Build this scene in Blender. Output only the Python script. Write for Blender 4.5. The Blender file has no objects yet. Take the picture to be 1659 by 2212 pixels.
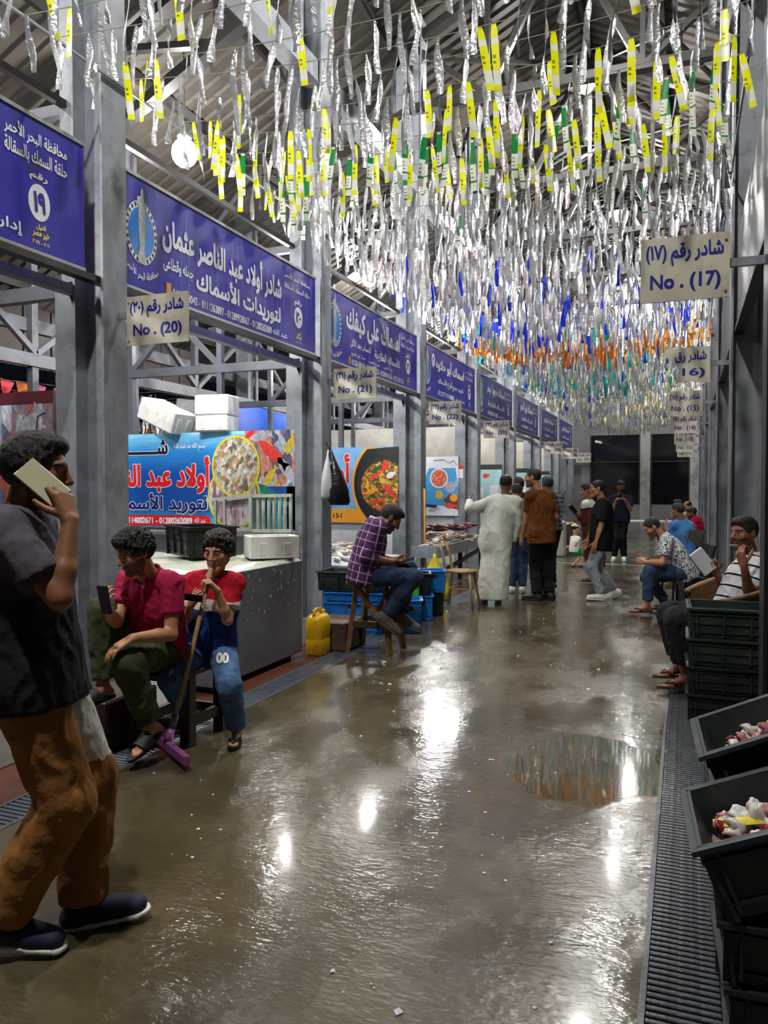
import bpy, math, random, re
import numpy as np
from mathutils import Vector, Matrix
from mathutils import geometry as mgeo
SC = bpy.context.scene
COL = SC.collection
PI = math.pi
# ------------------------------------------------------------------ camera
F_PX, CAM_H, YAW, PITCH = 1680.0, 1.47, math.radians(21.159), math.radians(1.5684)
def look(yaw, pitch):
    f = Vector((-math.sin(yaw)*math.cos(pitch), math.cos(yaw)*math.cos(pitch), -math.sin(pitch)))
    r = Vector((math.cos(yaw), math.sin(yaw), 0)); u = r.cross(f)
    return Matrix(((r.x, u.x, -f.x), (r.y, u.y, -f.y), (r.z, u.z, -f.z)))
camd = bpy.data.cameras.new('camera'); cam = bpy.data.objects.new('camera', camd); COL.objects.link(cam)
camd.sensor_fit = 'HORIZONTAL'; camd.sensor_width = 36; camd.lens = F_PX/1659*36; camd.clip_start = .05
cam.matrix_world = Matrix.Translation((0, 0, CAM_H)) @ look(YAW, PITCH).to_4x4()
SC.camera = cam
SC.cycles.adaptive_threshold = .1; SC.cycles.max_bounces = 4; SC.cycles.diffuse_bounces = 2; SC.cycles.glossy_bounces = 2; SC.cycles.transmission_bounces = 4; SC.cycles.transparent_max_bounces = 6
# ------------------------------------------------------------------ night sky, exposure
w = bpy.data.worlds.new('night'); SC.world = w; w.use_nodes = True
w.node_tree.nodes['Background'].inputs[0].default_value = (.35, .45, .7, 1)
w.node_tree.nodes['Background'].inputs[1].default_value = .006
vs = SC.view_settings; vs.view_transform = 'Standard'; vs.look = 'None'; vs.exposure = 0.45; vs.gamma = 1; vs.use_curve_mapping = False
CENTRE_W, LEFT_W, STALL_W = 780, 240, 125
BULB_COL = (1.0, .985, .94)
# ------------------------------------------------------------------ materials
MATS = {}
def nmat(name):
    m = bpy.data.materials.new(name); m.use_nodes = True; MATS[name] = m
    nt = m.node_tree; b = nt.nodes['Principled BSDF']
    return m, nt, b
def mat(name, col, rough=.5, metal=0., var=.12, scale=8., bump=0., bscale=40., dirt=None, dscale=3., spec=.5, trans=0., emit=None, estr=0., alpha=1., coat=0., aniso=None, sub=0.):
    """procedural principled material: noise-varied colour, optional second 'dirt' colour and bump"""
    if name in MATS: return MATS[name]
    m, nt, b = nmat(name); N, L = nt.nodes, nt.links
    b.inputs['Roughness'].default_value = rough; b.inputs['Metallic'].default_value = metal
    b.inputs['Specular IOR Level'].default_value = spec
    tc = N.new('ShaderNodeTexCoord')
    def noise(s, det=3., rgh=.6, st=(1, 1, 1)):
        n = N.new('ShaderNodeTexNoise'); n.inputs['Scale'].default_value = s; n.inputs['Detail'].default_value = det; n.inputs['Roughness'].default_value = rgh
        mp = N.new('ShaderNodeMapping'); mp.inputs['Scale'].default_value = st
        L.new(tc.outputs['Object'], mp.inputs[0]); L.new(mp.outputs[0], n.inputs['Vector']); return n
    c4 = (*col, 1)
    if var > 0:
        n = noise(scale); r = N.new('ShaderNodeValToRGB')
        r.color_ramp.elements[0].position = .3; r.color_ramp.elements[1].position = .7
        r.color_ramp.elements[0].color = (*[c*(1-var) for c in col], 1); r.color_ramp.elements[1].color = (*[min(1, c*(1+var)) for c in col], 1)
        L.new(n.outputs['Fac'], r.inputs[0]); out = r.outputs[0]
        if dirt:
            n2 = noise(dscale, 4, .7); r2 = N.new('ShaderNodeValToRGB'); r2.color_ramp.elements[0].position = .5; r2.color_ramp.elements[1].position = .68
            mx = N.new('ShaderNodeMix'); mx.data_type = 'RGBA'; mx.inputs['B'].default_value = (*dirt, 1)
            L.new(n2.outputs['Fac'], r2.inputs[0]); L.new(r2.outputs[0], mx.inputs['Factor']); L.new(out, mx.inputs['A']); out = mx.outputs['Result']
        L.new(out, b.inputs['Base Color'])
    else: b.inputs['Base Color'].default_value = c4
    if bump:
        n = noise(bscale, 2); bp = N.new('ShaderNodeBump'); bp.inputs['Strength'].default_value = bump; bp.inputs['Distance'].default_value = .01
        L.new(n.outputs['Fac'], bp.inputs['Height']); L.new(bp.outputs[0], b.inputs['Normal'])
    if trans: b.inputs['Transmission Weight'].default_value = trans
    if coat: b.inputs['Coat Weight'].default_value = coat
    if sub:
        b.inputs['Subsurface Weight'].default_value = sub; b.inputs['Subsurface Scale'].default_value = .01; b.inputs['Subsurface Radius'].default_value = (1, .35, .2)
    if emit: b.inputs['Emission Color'].default_value = (*emit, 1); b.inputs['Emission Strength'].default_value = estr
    if alpha < 1: b.inputs['Alpha'].default_value = alpha
    return m
def srgb(r, g, b):
    return tuple((c/255/12.92 if c/255 <= .04045 else ((c/255+.055)/1.055)**2.4) for c in (r, g, b))
def node(nt, kind, **kw):
    n = nt.nodes.new(kind)
    for k, v in kw.items():
        if hasattr(n, k): setattr(n, k, v)
        else: n.inputs[k.replace('_', ' ')].default_value = v
    return n
# ------------------------------------------------------------------ mesh builder
class MB:
    def __init__(s): s.v = []; s.f = []; s.uv = None; s.mi = []
    def add(s, vs, fs, mi=0):
        k = len(s.v); s.v += [tuple(v) for v in vs]; s.f += [tuple(i+k for i in f) for f in fs]; s.mi += [mi]*len(fs); return s
    def box(s, x0, x1, y0, y1, z0, z1, mi=0, M=None):
        vs = [(x, y, z) for z in (z0, z1) for y in (y0, y1) for x in (x0, x1)]
        if M is not None: vs = [M @ Vector(v) for v in vs]
        return s.add(vs, [(0, 2, 3, 1), (4, 5, 7, 6), (0, 1, 5, 4), (2, 6, 7, 3), (0, 4, 6, 2), (1, 3, 7, 5)], mi)
    def bbox(s, x0, x1, y0, y1, z0, z1, b=.01, M=None, mi=0):
        """box with chamfered edges"""
        vs = []; cx, cy, cz = (x0+x1)/2, (y0+y1)/2, (z0+z1)/2; b = min(b, (x1-x0)/2.01, (y1-y0)/2.01, (z1-z0)/2.01)
        bm = [(x, y, z, ax) for z in (z0, z1) for y in (y0, y1) for x in (x0, x1) for ax in range(3)]
        for x, y, z, ax in bm:
            p = [x, y, z]; c = (cx, cy, cz)
            for q in range(3):
                if q != ax: p[q] += b if p[q] < c[q] else -b
            vs.append(p)
        if M is not None: vs = [M @ Vector(v) for v in vs]
        I = lambda x, y, z, a: ((z*2+y)*2+x)*3+a
        fs = [(I(0,0,0,2), I(0,1,0,2), I(1,1,0,2), I(1,0,0,2)), (I(0,0,1,2), I(1,0,1,2), I(1,1,1,2), I(0,1,1,2)),
              (I(0,0,0,1), I(1,0,0,1), I(1,0,1,1), I(0,0,1,1)), (I(0,1,0,1), I(0,1,1,1), I(1,1,1,1), I(1,1,0,1)),
              (I(0,0,0,0), I(0,0,1,0), I(0,1,1,0), I(0,1,0,0)), (I(1,0,0,0), I(1,1,0,0), I(1,1,1,0), I(1,0,1,0))]
        for z in (0, 1):
            for y in (0, 1):
                q = (I(0,y,z,1), I(1,y,z,1), I(1,y,z,2), I(0,y,z,2)); fs.append(q if (y ^ z) else q[::-1])
        for z in (0, 1):
            for x in (0, 1):
                q = (I(x,0,z,0), I(x,1,z,0), I(x,1,z,2), I(x,0,z,2)); fs.append(q[::-1] if (x ^ z) else q)
        for y in (0, 1):
            for x in (0, 1):
                q = (I(x,y,0,0), I(x,y,1,0), I(x,y,1,1), I(x,y,0,1)); fs.append(q if (x ^ y) else q[::-1])
        for z in (0, 1):
            for y in (0, 1):
                for x in (0, 1):
                    q = (I(x,y,z,0), I(x,y,z,1), I(x,y,z,2)); fs.append(q if (x ^ y ^ z) else q[::-1])
        return s.add(vs, fs, mi)
    def tube(s, pts, r, n=8, cap=True, mi=0, flat=1.0):
        pts = [Vector(p) for p in pts]; m = len(pts); rs = r if isinstance(r, (list, tuple)) else [r]*m
        t0 = (pts[1]-pts[0]).normalized(); a = t0.orthogonal().normalized(); vs = []
        for i, p in enumerate(pts):
            t = ((pts[min(i+1, m-1)]-pts[max(i-1, 0)])).normalized()
            a = (a - t*a.dot(t)).normalized(); b = t.cross(a)
            for k in range(n):
                q = 2*PI*k/n; vs.append(p + a*math.cos(q)*rs[i] + b*math.sin(q)*rs[i]*flat)
        fs = [(i*n+k, i*n+(k+1) % n, (i+1)*n+(k+1) % n, (i+1)*n+k) for i in range(m-1) for k in range(n)]
        if cap: fs += [tuple(range(n))[::-1], tuple((m-1)*n+k for k in range(n))]
        return s.add(vs, fs, mi)
    def bar(s, p, q, wd, hd, up=(0, 0, 1), mi=0):
        """rectangular bar from p to q"""
        p, q = Vector(p), Vector(q); t = (q-p).normalized(); up = Vector(up)
        a = t.cross(up)
        if a.length < 1e-4: a = t.cross(Vector((1, 0, 0)))
        a.normalize(); b = a.cross(t).normalized(); vs = []
        for c in (p, q):
            for i, j in ((-1, -1), (1, -1), (1, 1), (-1, 1)): vs.append(c + a*i*wd/2 + b*j*hd/2)
        return s.add(vs, [(0, 1, 2, 3), (7, 6, 5, 4), (0, 4, 5, 1), (1, 5, 6, 2), (2, 6, 7, 3), (3, 7, 4, 0)], mi)
    def lathe(s, prof, c=(0, 0, 0), n=20, mi=0, sx=1., sy=1.):
        m = len(prof); vs = [(c[0]+r*math.cos(2*PI*k/n)*sx, c[1]+r*math.sin(2*PI*k/n)*sy, c[2]+z) for r, z in prof for k in range(n)]
        fs = [(i*n+k, i*n+(k+1) % n, (i+1)*n+(k+1) % n, (i+1)*n+k) for i in range(m-1) for k in range(n)]
        if prof[0][0] > 1e-5: fs.append(tuple(range(n))[::-1])
        if prof[-1][0] > 1e-5: fs.append(tuple((m-1)*n+k for k in range(n)))
        return s.add(vs, fs, mi)
    def prism(s, poly, fn, mi=0):
        """poly: 2D outline; fn(u, v, side) -> 3D for side 0/1"""
        n = len(poly); vs = [fn(u, v, 0) for u, v in poly] + [fn(u, v, 1) for u, v in poly]
        return s.add(vs, [tuple(range(n)), tuple(range(2*n-1, n-1, -1))] + [((i+1) % n, i, n+i, n+(i+1) % n) for i in range(n)], mi)
    def grid(s, nu, nv, fn, mi=0):
        vs = [fn(i/nu, j/nv) for j in range(nv+1) for i in range(nu+1)]
        return s.add(vs, [(j*(nu+1)+i, j*(nu+1)+i+1, (j+1)*(nu+1)+i+1, (j+1)*(nu+1)+i) for j in range(nv) for i in range(nu)], mi)
    def ell(s, c, r, n=12, m=8, M=None, mi=0):
        vs = []
        for j in range(m+1):
            t = PI*j/m
            for i in range(n):
                q = 2*PI*i/n; p = Vector((r[0]*math.sin(t)*math.cos(q), r[1]*math.sin(t)*math.sin(q), -r[2]*math.cos(t)))
                if M is not None: p = M @ p
                vs.append(p+Vector(c))
        return s.add(vs, [(j*n+i, j*n+(i+1) % n, (j+1)*n+(i+1) % n, (j+1)*n+i) for j in range(m) for i in range(n)], mi)
    def mesh(s, name='m'):
        me = bpy.data.meshes.new(name); me.from_pydata(s.v, [], s.f)
        if any(s.mi): me.polygons.foreach_set('material_index', s.mi)
        return me
    def build(s, name, m, parent=None, smooth=False, world=True, fix=False):
        """link as ONE mesh object; with world=True vertices are world coordinates"""
        if parent is not None and world:
            l = parent_origin(parent); s.v = [(v[0]-l[0], v[1]-l[1], v[2]-l[2]) for v in s.v]
        me = s.mesh(name)
        if fix:
            import bmesh
            bm = bmesh.new(); bm.from_mesh(me); bmesh.ops.recalc_face_normals(bm, faces=bm.faces); bm.to_mesh(me); bm.free()
        return link(name, me, m, parent, smooth)
def parent_origin(p):
    l = Vector((0, 0, 0))
    while p is not None: l = l + p.location; p = p.parent
    return l
def link(name, me, m, parent=None, smooth=False):
    for x in (m if isinstance(m, (list, tuple)) else [m]): me.materials.append(x)
    if smooth: me.polygons.foreach_set('use_smooth', [True]*len(me.polygons))
    o = bpy.data.objects.new(name, me); COL.objects.link(o); o.parent = parent
    return o
def thing(name, label, cat, loc=(0, 0, 0), rz=0., group=None):
    o = bpy.data.objects.new(name, None); COL.objects.link(o); o.empty_display_size = .1
    o.location = loc; o.rotation_euler = (0, 0, rz); o['label'] = label; o['category'] = cat
    if group: o['group'] = group
    return o
def tag(o, label=None, cat=None, group=None, kind=None):
    for k, v in (('label', label), ('category', cat), ('group', group), ('kind', kind)):
        if v: o[k] = v
    return o
def structure(o): o['kind'] = 'structure'; return o
def setting(name, loc=(0, 0, 0)):
    o = bpy.data.objects.new(name, None); COL.objects.link(o); o.location = loc; o['kind'] = 'structure'; return o
def copy_tree(o, parent=None):
    c = o.copy(); COL.objects.link(c); c.parent = parent
    for ch in list(o.children): copy_tree(ch, c)
    return c
def inst(o, parent, loc, rot=None):
    c = o.copy(); COL.objects.link(c); c.parent = parent; c.location = loc
    if rot is not None: c.rotation_euler = rot
    return c
RND = random.Random(7)
# ------------------------------------------------------------------ lettering
AR = {}
for _s in 'ء80 1,آ81 2,أ83 2,ؤ85 2,إ87 2,ئ89 4,ا8D 2,ب8F 4,ة93 2,ت95 4,ث99 4,ج9D 4,حA1 4,خA5 4,دA9 2,ذAB 2,رAD 2,زAF 2,سB1 4,شB5 4,صB9 4,ضBD 4,طC1 4,ظC5 4,عC9 4,غCD 4,فD1 4,قD5 4,كD9 4,لDD 4,مE1 4,نE5 4,هE9 4,وED 2,ىEF 2,يF1 4'.split(','):
    AR[_s[0]] = (0xFE00+int(_s[1:3], 16), int(_s[4]))
AR['ـ'] = (0x640, 9)
LAM = {'آ': 0xFEF5, 'أ': 0xFEF7, 'إ': 0xFEF9, 'ا': 0xFEFB}
def arabic(s):
    out = []; i = 0; jp = False
    while i < len(s):
        ch = s[i]
        if ch not in AR: out.append(ch); jp = False; i += 1; continue
        if ch == 'ل' and i+1 < len(s) and s[i+1] in LAM:
            out.append(chr(LAM[s[i+1]]+(1 if jp else 0))); jp = False; i += 2; continue
        c, n = AR[ch]; nx = i+1 < len(s) and s[i+1] in AR and AR[s[i+1]][1] > 1
        if n == 9: out.append(ch); jp = True
        elif n == 1: out.append(chr(c)); jp = False
        elif n == 2: out.append(chr(c+(1 if jp else 0))); jp = False
        else: out.append(chr(c+((3 if nx else 1) if jp else (2 if nx else 0)))); jp = nx
        i += 1
    t = re.sub(r'[0-9٠-٩][0-9٠-٩ \-]*[0-9٠-٩]|[0-9٠-٩]', lambda m: m.group(0)[::-1], ''.join(out)[::-1])
    return t.translate(str.maketrans('()', ')('))
_TC = {}
def glyphs(s, bold=0., res=3):
    """flat filled outline of a line of text: (verts2d, faces), non-zero winding so overlapping strokes merge"""
    key = (s, bold, res)
    if key in _TC: return _TC[key]
    c = bpy.data.curves.new('t', 'FONT'); c.body = arabic(s) if any(ch in AR for ch in s) else s
    c.size = 1; c.resolution_u = res; c.fill_mode = 'NONE'
    o = bpy.data.objects.new('t', c); COL.objects.link(o); dg = bpy.context.evaluated_depsgraph_get()
    me = o.evaluated_get(dg).to_mesh(); P = np.array([(v.co.x, v.co.y) for v in me.vertices]); E = [tuple(e.vertices) for e in me.edges]
    o.evaluated_get(dg).to_mesh_clear(); bpy.data.objects.remove(o); bpy.data.curves.remove(c)
    ia, ib = np.array([e[0] for e in E]), np.array([e[1] for e in E]); A, B = P[ia], P[ib]
    if bold:                                   # thicken the strokes: push every outline point outwards
        comp = np.arange(len(P))
        while True:                            # label the separate outlines
            c2 = comp.copy(); np.minimum.at(c2, ia, comp[ib]); np.minimum.at(c2, ib, comp[ia]); c2 = c2[c2]
            if (c2 == comp).all(): break
            comp = c2
        ar = np.zeros(len(P)); np.add.at(ar, comp[ia], A[:, 0]*B[:, 1]-B[:, 0]*A[:, 1]); maj = np.sign(ar.sum()); sg_ = np.full(len(P), -maj)
        ks = np.unique(comp); bb = {k: (P[comp == k].min(0), P[comp == k].max(0)) for k in ks}
        for k in ks:                           # an outline running the other way is a hole, unless nothing surrounds it
            if np.sign(ar[k]) != maj and not any(np.sign(ar[j]) == maj and (bb[j][0] <= bb[k][0]+1e-4).all() and (bb[j][1] >= bb[k][1]-1e-4).all() for j in ks): sg_[k] = maj
        sg = sg_[comp[ia]][:, None]; t_ = B-A; t_ /= np.linalg.norm(t_, axis=1)[:, None]+1e-9
        n_ = np.stack([-t_[:, 1], t_[:, 0]], 1)*sg; N_ = np.zeros_like(P); np.add.at(N_, ia, n_); np.add.at(N_, ib, n_)
        N_ /= np.maximum(np.linalg.norm(N_, axis=1), .6)[:, None]; P = P+N_*bold; A, B = P[ia], P[ib]
    r = mgeo.delaunay_2d_cdt([Vector(p) for p in P], E, [], 0, 1e-5)
    V = np.array([tuple(v) for v in r[0]]); T = [f for f in r[2]]
    C = np.array([V[list(f)].mean(0) for f in T])
    up = (A[None, :, 1] <= C[:, None, 1]) & (B[None, :, 1] > C[:, None, 1]); dn = (A[None, :, 1] > C[:, None, 1]) & (B[None, :, 1] <= C[:, None, 1])
    cr = (B[None, :, 0]-A[None, :, 0])*(C[:, None, 1]-A[None, :, 1]) - (C[:, None, 0]-A[None, :, 0])*(B[None, :, 1]-A[None, :, 1])
    wn = (up & (cr > 0)).sum(1) - (dn & (cr < 0)).sum(1)
    fs = [tuple(T[i]) for i in np.nonzero(wn)[0]]
    _TC[key] = (V, fs); return _TC[key]
def lettering(parent, s, box, O, U, V, m, bold=.012, name='lettering', lift=.003, arc=None):
    """text stretched into box (u0, v0, u1, v1) of the plane O + u*U + v*V, lifted along U x V"""
    P, fs = glyphs(s, bold); used = sorted({i for f in fs for i in f}); rm = {k: i for i, k in enumerate(used)}
    P = P[used]; lo, hi = P.min(0), P.max(0); Q = (P-lo)/(hi-lo)
    O, U, V = Vector(O), Vector(U), Vector(V); N = U.cross(V); vs = []
    for a, b in Q:
        u = box[0]+a*(box[2]-box[0]); v = box[1]+b*(box[3]-box[1])
        if arc: v += arc*((2*a-1)**2)
        vs.append(O+U*u+V*v+N*lift)
    mb = MB(); mb.add(vs, [tuple(rm[i] for i in f) for f in fs]); return mb.build(name, m, parent)
def disc(parent, name, c, ru, rv, O, U, V, m, lift=.002, n=28, ring=None, a0=0, a1=2*PI):
    O, U, V = Vector(O), Vector(U), Vector(V); N = U.cross(V); mb = MB()
    q = [a0+(a1-a0)*k/n for k in range(n+1)]
    P = lambda t, k: O+U*(c[0]+ru*k*math.cos(t))+V*(c[1]+rv*k*math.sin(t))+N*lift
    if ring:
        vs = [P(t, 1) for t in q]+[P(t, ring) for t in q]; mb.add(vs, [(i, i+1, n+2+i, n+1+i) for i in range(n)])
    else: mb.add([P(t, 1) for t in q[:-1]], [tuple(range(n))])
    return mb.build(name, m, parent)
def panel(parent, name, box, O, U, V, m, lift=.002, poly=None):
    O, U, V = Vector(O), Vector(U), Vector(V); N = U.cross(V)
    poly = poly or [(box[0], box[1]), (box[2], box[1]), (box[2], box[3]), (box[0], box[3])]
    mb = MB(); mb.add([O+U*u+V*v+N*lift for u, v in poly], [tuple(range(len(poly)))]); return mb.build(name, m, parent)
# ================================================================== STRUCTURE
ROWS = [4.515+3.5*k for k in range(8)]           # column lines along the aisle
XL, XR, RIDGE = -3.80, .38, -1.71
CYL = None
def steel(name, col, **kw): return mat(name, col, rough=.42, var=.14, scale=5, bump=.05, bscale=60, dirt=tuple(c*.55 for c in col), dscale=2.3, **kw)
STEEL = steel('painted_steel_grey', srgb(138, 142, 150))
STEEL_D = steel('dark_roof_steel', srgb(46, 43, 42))
WHITE_TILE = mat('white_glazed_wall', srgb(205, 208, 212), rough=.25, var=.05, scale=3, dirt=srgb(170, 168, 160), dscale=1.5)
# ---- wet concrete
def wet_floor():
    m, nt, b = nmat('wet_concrete'); L = nt.links
    tc = node(nt, 'ShaderNodeTexCoord')
    def nz(sc, det=5., r=.6, st=(1, 1, 1)):
        mp = node(nt, 'ShaderNodeMapping'); mp.inputs['Scale'].default_value = st; L.new(tc.outputs['Object'], mp.inputs[0])
        n = node(nt, 'ShaderNodeTexNoise'); n.inputs['Scale'].default_value = sc; n.inputs['Detail'].default_value = det; n.inputs['Roughness'].default_value = r
        L.new(mp.outputs[0], n.inputs['Vector']); return n.outputs['Fac']
    def ramp(fac, stops):
        r = node(nt, 'ShaderNodeValToRGB'); e = r.color_ramp.elements
        while len(e) < len(stops): e.new(.5)
        for el, (p, c) in zip(e, stops): el.position = p; el.color = (*c, 1) if not isinstance(c, float) else (c, c, c, 1)
        L.new(fac, r.inputs[0]); return r.outputs[0]
    base = ramp(nz(.9, 5, .65), [(.3, srgb(62, 54, 36)), (.5, srgb(86, 77, 55)), (.7, srgb(106, 98, 76))])
    fine = ramp(nz(26, 3, .7), [(.3, .7), (.7, 1.1)])
    mx = node(nt, 'ShaderNodeMix'); mx.data_type = 'RGBA'; mx.blend_type = 'MULTIPLY'; mx.inputs['Factor'].default_value = .6
    L.new(base, mx.inputs['A']); L.new(fine, mx.inputs['B']); L.new(mx.outputs['Result'], b.inputs['Base Color'])
    wet = ramp(nz(1.35, 5, .62, (1, .55, 1)), [(.44, 0.), (.56, 1.)])          # 1 = standing water
    # one clear puddle near the right-hand drain (a real hollow of the floor)
    sp = node(nt, 'ShaderNodeMapping'); sp.inputs['Location'].default_value = (.47, -4.22, 0); L.new(tc.outputs['Object'], sp.inputs[0])
    sc = node(nt, 'ShaderNodeVectorMath', operation='MULTIPLY'); sc.inputs[1].default_value = (1/.42, 1/.52, 0); L.new(sp.outputs[0], sc.inputs[0])
    ln = node(nt, 'ShaderNodeVectorMath', operation='LENGTH'); L.new(sc.outputs[0], ln.inputs[0])
    nn = node(nt, 'ShaderNodeMath', operation='MULTIPLY_ADD'); nn.inputs[1].default_value = .9; L.new(nz(3.5, 4), nn.inputs[0]); L.new(ln.outputs['Value'], nn.inputs[2])
    pud = ramp(nn.outputs[0], [(.0, 1.), (.62, 1.), (.66, 0.)])
    nn.inputs[1].default_value = .5
    # ramp domain is 0..1: length + noise*.5 scaled down
    dv = node(nt, 'ShaderNodeMath', operation='MULTIPLY'); dv.inputs[1].default_value = .5; L.new(nn.outputs[0], dv.inputs[0]); L.new(dv.outputs[0], pud.node.inputs[0])
    ro = ramp(wet, [(0., .3), (1., .11)])
    mr = node(nt, 'ShaderNodeMix'); mr.data_type = 'FLOAT'; L.new(pud, mr.inputs[0]); L.new(ro, mr.inputs[2]); mr.inputs[3].default_value = .03
    L.new(mr.outputs[0], b.inputs['Roughness'])
    b.inputs['Specular IOR Level'].default_value = .62; b.inputs['Coat Weight'].default_value = .35; b.inputs['Coat Roughness'].default_value = .1; b.inputs['Coat IOR'].default_value = 1.33
    h1 = node(nt, 'ShaderNodeMath', operation='MULTIPLY_ADD'); h1.inputs[1].default_value = .35; L.new(nz(48, 2, .55, (.6, 1.25, 1)), h1.inputs[0]); L.new(nz(9, 3, .6, (.7, 1.1, 1)), h1.inputs[2])
    bp = node(nt, 'ShaderNodeBump'); bp.inputs['Distance'].default_value = .012
    st = ramp(wet, [(0., .62), (1., .3)])
    ms = node(nt, 'ShaderNodeMix'); ms.data_type = 'FLOAT'; L.new(pud, ms.inputs[0]); L.new(st, ms.inputs[2]); ms.inputs[3].default_value = .012
    L.new(ms.outputs[0], bp.inputs['Strength']); L.new(h1.outputs[0], bp.inputs['Height']); L.new(bp.outputs[0], b.inputs['Normal'])
    return m
WET = wet_floor()
RED_TILE = mat('red_brown_wet_tile', srgb(96, 58, 46), rough=.22, var=.25, scale=6, bump=.12, bscale=25, dirt=srgb(60, 44, 38), dscale=3)
STALL_FLOOR = mat('stall_concrete', srgb(92, 90, 84), rough=.3, var=.2, scale=4, bump=.1, bscale=30)
structure(MB().box(-2.75, -.11, -1.5, 30, -.12, 0).build('floor', WET))
structure(MB().box(-3.35, -2.97, -1.5, 30, -.12, .004).build('floor', RED_TILE))
structure(MB().box(-12.5, -3.35, -1.5, 30, -.12, 0.01).build('floor', STALL_FLOOR))
structure(MB().box(.13, 6, -1.5, 30, -.12, 0.004).build('floor', STALL_FLOOR))
THRESH = mat('pale_floor_joint', srgb(150, 148, 135), rough=.3, var=.2)
structure(MB().box(-2.72, -.12, 16.0, 16.14, -.02, .003).build('trim_1', THRESH))
# ---- drain gratings: trough, frame bars, one bar per slat
GRATE = mat('wet_grate_iron', srgb(58, 62, 68), rough=.3, metal=.3, var=.3, scale=20, bump=.15, bscale=50)
BLACK = mat('black_void', (.004, .004, .005), rough=.7, var=0)
GRATE_L = mat('galvanised_grate', srgb(105, 112, 122), rough=.35, metal=.3, var=.25, scale=20)
def drain(x0, x1, y0, yn, y1, pitch, label, m):
    t = thing('drain_grate', label, 'drain', ((x0+x1)/2, y0, 0))
    MB().box(x0, x1, -1.5, 30, -.14, -.1).build('trough', BLACK, t)
    fr = .018
    for xa in (x0, x1-fr): MB().box(xa, xa+fr, -1.5, 30, -.1, .003).build('frame_bar', m, t)
    mb = MB().bbox(-(x1-x0)/2+fr, (x1-x0)/2-fr, -pitch*.29, pitch*.29, -.03, .0015, .003); first = mb.build('slat', m, t, world=False)
    n = int((yn-y0)/pitch)
    for k in range(n):
        if k == 0: first.location = (0, 0, 0)
        else: inst(first, t, (0, k*pitch, 0))
    far = MB()
    k = n
    while y0+k*pitch < y1:
        far.box(x0+fr, x1-fr, y0+k*pitch-pitch*.29, y0+k*pitch+pitch*.29, -.03, .0015); k += 1
    tag(far.build('far_slats', m, t), kind='stuff')
    return t
drain(-.11, .13, 1.9, 6.4, 26, .031, 'dark iron drain grating along the right edge of the aisle', GRATE)
drain(-2.97, -2.75, 2.2, 4.6, 26, .034, 'grey slotted drain grating along the left edge of the aisle', GRATE_L)
# ---- columns: welded I-section with a boxed leg and chamfered bracket plate
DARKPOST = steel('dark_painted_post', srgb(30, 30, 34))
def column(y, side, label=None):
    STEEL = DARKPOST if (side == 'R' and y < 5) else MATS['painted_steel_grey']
    s = 1 if side == 'L' else -1; xf = XL if side == 'L' else XR
    c = setting('column', (xf, y, 0)); X = lambda d: xf - s*d        # d = depth away from the aisle
    def bx(d0, d1, y0, y1, z0, z1): return MB().box(min(X(d0), X(d1)), max(X(d0), X(d1)), y0, y1, z0, z1)
    top = 8.75
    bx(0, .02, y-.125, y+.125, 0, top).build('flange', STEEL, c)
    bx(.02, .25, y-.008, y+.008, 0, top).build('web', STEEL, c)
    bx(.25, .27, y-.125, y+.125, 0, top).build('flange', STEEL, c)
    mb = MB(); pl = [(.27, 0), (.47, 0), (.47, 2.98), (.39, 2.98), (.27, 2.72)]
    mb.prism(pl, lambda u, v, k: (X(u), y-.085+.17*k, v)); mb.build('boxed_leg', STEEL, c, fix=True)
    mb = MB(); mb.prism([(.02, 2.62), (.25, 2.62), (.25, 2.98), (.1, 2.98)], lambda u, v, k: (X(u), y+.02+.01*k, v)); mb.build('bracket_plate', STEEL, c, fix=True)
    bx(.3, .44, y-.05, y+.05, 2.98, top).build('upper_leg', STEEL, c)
    bx(-.03, .5, y-.16, y+.16, 0, .02).build('base_plate', STEEL, c)
    return c
for k, y in enumerate(ROWS):
    column(y, 'L')
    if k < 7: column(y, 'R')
# ---- longitudinal beams
def beam(name, x, z, wd, hd, m, y0=0., y1=29.6): return structure(MB().box(x-wd/2, x+wd/2, y0, y1, z-hd/2, z+hd/2).build(name, m))
beam('eave_beam', XL-.14, 6.12, .2, .24, STEEL); beam('eave_beam', XR+.14, 6.12, .2, .24, STEEL)
beam('tie_rail', XL-.4, 4.25, .05, .05, STEEL_D); beam('tie_rail', XR+.4, 4.25, .05, .05, STEEL_D)
beam('sign_rail', XL-.07, 2.945, .08, .045, STEEL_D, 3.); beam('sign_rail', XR+.07, 2.945, .08, .045, STEEL_D, 4.64)
beam('sign_rail', XL-.3, 2.9, .07, .07, STEEL, 3.)
beam('garland_wire', XL+.015, 4.36, .016, .016, STEEL, 3.5); beam('garland_wire', XR-.015, 4.36, .016, .016, STEEL, 3.5)
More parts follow.
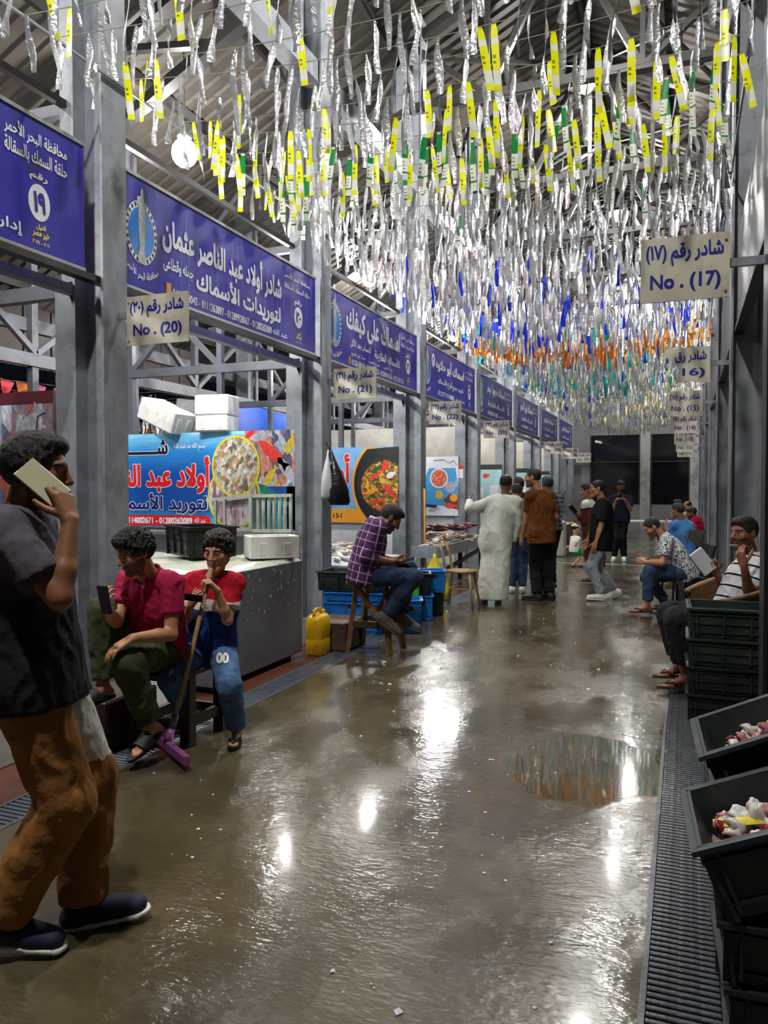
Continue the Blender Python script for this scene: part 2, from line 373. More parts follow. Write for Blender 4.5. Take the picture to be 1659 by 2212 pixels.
# ---- roof: two corrugated slopes, purlins, trusses
ROOF = mat('dusty_corrugated_sheet', srgb(80, 74, 66), rough=.6, metal=0., var=.15, scale=1.5, dirt=srgb(62, 57, 50), dscale=1)
def rz(x): return 9.7-.5*abs(x-RIDGE)
def roof_sheet(x0, x1):
    mb = MB(); ys = []; y = -1.
    while y < 30: ys += [(y, 0), (y+.13, 0), (y+.16, .04), (y+.22, .04)]; y += .25
    vs = []
    for x in (x0, x1): vs += [(x, yy, rz(x)+h) for yy, h in ys]
    n = len(ys); mb.add(vs, [(i, i+1, n+i+1, n+i) for i in range(n-1)]); return mb
for x0, x1 in ((RIDGE, -6.3), (-6.25, -12.2), (RIDGE, 2.5), (2.55, 6)):
    structure(roof_sheet(x0, x1).build('ceiling', ROOF))
for i, x in enumerate([RIDGE-1.3*k for k in range(1, 8)]+[RIDGE+1.3*k for k in range(1, 6)]+[RIDGE]):
    beam('purlin', x, rz(x)-.09, .07, .14, STEEL_D)
def truss(y):
    t = setting('roof_truss', (RIDGE, y, 6)); 
    def b(p, q, wd=.1, hd=.14): MB().bar((p[0], y, p[1]), (q[0], y, q[1]), wd, hd, up=(0, 1, 0)).build('strut', STEEL_D, t)
    def ch(p, q, nm): MB().bar((p[0], y, p[1]), (q[0], y, q[1]), .12, .16, up=(0, 1, 0)).build(nm, STEEL_D, t)
    xa, xb = -10.5, 5.5
    ch((xa, rz(xa)-.22), (RIDGE, rz(RIDGE)-.22), 'top_chord'); ch((RIDGE, rz(RIDGE)-.22), (xb, rz(xb)-.22), 'top_chord')
    def bz(x): return 7.35 if abs(x-RIDGE) < 2.3 else 7.35-.5*(abs(x-RIDGE)-2.3)*.98
    pts = [RIDGE+d for d in (-8.2, -6.6, -5, -3.5, -2.3, -1.1, 0, 1.1, 2.3, 3.5, 5, 6.6)]
    for a, c in zip(pts, pts[1:]): ch((a, bz(a)), (c, bz(c)), 'bottom_chord')
    for i, (a, c) in enumerate(zip(pts, pts[1:])):
        if i % 2: b((a, bz(a)), (c, rz(c)-.22), .08, .1)
        else: b((a, rz(a)-.22), (c, bz(c)), .08, .1)
        b((c, bz(c)), (c, rz(c)-.22), .07, .09)
for y in ROWS: truss(y)
# wind bracing between trusses
for i in range(1, 7):
    y0, y1 = ROWS[i], ROWS[i]+3.5
    for xa, xb in ((RIDGE-.1, -4.2), (RIDGE+.1, .9)):
        MBt = MB().bar((xa, y0, rz(xa)-.28), (xb, y1, rz(xb)-.28), .06, .06); structure(MBt.build('wind_brace', STEEL_D))
        MBt = MB().bar((xb, y0, rz(xb)-.28), (xa, y1, rz(xa)-.28), .06, .06); structure(MBt.build('wind_brace', STEEL_D))
# ---- end wall with two tall dark windows
wall = setting('wall_back', (-1.7, 29.7, 0))
WALLG = mat('grey_end_wall', srgb(120, 122, 128), rough=.5, var=.1, dirt=srgb(95, 96, 98), dscale=1)
YB = 29.6
MB().box(-12.4, 6, YB, YB+.2, 0, .97).build('sill_wall', WALLG, wall); MB().box(-12.4, 6, YB, YB+.2, 3.5, 9.7).build('upper_wall', WALLG, wall)
MB().box(-12.4, -3.3, YB, YB+.2, .97, 3.5).build('side_wall', WALLG, wall); MB().box(.3, 6, YB, YB+.2, .97, 3.5).build('side_wall', WALLG, wall)
PALE_COL = mat('stained_pale_plaster', srgb(165, 166, 165), rough=.5, var=.15, scale=4, dirt=srgb(120, 118, 112), dscale=1.4)
MB().bbox(-1.52, -1.17, YB-.12, YB+.2, .0, 3.6, .01).build('pier', PALE_COL, wall); MB().bbox(.15, .55, YB-.12, YB+.2, 0, 3.6, .01).build('pier', PALE_COL, wall)
DGLASS = mat('dark_window_glass', (.006, .007, .01), rough=.08, var=0, spec=.6)
for n, (xa, xb) in enumerate(((-3.3, -1.52), (-1.17, .15))):
    wn = setting('window_%d' % (n+1), ((xa+xb)/2, YB, .97)); MB().box(xa, xb, YB+.08, YB+.1, .97, 3.5).build('pane', DGLASS, wn)
    for a, bb in ((xa, xa+.05), (xb-.05, xb)): MB().box(a, bb, YB+.02, YB+.12, .97, 3.5).build('frame_stile', STEEL_D, wn)
    MB().box(xa, xb, YB+.02, YB+.12, 2.5, 2.54).build('frame_rail', STEEL_D, wn)
# ---- partitions between the stalls, rear lattice frames
CREAM = mat('cream_panel', srgb(188, 184, 172), rough=.5, var=.06, dirt=srgb(160, 155, 140), dscale=1.2)
for k in range(0, 7):
    y = ROWS[k]
    p = setting('wall_partition', (-5.9, y, 0))
    MB().box(-7.6, -4.3, y-.03, y+.03, 0, .98).build('low_panel', WHITE_TILE, p)
    MB().box(-7.6, -4.3, y-.045, y+.045, .96, 1.02).build('cap_rail', STEEL, p)
    if k >= 3: MB().box(-7.6, -4.28, y+.02, y+.05, 1.02, 2.75).build('upper_panel', CREAM, p)
    if k >= 4: MB().box(-7.6, -4.28, y+.02, y+.05, 2.75, 3.0).build('upper_panel', CREAM, p)
# rear frames at the back of the stalls
XB = -7.7
REAR = steel('rear_frame_grey', srgb(84, 87, 94))
for k, y in enumerate([2.4+1.75*i for i in range(14)]):
    f = setting('rear_post', (XB, y, 0)); 
    if k % 2 == 0:
        MB().box(XB-.26, XB, y-.1, y+.1, 0, 6.6).build('post', REAR, f); MB().box(XB+.02, XB+.06, y+.1, y+.17, 0, 6.4).build('downpipe', REAR, f)
    else: MB().box(XB-.09, XB+.0, y-.05, y+.05, 0, 4.6).build('post', REAR, f)
for z, h in ((3.12, .16), (4.55, .2)):
    structure(MB().box(XB-.06, XB+.03, 0, 28, z-h/2, z+h/2).build('rear_rail', REAR))
structure(MB().box(XB-.4, XB-.3, 0, 28, 3.55, 3.72).build('rear_rail', REAR))
for i in range(13):
    y = 2.4+1.75*i
    a, b = ((XB, y, 3.2), (XB, y+1.75, 4.5)) if i % 2 else ((XB, y+1.75, 3.2), (XB, y, 4.5))
    structure(MB().bar(a, b, .07, .07).build('rear_brace', REAR))
# upper frames carried between front and rear posts
for k in range(0, 7):
    y = ROWS[k]
    structure(MB().box(XB, XL-.4, y-.04, y+.04, 2.88, 2.98).build('cross_rail', REAR)); structure(MB().box(XB, XL-.4, y-.03, y+.03, 4.2, 4.28).build('cross_rail', REAR))
    for xa in (-5.2, -6.5):
        structure(MB().box(xa-.035, xa+.035, y-.035, y+.035, 1., 4.2).build('frame_post', REAR))
    structure(MB().bar((-5.2, y, 2.95), (-6.5, y, 4.2), .06, .06).build('cross_brace', REAR)); structure(MB().bar((-6.5, y, 2.95), (-5.2, y, 4.2), .06, .06).build('cross_brace', REAR))
# far side of the neighbouring aisle
DARKW = mat('dark_far_wall', srgb(34, 32, 34), rough=.7, var=.3, scale=1)
structure(MB().box(-12.4, -12.2, -1, 30, 0, 3.1).build('wall_left', DARKW))
structure(MB().box(4.2, 4.4, -1, 30, 0, 4.6).build('wall_right', DARKW))
BROWNW = mat('brown_boarding', srgb(44, 33, 26), rough=.6, var=.3, scale=3)
for i in range(9): structure(MB().box(-10.2, -10.1, 9.2+i*.6, 9.76+i*.6, 3.5, 4.5).build('far_board', BROWNW))
FASC = mat('grey_fascia_board', srgb(112, 110, 116), rough=.5, var=.15, scale=3)
# right-hand stalls: low wall in shade, grey boards between the columns above the aisle
for k in range(0, 6):
    y0, y1 = ROWS[k]+.13, ROWS[k+1]-.13
    structure(MB().box(XR+.05, XR+.08, y0, y1, 2.99, 3.82).build('fascia_board', FASC))
    structure(MB().box(.9, 4.2, ROWS[k]-.03, ROWS[k]+.03, 0, 2.75).build('wall_partition', CREAM))
# ---- lamps
EM = {}
def bulb(x, y, z, watts, label, r=.13, cord=None, group=None, shade=0):
    key = (watts, r)
    if key not in EM:
        m, nt, b = nmat('lit_bulb_%d_%d' % (watts, r*1000)); b.inputs['Emission Color'].default_value = (*BULB_COL, 1)
        b.inputs['Emission Strength'].default_value = watts/(PI*4*PI*r*r)*PI/1.0/ PI; b.inputs['Base Color'].default_value = (1, 1, 1, 1); EM[key] = m
    t = thing('pendant_bulb', label, 'lamp', (x, y, z), 0, group)
    MB().ell((x, y, z), (r, r, r*1.1), 14, 8).build('bulb', EM[key], t, smooth=True)
    MB().lathe([(r*.5, 0), (r*.55, .05), (r*.4, .11), (.012, .13)], (x, y, z+r*.98), 12).build('holder', WHITE_PL, t)
    if shade: MB().lathe([(r*.6, .1), (r*1.2, .09), (shade, -.03), (shade, -.045), (r*1.1, .075), (r*.5, .08)], (x, y, z+r*.6), 24).build('added_reflector', STEEL_D, t, smooth=True)  # cone added over the bare bulb, blocks its light so the roof stays dark
    MB().tube([(x, y, z+r+.12), (x, y, (cord or rz(x))+.03)], .008, 6).build('cord', BLACK, t)
    return t
WHITE_PL = mat('white_plastic', srgb(225, 225, 220), rough=.4, var=.04)
for i, y in enumerate((7.3, 14.3, 21.3, 28.0, .3)):
    bulb(RIDGE, y, 8.63, CENTRE_W*(1.5 if y < 1 else 1), ['glaring bulb hanging under the roof ridge, nearest one', 'glaring bulb high among the yellow ribbons at upper right', 'glaring bulb above the silver ribbons, behind plate seventeen', 'farthest bulb under the roof ridge by the end wall', 'bulb under the roof ridge above the camera'][i], shade=.34)
for i, y in enumerate((10.15, 17.6, 25.0, 2.7)):
    if i == 0: y = 8.83
    bulb(-6.27 if i == 0 else -7.2, y, 5.97 if i == 0 else 6.6, LEFT_W*(1.4 if y < 3 else 1), ['dazzling bulb above the blue twenty banner', 'dazzling bulb above the blue twenty-one banner', 'bulb above the far left stalls, behind the columns', 'bulb above the nineteenth stall'][i], r=.17)
for i, y in enumerate((2.6, 6.3, 9.9, 13.3, 16.8, 20.3, 23.8)):
    bulb(-5.3, y, 3.75, STALL_W*(1.25 if i == 1 else .6 if i == 0 else .9), 'bare bulb lighting the %s stall from behind its blue banner' % ['nineteenth', 'twentieth', 'twenty-first', 'twenty-second', 'twenty-third', 'twenty-fourth', 'twenty-fifth'][i], r=.1)
for i, y in enumerate((13., 20.)):
    bulb(2.9, y, 4.4, 120, 'bulb inside the %s right-hand stalls' % ['middle', 'far'][i], r=.08)
# ================================================================== SIGNS
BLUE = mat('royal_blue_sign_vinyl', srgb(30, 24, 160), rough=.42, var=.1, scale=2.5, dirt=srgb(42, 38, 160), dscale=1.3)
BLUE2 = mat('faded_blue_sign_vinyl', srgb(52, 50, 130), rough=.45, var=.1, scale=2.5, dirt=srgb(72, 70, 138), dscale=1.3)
INKW = mat('white_print', srgb(228, 230, 236), rough=.45, var=.05)
INKB = mat('blue_print', srgb(22, 26, 140), rough=.5, var=.1)
INKK = mat('black_print', srgb(18, 18, 24), rough=.5, var=.1)
CYAN = mat('sea_blue_print', srgb(28, 118, 205), rough=.45, var=.1)
YEL = mat('yellow_print', srgb(216, 205, 30), rough=.45, var=.08)
GREYP = mat('statue_grey_print', srgb(172, 174, 176), rough=.5, var=.3, scale=25)
ORANGE = mat('orange_print', srgb(236, 160, 40), rough=.45, var=.05)
REDP = mat('red_print', srgb(222, 28, 34), rough=.45, var=.05)
ALU = mat('aluminium_edge', srgb(168, 170, 172), rough=.35, metal=.6, var=.1)
STREAK = mat('pale_water_streaks', srgb(150, 148, 205), rough=.6, var=.2)
U_AISLE, V_UP = Vector((0, 1, 0)), Vector((0, 0, 1))
def banner(y0, y1, label, body):
    x = XL-.04; t = thing('sign_banner', label, 'sign', (x, y0, 2.99))
    MB().bbox(x-.05, x, y0, y1, 2.99, 3.82, .004).build('board', body, t)
    for z in (2.975, 3.82): MB().box(x-.06, x+.008, y0, y1, z-.012, z+.014).build('edge_strip', ALU, t)
    O = Vector((x, y0, 2.99)); W = y1-y0
    def T(s, box, m=INKW, bold=.02, **k): return lettering(t, s, box, O, U_AISLE, V_UP, m, bold*1.4, **k)
    return t, O, W, T
def emblem(t, O, cu, cv, r, part=0.):
    """round badge: striped ring, sea-blue disc, standing statue, curved caption"""
    disc(t, 'badge_ring', (cu, cv), r, r*1.28, O, U_AISLE, V_UP, INKW, .002, 32)
    mb = MB(); n = 26
    for k in range(n):
        a0 = 2*PI*k/n; a1 = a0+2*PI/n*.5
        for q in (0,): mb.add([O+U_AISLE*(cu+rr*math.cos(a))+V_UP*(cv+rr*1.28*math.sin(a))+Vector((.003, 0, 0)) for rr, a in ((r*.84, a0), (r*.97, a0), (r*.97, a1), (r*.84, a1))], [(0, 1, 2, 3)])
    tag(mb.build('badge_stripes', INKK, t), kind='stuff')
    disc(t, 'badge_sea', (cu, cv), r*.8, r*1.02, O, U_AISLE, V_UP, CYAN, .004, 28)
    w = r*.3
    pl = [(-.6, -1.2), (.7, -1.28), (.95, -1.05), (.5, -.7), (.75, .3), (.8, .95), (1.05, 1.12), (.95, 1.3), (.6, 1.25), (.45, 1.5), (.35, 1.75), (.1, 1.82), (-.15, 1.7), (-.25, 1.45), (-.9, 1.4), (-1., 1.15), (-.6, 1.05), (-.7, .3), (-.45, -.6), (-.9, -1.0)]
    panel(t, 'badge_statue', None, O, U_AISLE, V_UP, GREYP, .006, poly=[(cu+a*w, cv+b*r) for a, b in pl])
    lettering(t, 'محافظة البحر الأحمر', (cu-r*.95, cv-r*1.95, cu+r*1.05, cv-r*1.5), O, U_AISLE, V_UP, INKW, .02, arc=r*.4)
def corner_block(t, O, W, num, T):
    """governorate lines, 'number' disc and small yellow crest at the far end of a banner"""
    T('محافظة البحر الأحمر', (W-.72, .66, W-.14, .73), bold=.015); T('حلقة السمك بالسقالة', (W-.72, .55, W-.14, .62), bold=.015)
    T('رقم', (W-.5, .42, W-.34, .5), bold=.02)
    disc(t, 'number_disc', (W-.41, .31), .095, .11, O, U_AISLE, V_UP, INKW, .002)
    T(num, (W-.465, .25, W-.355, .37), INKB, .03, lift=.005)
    T('خير مصر', (W-.46, .075, W-.34, .13), YEL, .03); T('النيل', (W-.44, .12, W-.36, .16), YEL, .03); T('٢٠١٩ - ٢٠٢٠', (W-.46, .04, W-.34, .06), YEL, .01)
    # pale run marks left by rain
    mb = MB(); rr = random.Random(hash(num) % 99 if False else int(W*100)+len(num))
    for k in range(26):
        u = rr.uniform(.5, W-.1); v1 = rr.uniform(.35, .82); v0 = max(.02, v1-rr.uniform(.1, .5)); wd = rr.uniform(.002, .006)
        mb.add([O+U_AISLE*a+V_UP*b+Vector((.0075, 0, 0)) for a, b in ((u, v0), (u+wd, v0), (u+wd, v1), (u, v1))], [(0, 1, 2, 3)])
    tag(mb.build('water_streaks', STREAK, t), kind='stuff')
SY = lambda k: (ROWS[k]+.14, ROWS[k+1]-.2)
# stall 19: only its far end is in the picture
t, O, W, T = banner(1.15, 4.26, 'blue banner numbered nineteen at the upper left edge', BLUE)
T('محافظة البحر الأحمر', (W-.67, .64, W-.16, .75), bold=.02); T('حلقة السمك بالسقالة', (W-.67, .52, W-.16, .63), bold=.02)
T('رقم', (W-.48, .43, W-.33, .49), bold=.02); disc(t, 'number_disc', (W-.4, .305), .09, .115, O, U_AISLE, V_UP, INKW, .002); T('١٩', (W-.45, .24, W-.35, .37), INKB, .03, lift=.005)
T('إدارة /', (W-.85, .05, W-.54, .14), bold=.02)
for s, b in (('خير مصر', (W-.46, .08, W-.32, .13)), ('النيل', (W-.43, .13, W-.35, .17)), ('٢٠١٩ - ٢٠٢٠', (W-.46, .04, W-.31, .065))): T(s, b, YEL, .03)
# stall 20
y0, y1 = SY(0); t, O, W, T = banner(y0, y1, 'blue banner with round statue badge, above the plate numbered twenty', BLUE)
emblem(t, O, .2, .42, .185)
T('شادر أولاد عبد الناصر عثمان', (.45, .36, 2.38, .69), bold=.028)
T('جمله وقطاعى', (.46, .21, .86, .33), bold=.02); T('لتوريدات الأسماك', (.9, .13, 2.36, .36), bold=.028)
T('عبد الله', (2.2, .03, 2.5, .1), bold=.015); T('0128928042 - 0111263897 - 01289928067 - 01280262089', (.58, .03, 2.18, .1), bold=.02)
panel(t, 'phone_icon', (.5, .03, .56, .13), O, U_AISLE, V_UP, ORANGE); corner_block(t, O, W, '٢٠', T)
# stall 21
y0, y1 = SY(1); t, O, W, T = banner(y0, y1, 'blue banner above the plate numbered twenty-one, electric cable across it', BLUE)
emblem(t, O, .16, .42, .2)
T('اسماك على كيفك', (.5, .38, 2.38, .73), bold=.028); T('للأسماك الطازجة', (1.42, .2, 2.38, .36), bold=.024); T('الحساب بعد الأكل', (.62, .24, 1.28, .36), bold=.02)
T('عماد أبو الفتح', (.65, .13, 1.1, .2), bold=.015); T('محمد أبو الحسيب', (1.2, .13, 1.6, .19), bold=.015); T('حمادة فتحى', (1.75, .13, 2.1, .19), bold=.015)
T('01226188206 - 01129481125 - 01204818126 - 01221031151', (.66, .03, 2.55, .1), bold=.02)
panel(t, 'phone_icon', (.57, .03, .63, .12), O, U_AISLE, V_UP, ORANGE); corner_block(t, O, W, '٢١', T)
CABLE = mat('pale_cable', srgb(175, 172, 160), rough=.6, var=.1)
MB().tube([(O.x+.01+.02*math.sin(i*1.7), O.y+1.5+.5*(i/10)**.6+.03*math.sin(i*2.2), 3.86-.85*(i/10)) for i in range(11)], .008, 5).build('cable', CABLE, t)
# stall 22..27
rest = [(2, '٢٢', 'اسماك أبو حلاوه', 'لتوريد جميع أنواع الأسماك', '01277192888', 'twenty-two'), (3, '٢٣', 'اسماك نجوم البحر', 'للأسماك الطازجة', '01002711005', 'twenty-three'),
        (4, '٢٤', 'اسماك نور البحر', 'للأسماك الطازجة', '01144120977', 'twenty-four'), (5, '٢٥', 'أسماك السعودى', 'لتوريد الأسماك', '01013008271', 'twenty-five'), (6, '٢٦', 'أسماك البدر', 'لتوريد الأسماك', '01229001122', 'twenty-six')]
for k, num, a, b, c, wd in rest:
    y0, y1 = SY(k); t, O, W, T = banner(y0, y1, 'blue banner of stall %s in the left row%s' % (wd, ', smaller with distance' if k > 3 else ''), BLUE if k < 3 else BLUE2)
    emblem(t, O, .16, .42, .19)
    T(a, (.62, .45, 2.35, .72), bold=.028); T(b, (.75, .23, 2.3, .38), bold=.022); T(c, (.75, .07, 1.7, .15), bold=.02); T('حمادة أبو حلاوه', (1.8, .07, 2.4, .16), bold=.015)
    if k == 2: disc(t, 'print_disc', (.48, .6), .09, .11, O, U_AISLE, V_UP, INKW, .002); T('٢', (.45, .53, .51, .66), INKB, .03, lift=.005)
    corner_block(t, O, W, num, T)
# ---- enamel number plates on arms
PLATE = mat('worn_cream_plate', srgb(206, 200, 182), rough=.45, var=.06, scale=6, dirt=srgb(176, 164, 138), dscale=4)
RUST = mat('rust', srgb(104, 66, 38), rough=.8, var=.3, scale=30)
UX = Vector((1, 0, 0))
ARD = str.maketrans('0123456789', '٠١٢٣٤٥٦٧٨٩')
def plate(num, y, side, label, broken=False, z0=2.5, tilt=0.):
    if side == 'L': xa, xb = -3.72, -3.2
    else: xa, xb = -.24, .21
    W, Hh = xb-xa, .345; t = thing('number_plate', label, 'sign', ((xa+xb)/2, y, z0))
    if broken:
        P = [(W*.3, 0), (W*.55, .02), (W, 0), (W, Hh), (W*.12, Hh-.01), (W*.06, Hh*.82), (W*.2, Hh*.66), (W*.3, Hh*.52), (W*.42, Hh*.42), (W*.36, Hh*.2)]
    else: P = [(0, 0), (W, 0), (W, Hh), (0, Hh)]
    mb = MB(); mb.prism(P, lambda u, v, k: (xa+u, y+.012*k, z0+v)); mb.build('plate', PLATE, t, fix=True)
    O = Vector((xa, y, z0))
    T = lambda s, b, bold=.03: lettering(t, s, b, O, UX, V_UP, INKB, bold, lift=.002)
    if broken:
        T('شادر رق', (W*.3, Hh*.56, W*.93, Hh*.9)); T('16)', (W*.45, Hh*.14, W*.9, Hh*.42))
    else:
        T('شادر رقم (%s)' % str(num).translate(ARD), (W*.06, Hh*.55, W*.93, Hh*.9)); T('No . (%d)' % num, (W*.11, Hh*.13, W*.9, Hh*.43), .035)
        mb = MB()
        for u, v in ((.02, .03), (.02, .3)) if side == 'L' else ((W-.02, .03), (W-.02, .3)):
            mb.ell((xa+u, y-.002, z0+v), (.007, .004, .007), 8, 5)
        tag(mb.build('bolts', RUST, t), kind='stuff')
    mb = MB()
    if side == 'L': mb.box(XL, xa+.05, y+.013, y+.04, z0+.2, z0+.245)
    else: mb.box(xb-.05, XR, y+.013, y+.04, z0+.16, z0+.205)
    mb.build('arm', STEEL, t)
    return t
WORDS = {20: 'twenty', 21: 'twenty-one', 22: 'twenty-two', 23: 'twenty-three', 24: 'twenty-four', 25: 'twenty-five', 26: 'twenty-six', 27: 'twenty-seven', 17: 'seventeen', 16: 'sixteen', 15: 'fifteen', 14: 'fourteen', 13: 'thirteen', 12: 'twelve', 11: 'eleven'}
for k, num in enumerate((20, 21, 22, 23, 24, 25, 26, 27)):
    if num == 24: continue
    plate(num, ROWS[k]+.02, 'L', 'cream plate numbered %s hanging over the aisle on the left' % WORDS[num])
for k, num in enumerate((17, 16, 15, 14, 13, 12, 11)):
    plate(num, ROWS[k]+.02, 'R', ('broken cream plate reading sixteen with its left side snapped off' if num == 16 else 'cream plate numbered %s on a right-hand column' % WORDS[num]), broken=num == 16)
# ================================================================== RIBBON GARLANDS
def foil(name, col, rough=.22, metal=.9, alpha=1., holo=False):
    m, nt, b = nmat(name); L = nt.links
    b.inputs['Base Color'].default_value = (*col, 1); b.inputs['Roughness'].default_value = rough; b.inputs['Metallic'].default_value = metal
    tc = node(nt, 'ShaderNodeTexCoord'); n = node(nt, 'ShaderNodeTexNoise'); n.inputs['Scale'].default_value = 34; n.inputs['Detail'].default_value = 3
    L.new(tc.outputs['Object'], n.inputs['Vector']); bp = node(nt, 'ShaderNodeBump'); bp.inputs['Strength'].default_value = .75; bp.inputs['Distance'].default_value = .012
    L.new(n.outputs['Fac'], bp.inputs['Height']); L.new(bp.outputs[0], b.inputs['Normal'])
    if holo:
        n2 = node(nt, 'ShaderNodeTexNoise'); n2.inputs['Scale'].default_value = 55; L.new(tc.outputs['Object'], n2.inputs['Vector'])
        r = node(nt, 'ShaderNodeValToRGB'); e = r.color_ramp.elements
        for p, c in ((.2, (.2, .8, 1)), (.4, (.85, .88, .9)), (.52, (.9, .9, .92)), (.6, (.7, .4, .9)), (.68, (.95, .8, .2)), (.8, (.3, .9, .4))):
            q = e.new(p); q.color = (*c, 1)
        L.new(n2.outputs['Fac'], r.inputs[0]); L.new(r.outputs[0], b.inputs['Base Color'])
    return m
SILVER = foil('silver_foil', (.72, .74, .77), .27, .8); SILVER2 = foil('dull_silver_film', (.58, .59, .62), .4, .45); ROSE = foil('rosy_silver_film', (.72, .63, .63), .36, .55); HOLO = foil('holographic_foil', (.8, .8, .8), .25, .6, holo=True)
BLUEF = foil('blue_foil', (.02, .05, .75), .3, .5); COPPER = foil('copper_foil', (.85, .3, .05), .28, .8); TEAL = foil('teal_foil', (.02, .5, .45), .3, .6); GOLD = foil('pale_gold_foil', (.85, .75, .4), .25, .85)
def label_strip(name, base, second, dark):
    """printed sachet strip: coloured film, white text panel, dark squares, following the strip's own length (UV)"""
    m, nt, b = nmat(name); L = nt.links; b.inputs['Roughness'].default_value = .35
    uv = node(nt, 'ShaderNodeUVMap'); sp = node(nt, 'ShaderNodeSeparateXYZ'); L.new(uv.outputs[0], sp.inputs[0])
    def ramp(fac, stops):
        r = node(nt, 'ShaderNodeValToRGB'); r.color_ramp.interpolation = 'CONSTANT'; e = r.color_ramp.elements
        while len(e) < len(stops): e.new(.5)
        for el, (p, c) in zip(e, stops): el.position = p; el.color = (*c, 1)
        L.new(fac, r.inputs[0]); return r.outputs[0]
    col = ramp(sp.outputs['Y'], second)
    sq = ramp(sp.outputs['Y'], dark); sx = ramp(sp.outputs['X'], [(0., (0, 0, 0)), (.1, (1, 1, 1)), (.4, (0, 0, 0))])
    mul = node(nt, 'ShaderNodeMix'); mul.data_type = 'RGBA'; mul.blend_type = 'MULTIPLY'; mul.inputs['Factor'].default_value = 1; L.new(sq, mul.inputs['A']); L.new(sx, mul.inputs['B'])
    mx = node(nt, 'ShaderNodeMix'); mx.data_type = 'RGBA'; L.new(mul.outputs['Result'], mx.inputs['Factor']); L.new(col, mx.inputs['A']); mx.inputs['B'].default_value = (*[c*.3 for c in base], 1)
    L.new(mx.outputs['Result'], b.inputs['Base Color'])
    # thin film lets some light through
    tr = node(nt, 'ShaderNodeBsdfTranslucent'); L.new(mx.outputs['Result'], tr.inputs[0]); ms = node(nt, 'ShaderNodeMixShader'); ms.inputs[0].default_value = .35
    L.new(b.outputs[0], ms.inputs[1]); L.new(tr.outputs[0], ms.inputs[2]); L.new(ms.outputs[0], nt.nodes['Material Output'].inputs['Surface'])
    return m
Y_, W_, G_, K_ = srgb(230, 232, 20), srgb(225, 226, 215), srgb(15, 130, 62), (0, 0, 0)
YSTRIP = label_strip('yellow_printed_film', Y_, [(0., Y_), (.1, W_), (.32, Y_), (.7, W_), (.8, Y_)], [(0., K_), (.42, (1, 1, 1)), (.46, K_), (.5, (1, 1, 1)), (.55, K_)])
GSTRIP = label_strip('green_printed_film', G_, [(0., W_), (.16, G_), (.2, W_), (.52, G_), (.95, W_)], [(0., K_), (.26, (1, 1, 1)), (.28, K_), (.34, (1, 1, 1)), (.36, K_), (.42, (1, 1, 1)), (.44, K_)])
def strip_verts(rr, ln, wd, flatness=1., seg=7):
    """a hanging strip: twist and curl vary; local origin at the knot"""
    tw = rr.uniform(-1.6, 1.6)*(1-flatness)*.9; a0 = rr.uniform(-.5, .5) if flatness > .5 else rr.uniform(-1.2, 1.2); sx, sy = rr.uniform(-.12, .12), rr.uniform(-.12, .12); ph = rr.uniform(0, 6)
    vs = []; uv = []
    for i in range(seg+1):
        u = i/seg; w = wd*(.35+.65*min(1, u*3.5)) if flatness < .5 else wd*(.6+.4*min(1, u*6))
        if flatness < .5: w *= .85+.2*math.sin(u*9+ph)
        a = a0+tw*u*2; cx = sx*ln*u+(1-flatness)*.008*math.sin(u*6+ph); cy = sy*ln*u+(1-flatness)*.008*math.cos(u*5+ph)
        z = -ln*u
        vs += [(cx-w/2*math.cos(a), cy-w/2*math.sin(a), z), (cx+.004*math.sin(a+1), cy+.012*(1-flatness)+.003, z), (cx+w/2*math.cos(a), cy+w/2*math.sin(a), z)]
        uv += [(0, 1-u), (.5, 1-u), (1, 1-u)]
    fs = []
    for i in range(seg):
        for k in (0, 1): fs.append((i*3+k, i*3+k+1, i*3+k+4, i*3+k+3))
    return vs, fs, uv
def strip_mesh(rr, ln, wd, flatness):
    vs, fs, uv = strip_verts(rr, ln, wd, flatness); me = bpy.data.meshes.new('ribbon'); me.from_pydata(vs, [], fs)
    l = me.uv_layers.new(name='UVMap'); 
    for lp in me.loops: l.data[lp.index].uv = uv[lp.vertex_index]
    me.polygons.foreach_set('use_smooth', [True]*len(fs)); return me
rr = random.Random(11); POOL = {}
def pool(m, flatness, ln, wd, n=6):
    L = []
    for _ in range(n):
        me = strip_mesh(rr, ln*rr.uniform(.85, 1.2), wd*rr.uniform(.85, 1.15), flatness); me.materials.append(m); L.append(me)
    POOL[m.name] = L
for m, fl, ln, wd in ((SILVER, .15, .33, .05), (SILVER2, .25, .34, .048), (HOLO, .2, .36, .055), (ROSE, .3, .32, .055), (YSTRIP, .93, .34, .046), (GSTRIP, .93, .34, .046), (BLUEF, .2, .3, .05)): pool(m, fl, ln, wd)
TWINE = mat('garland_twine', srgb(140, 134, 118), rough=.8, var=.1)
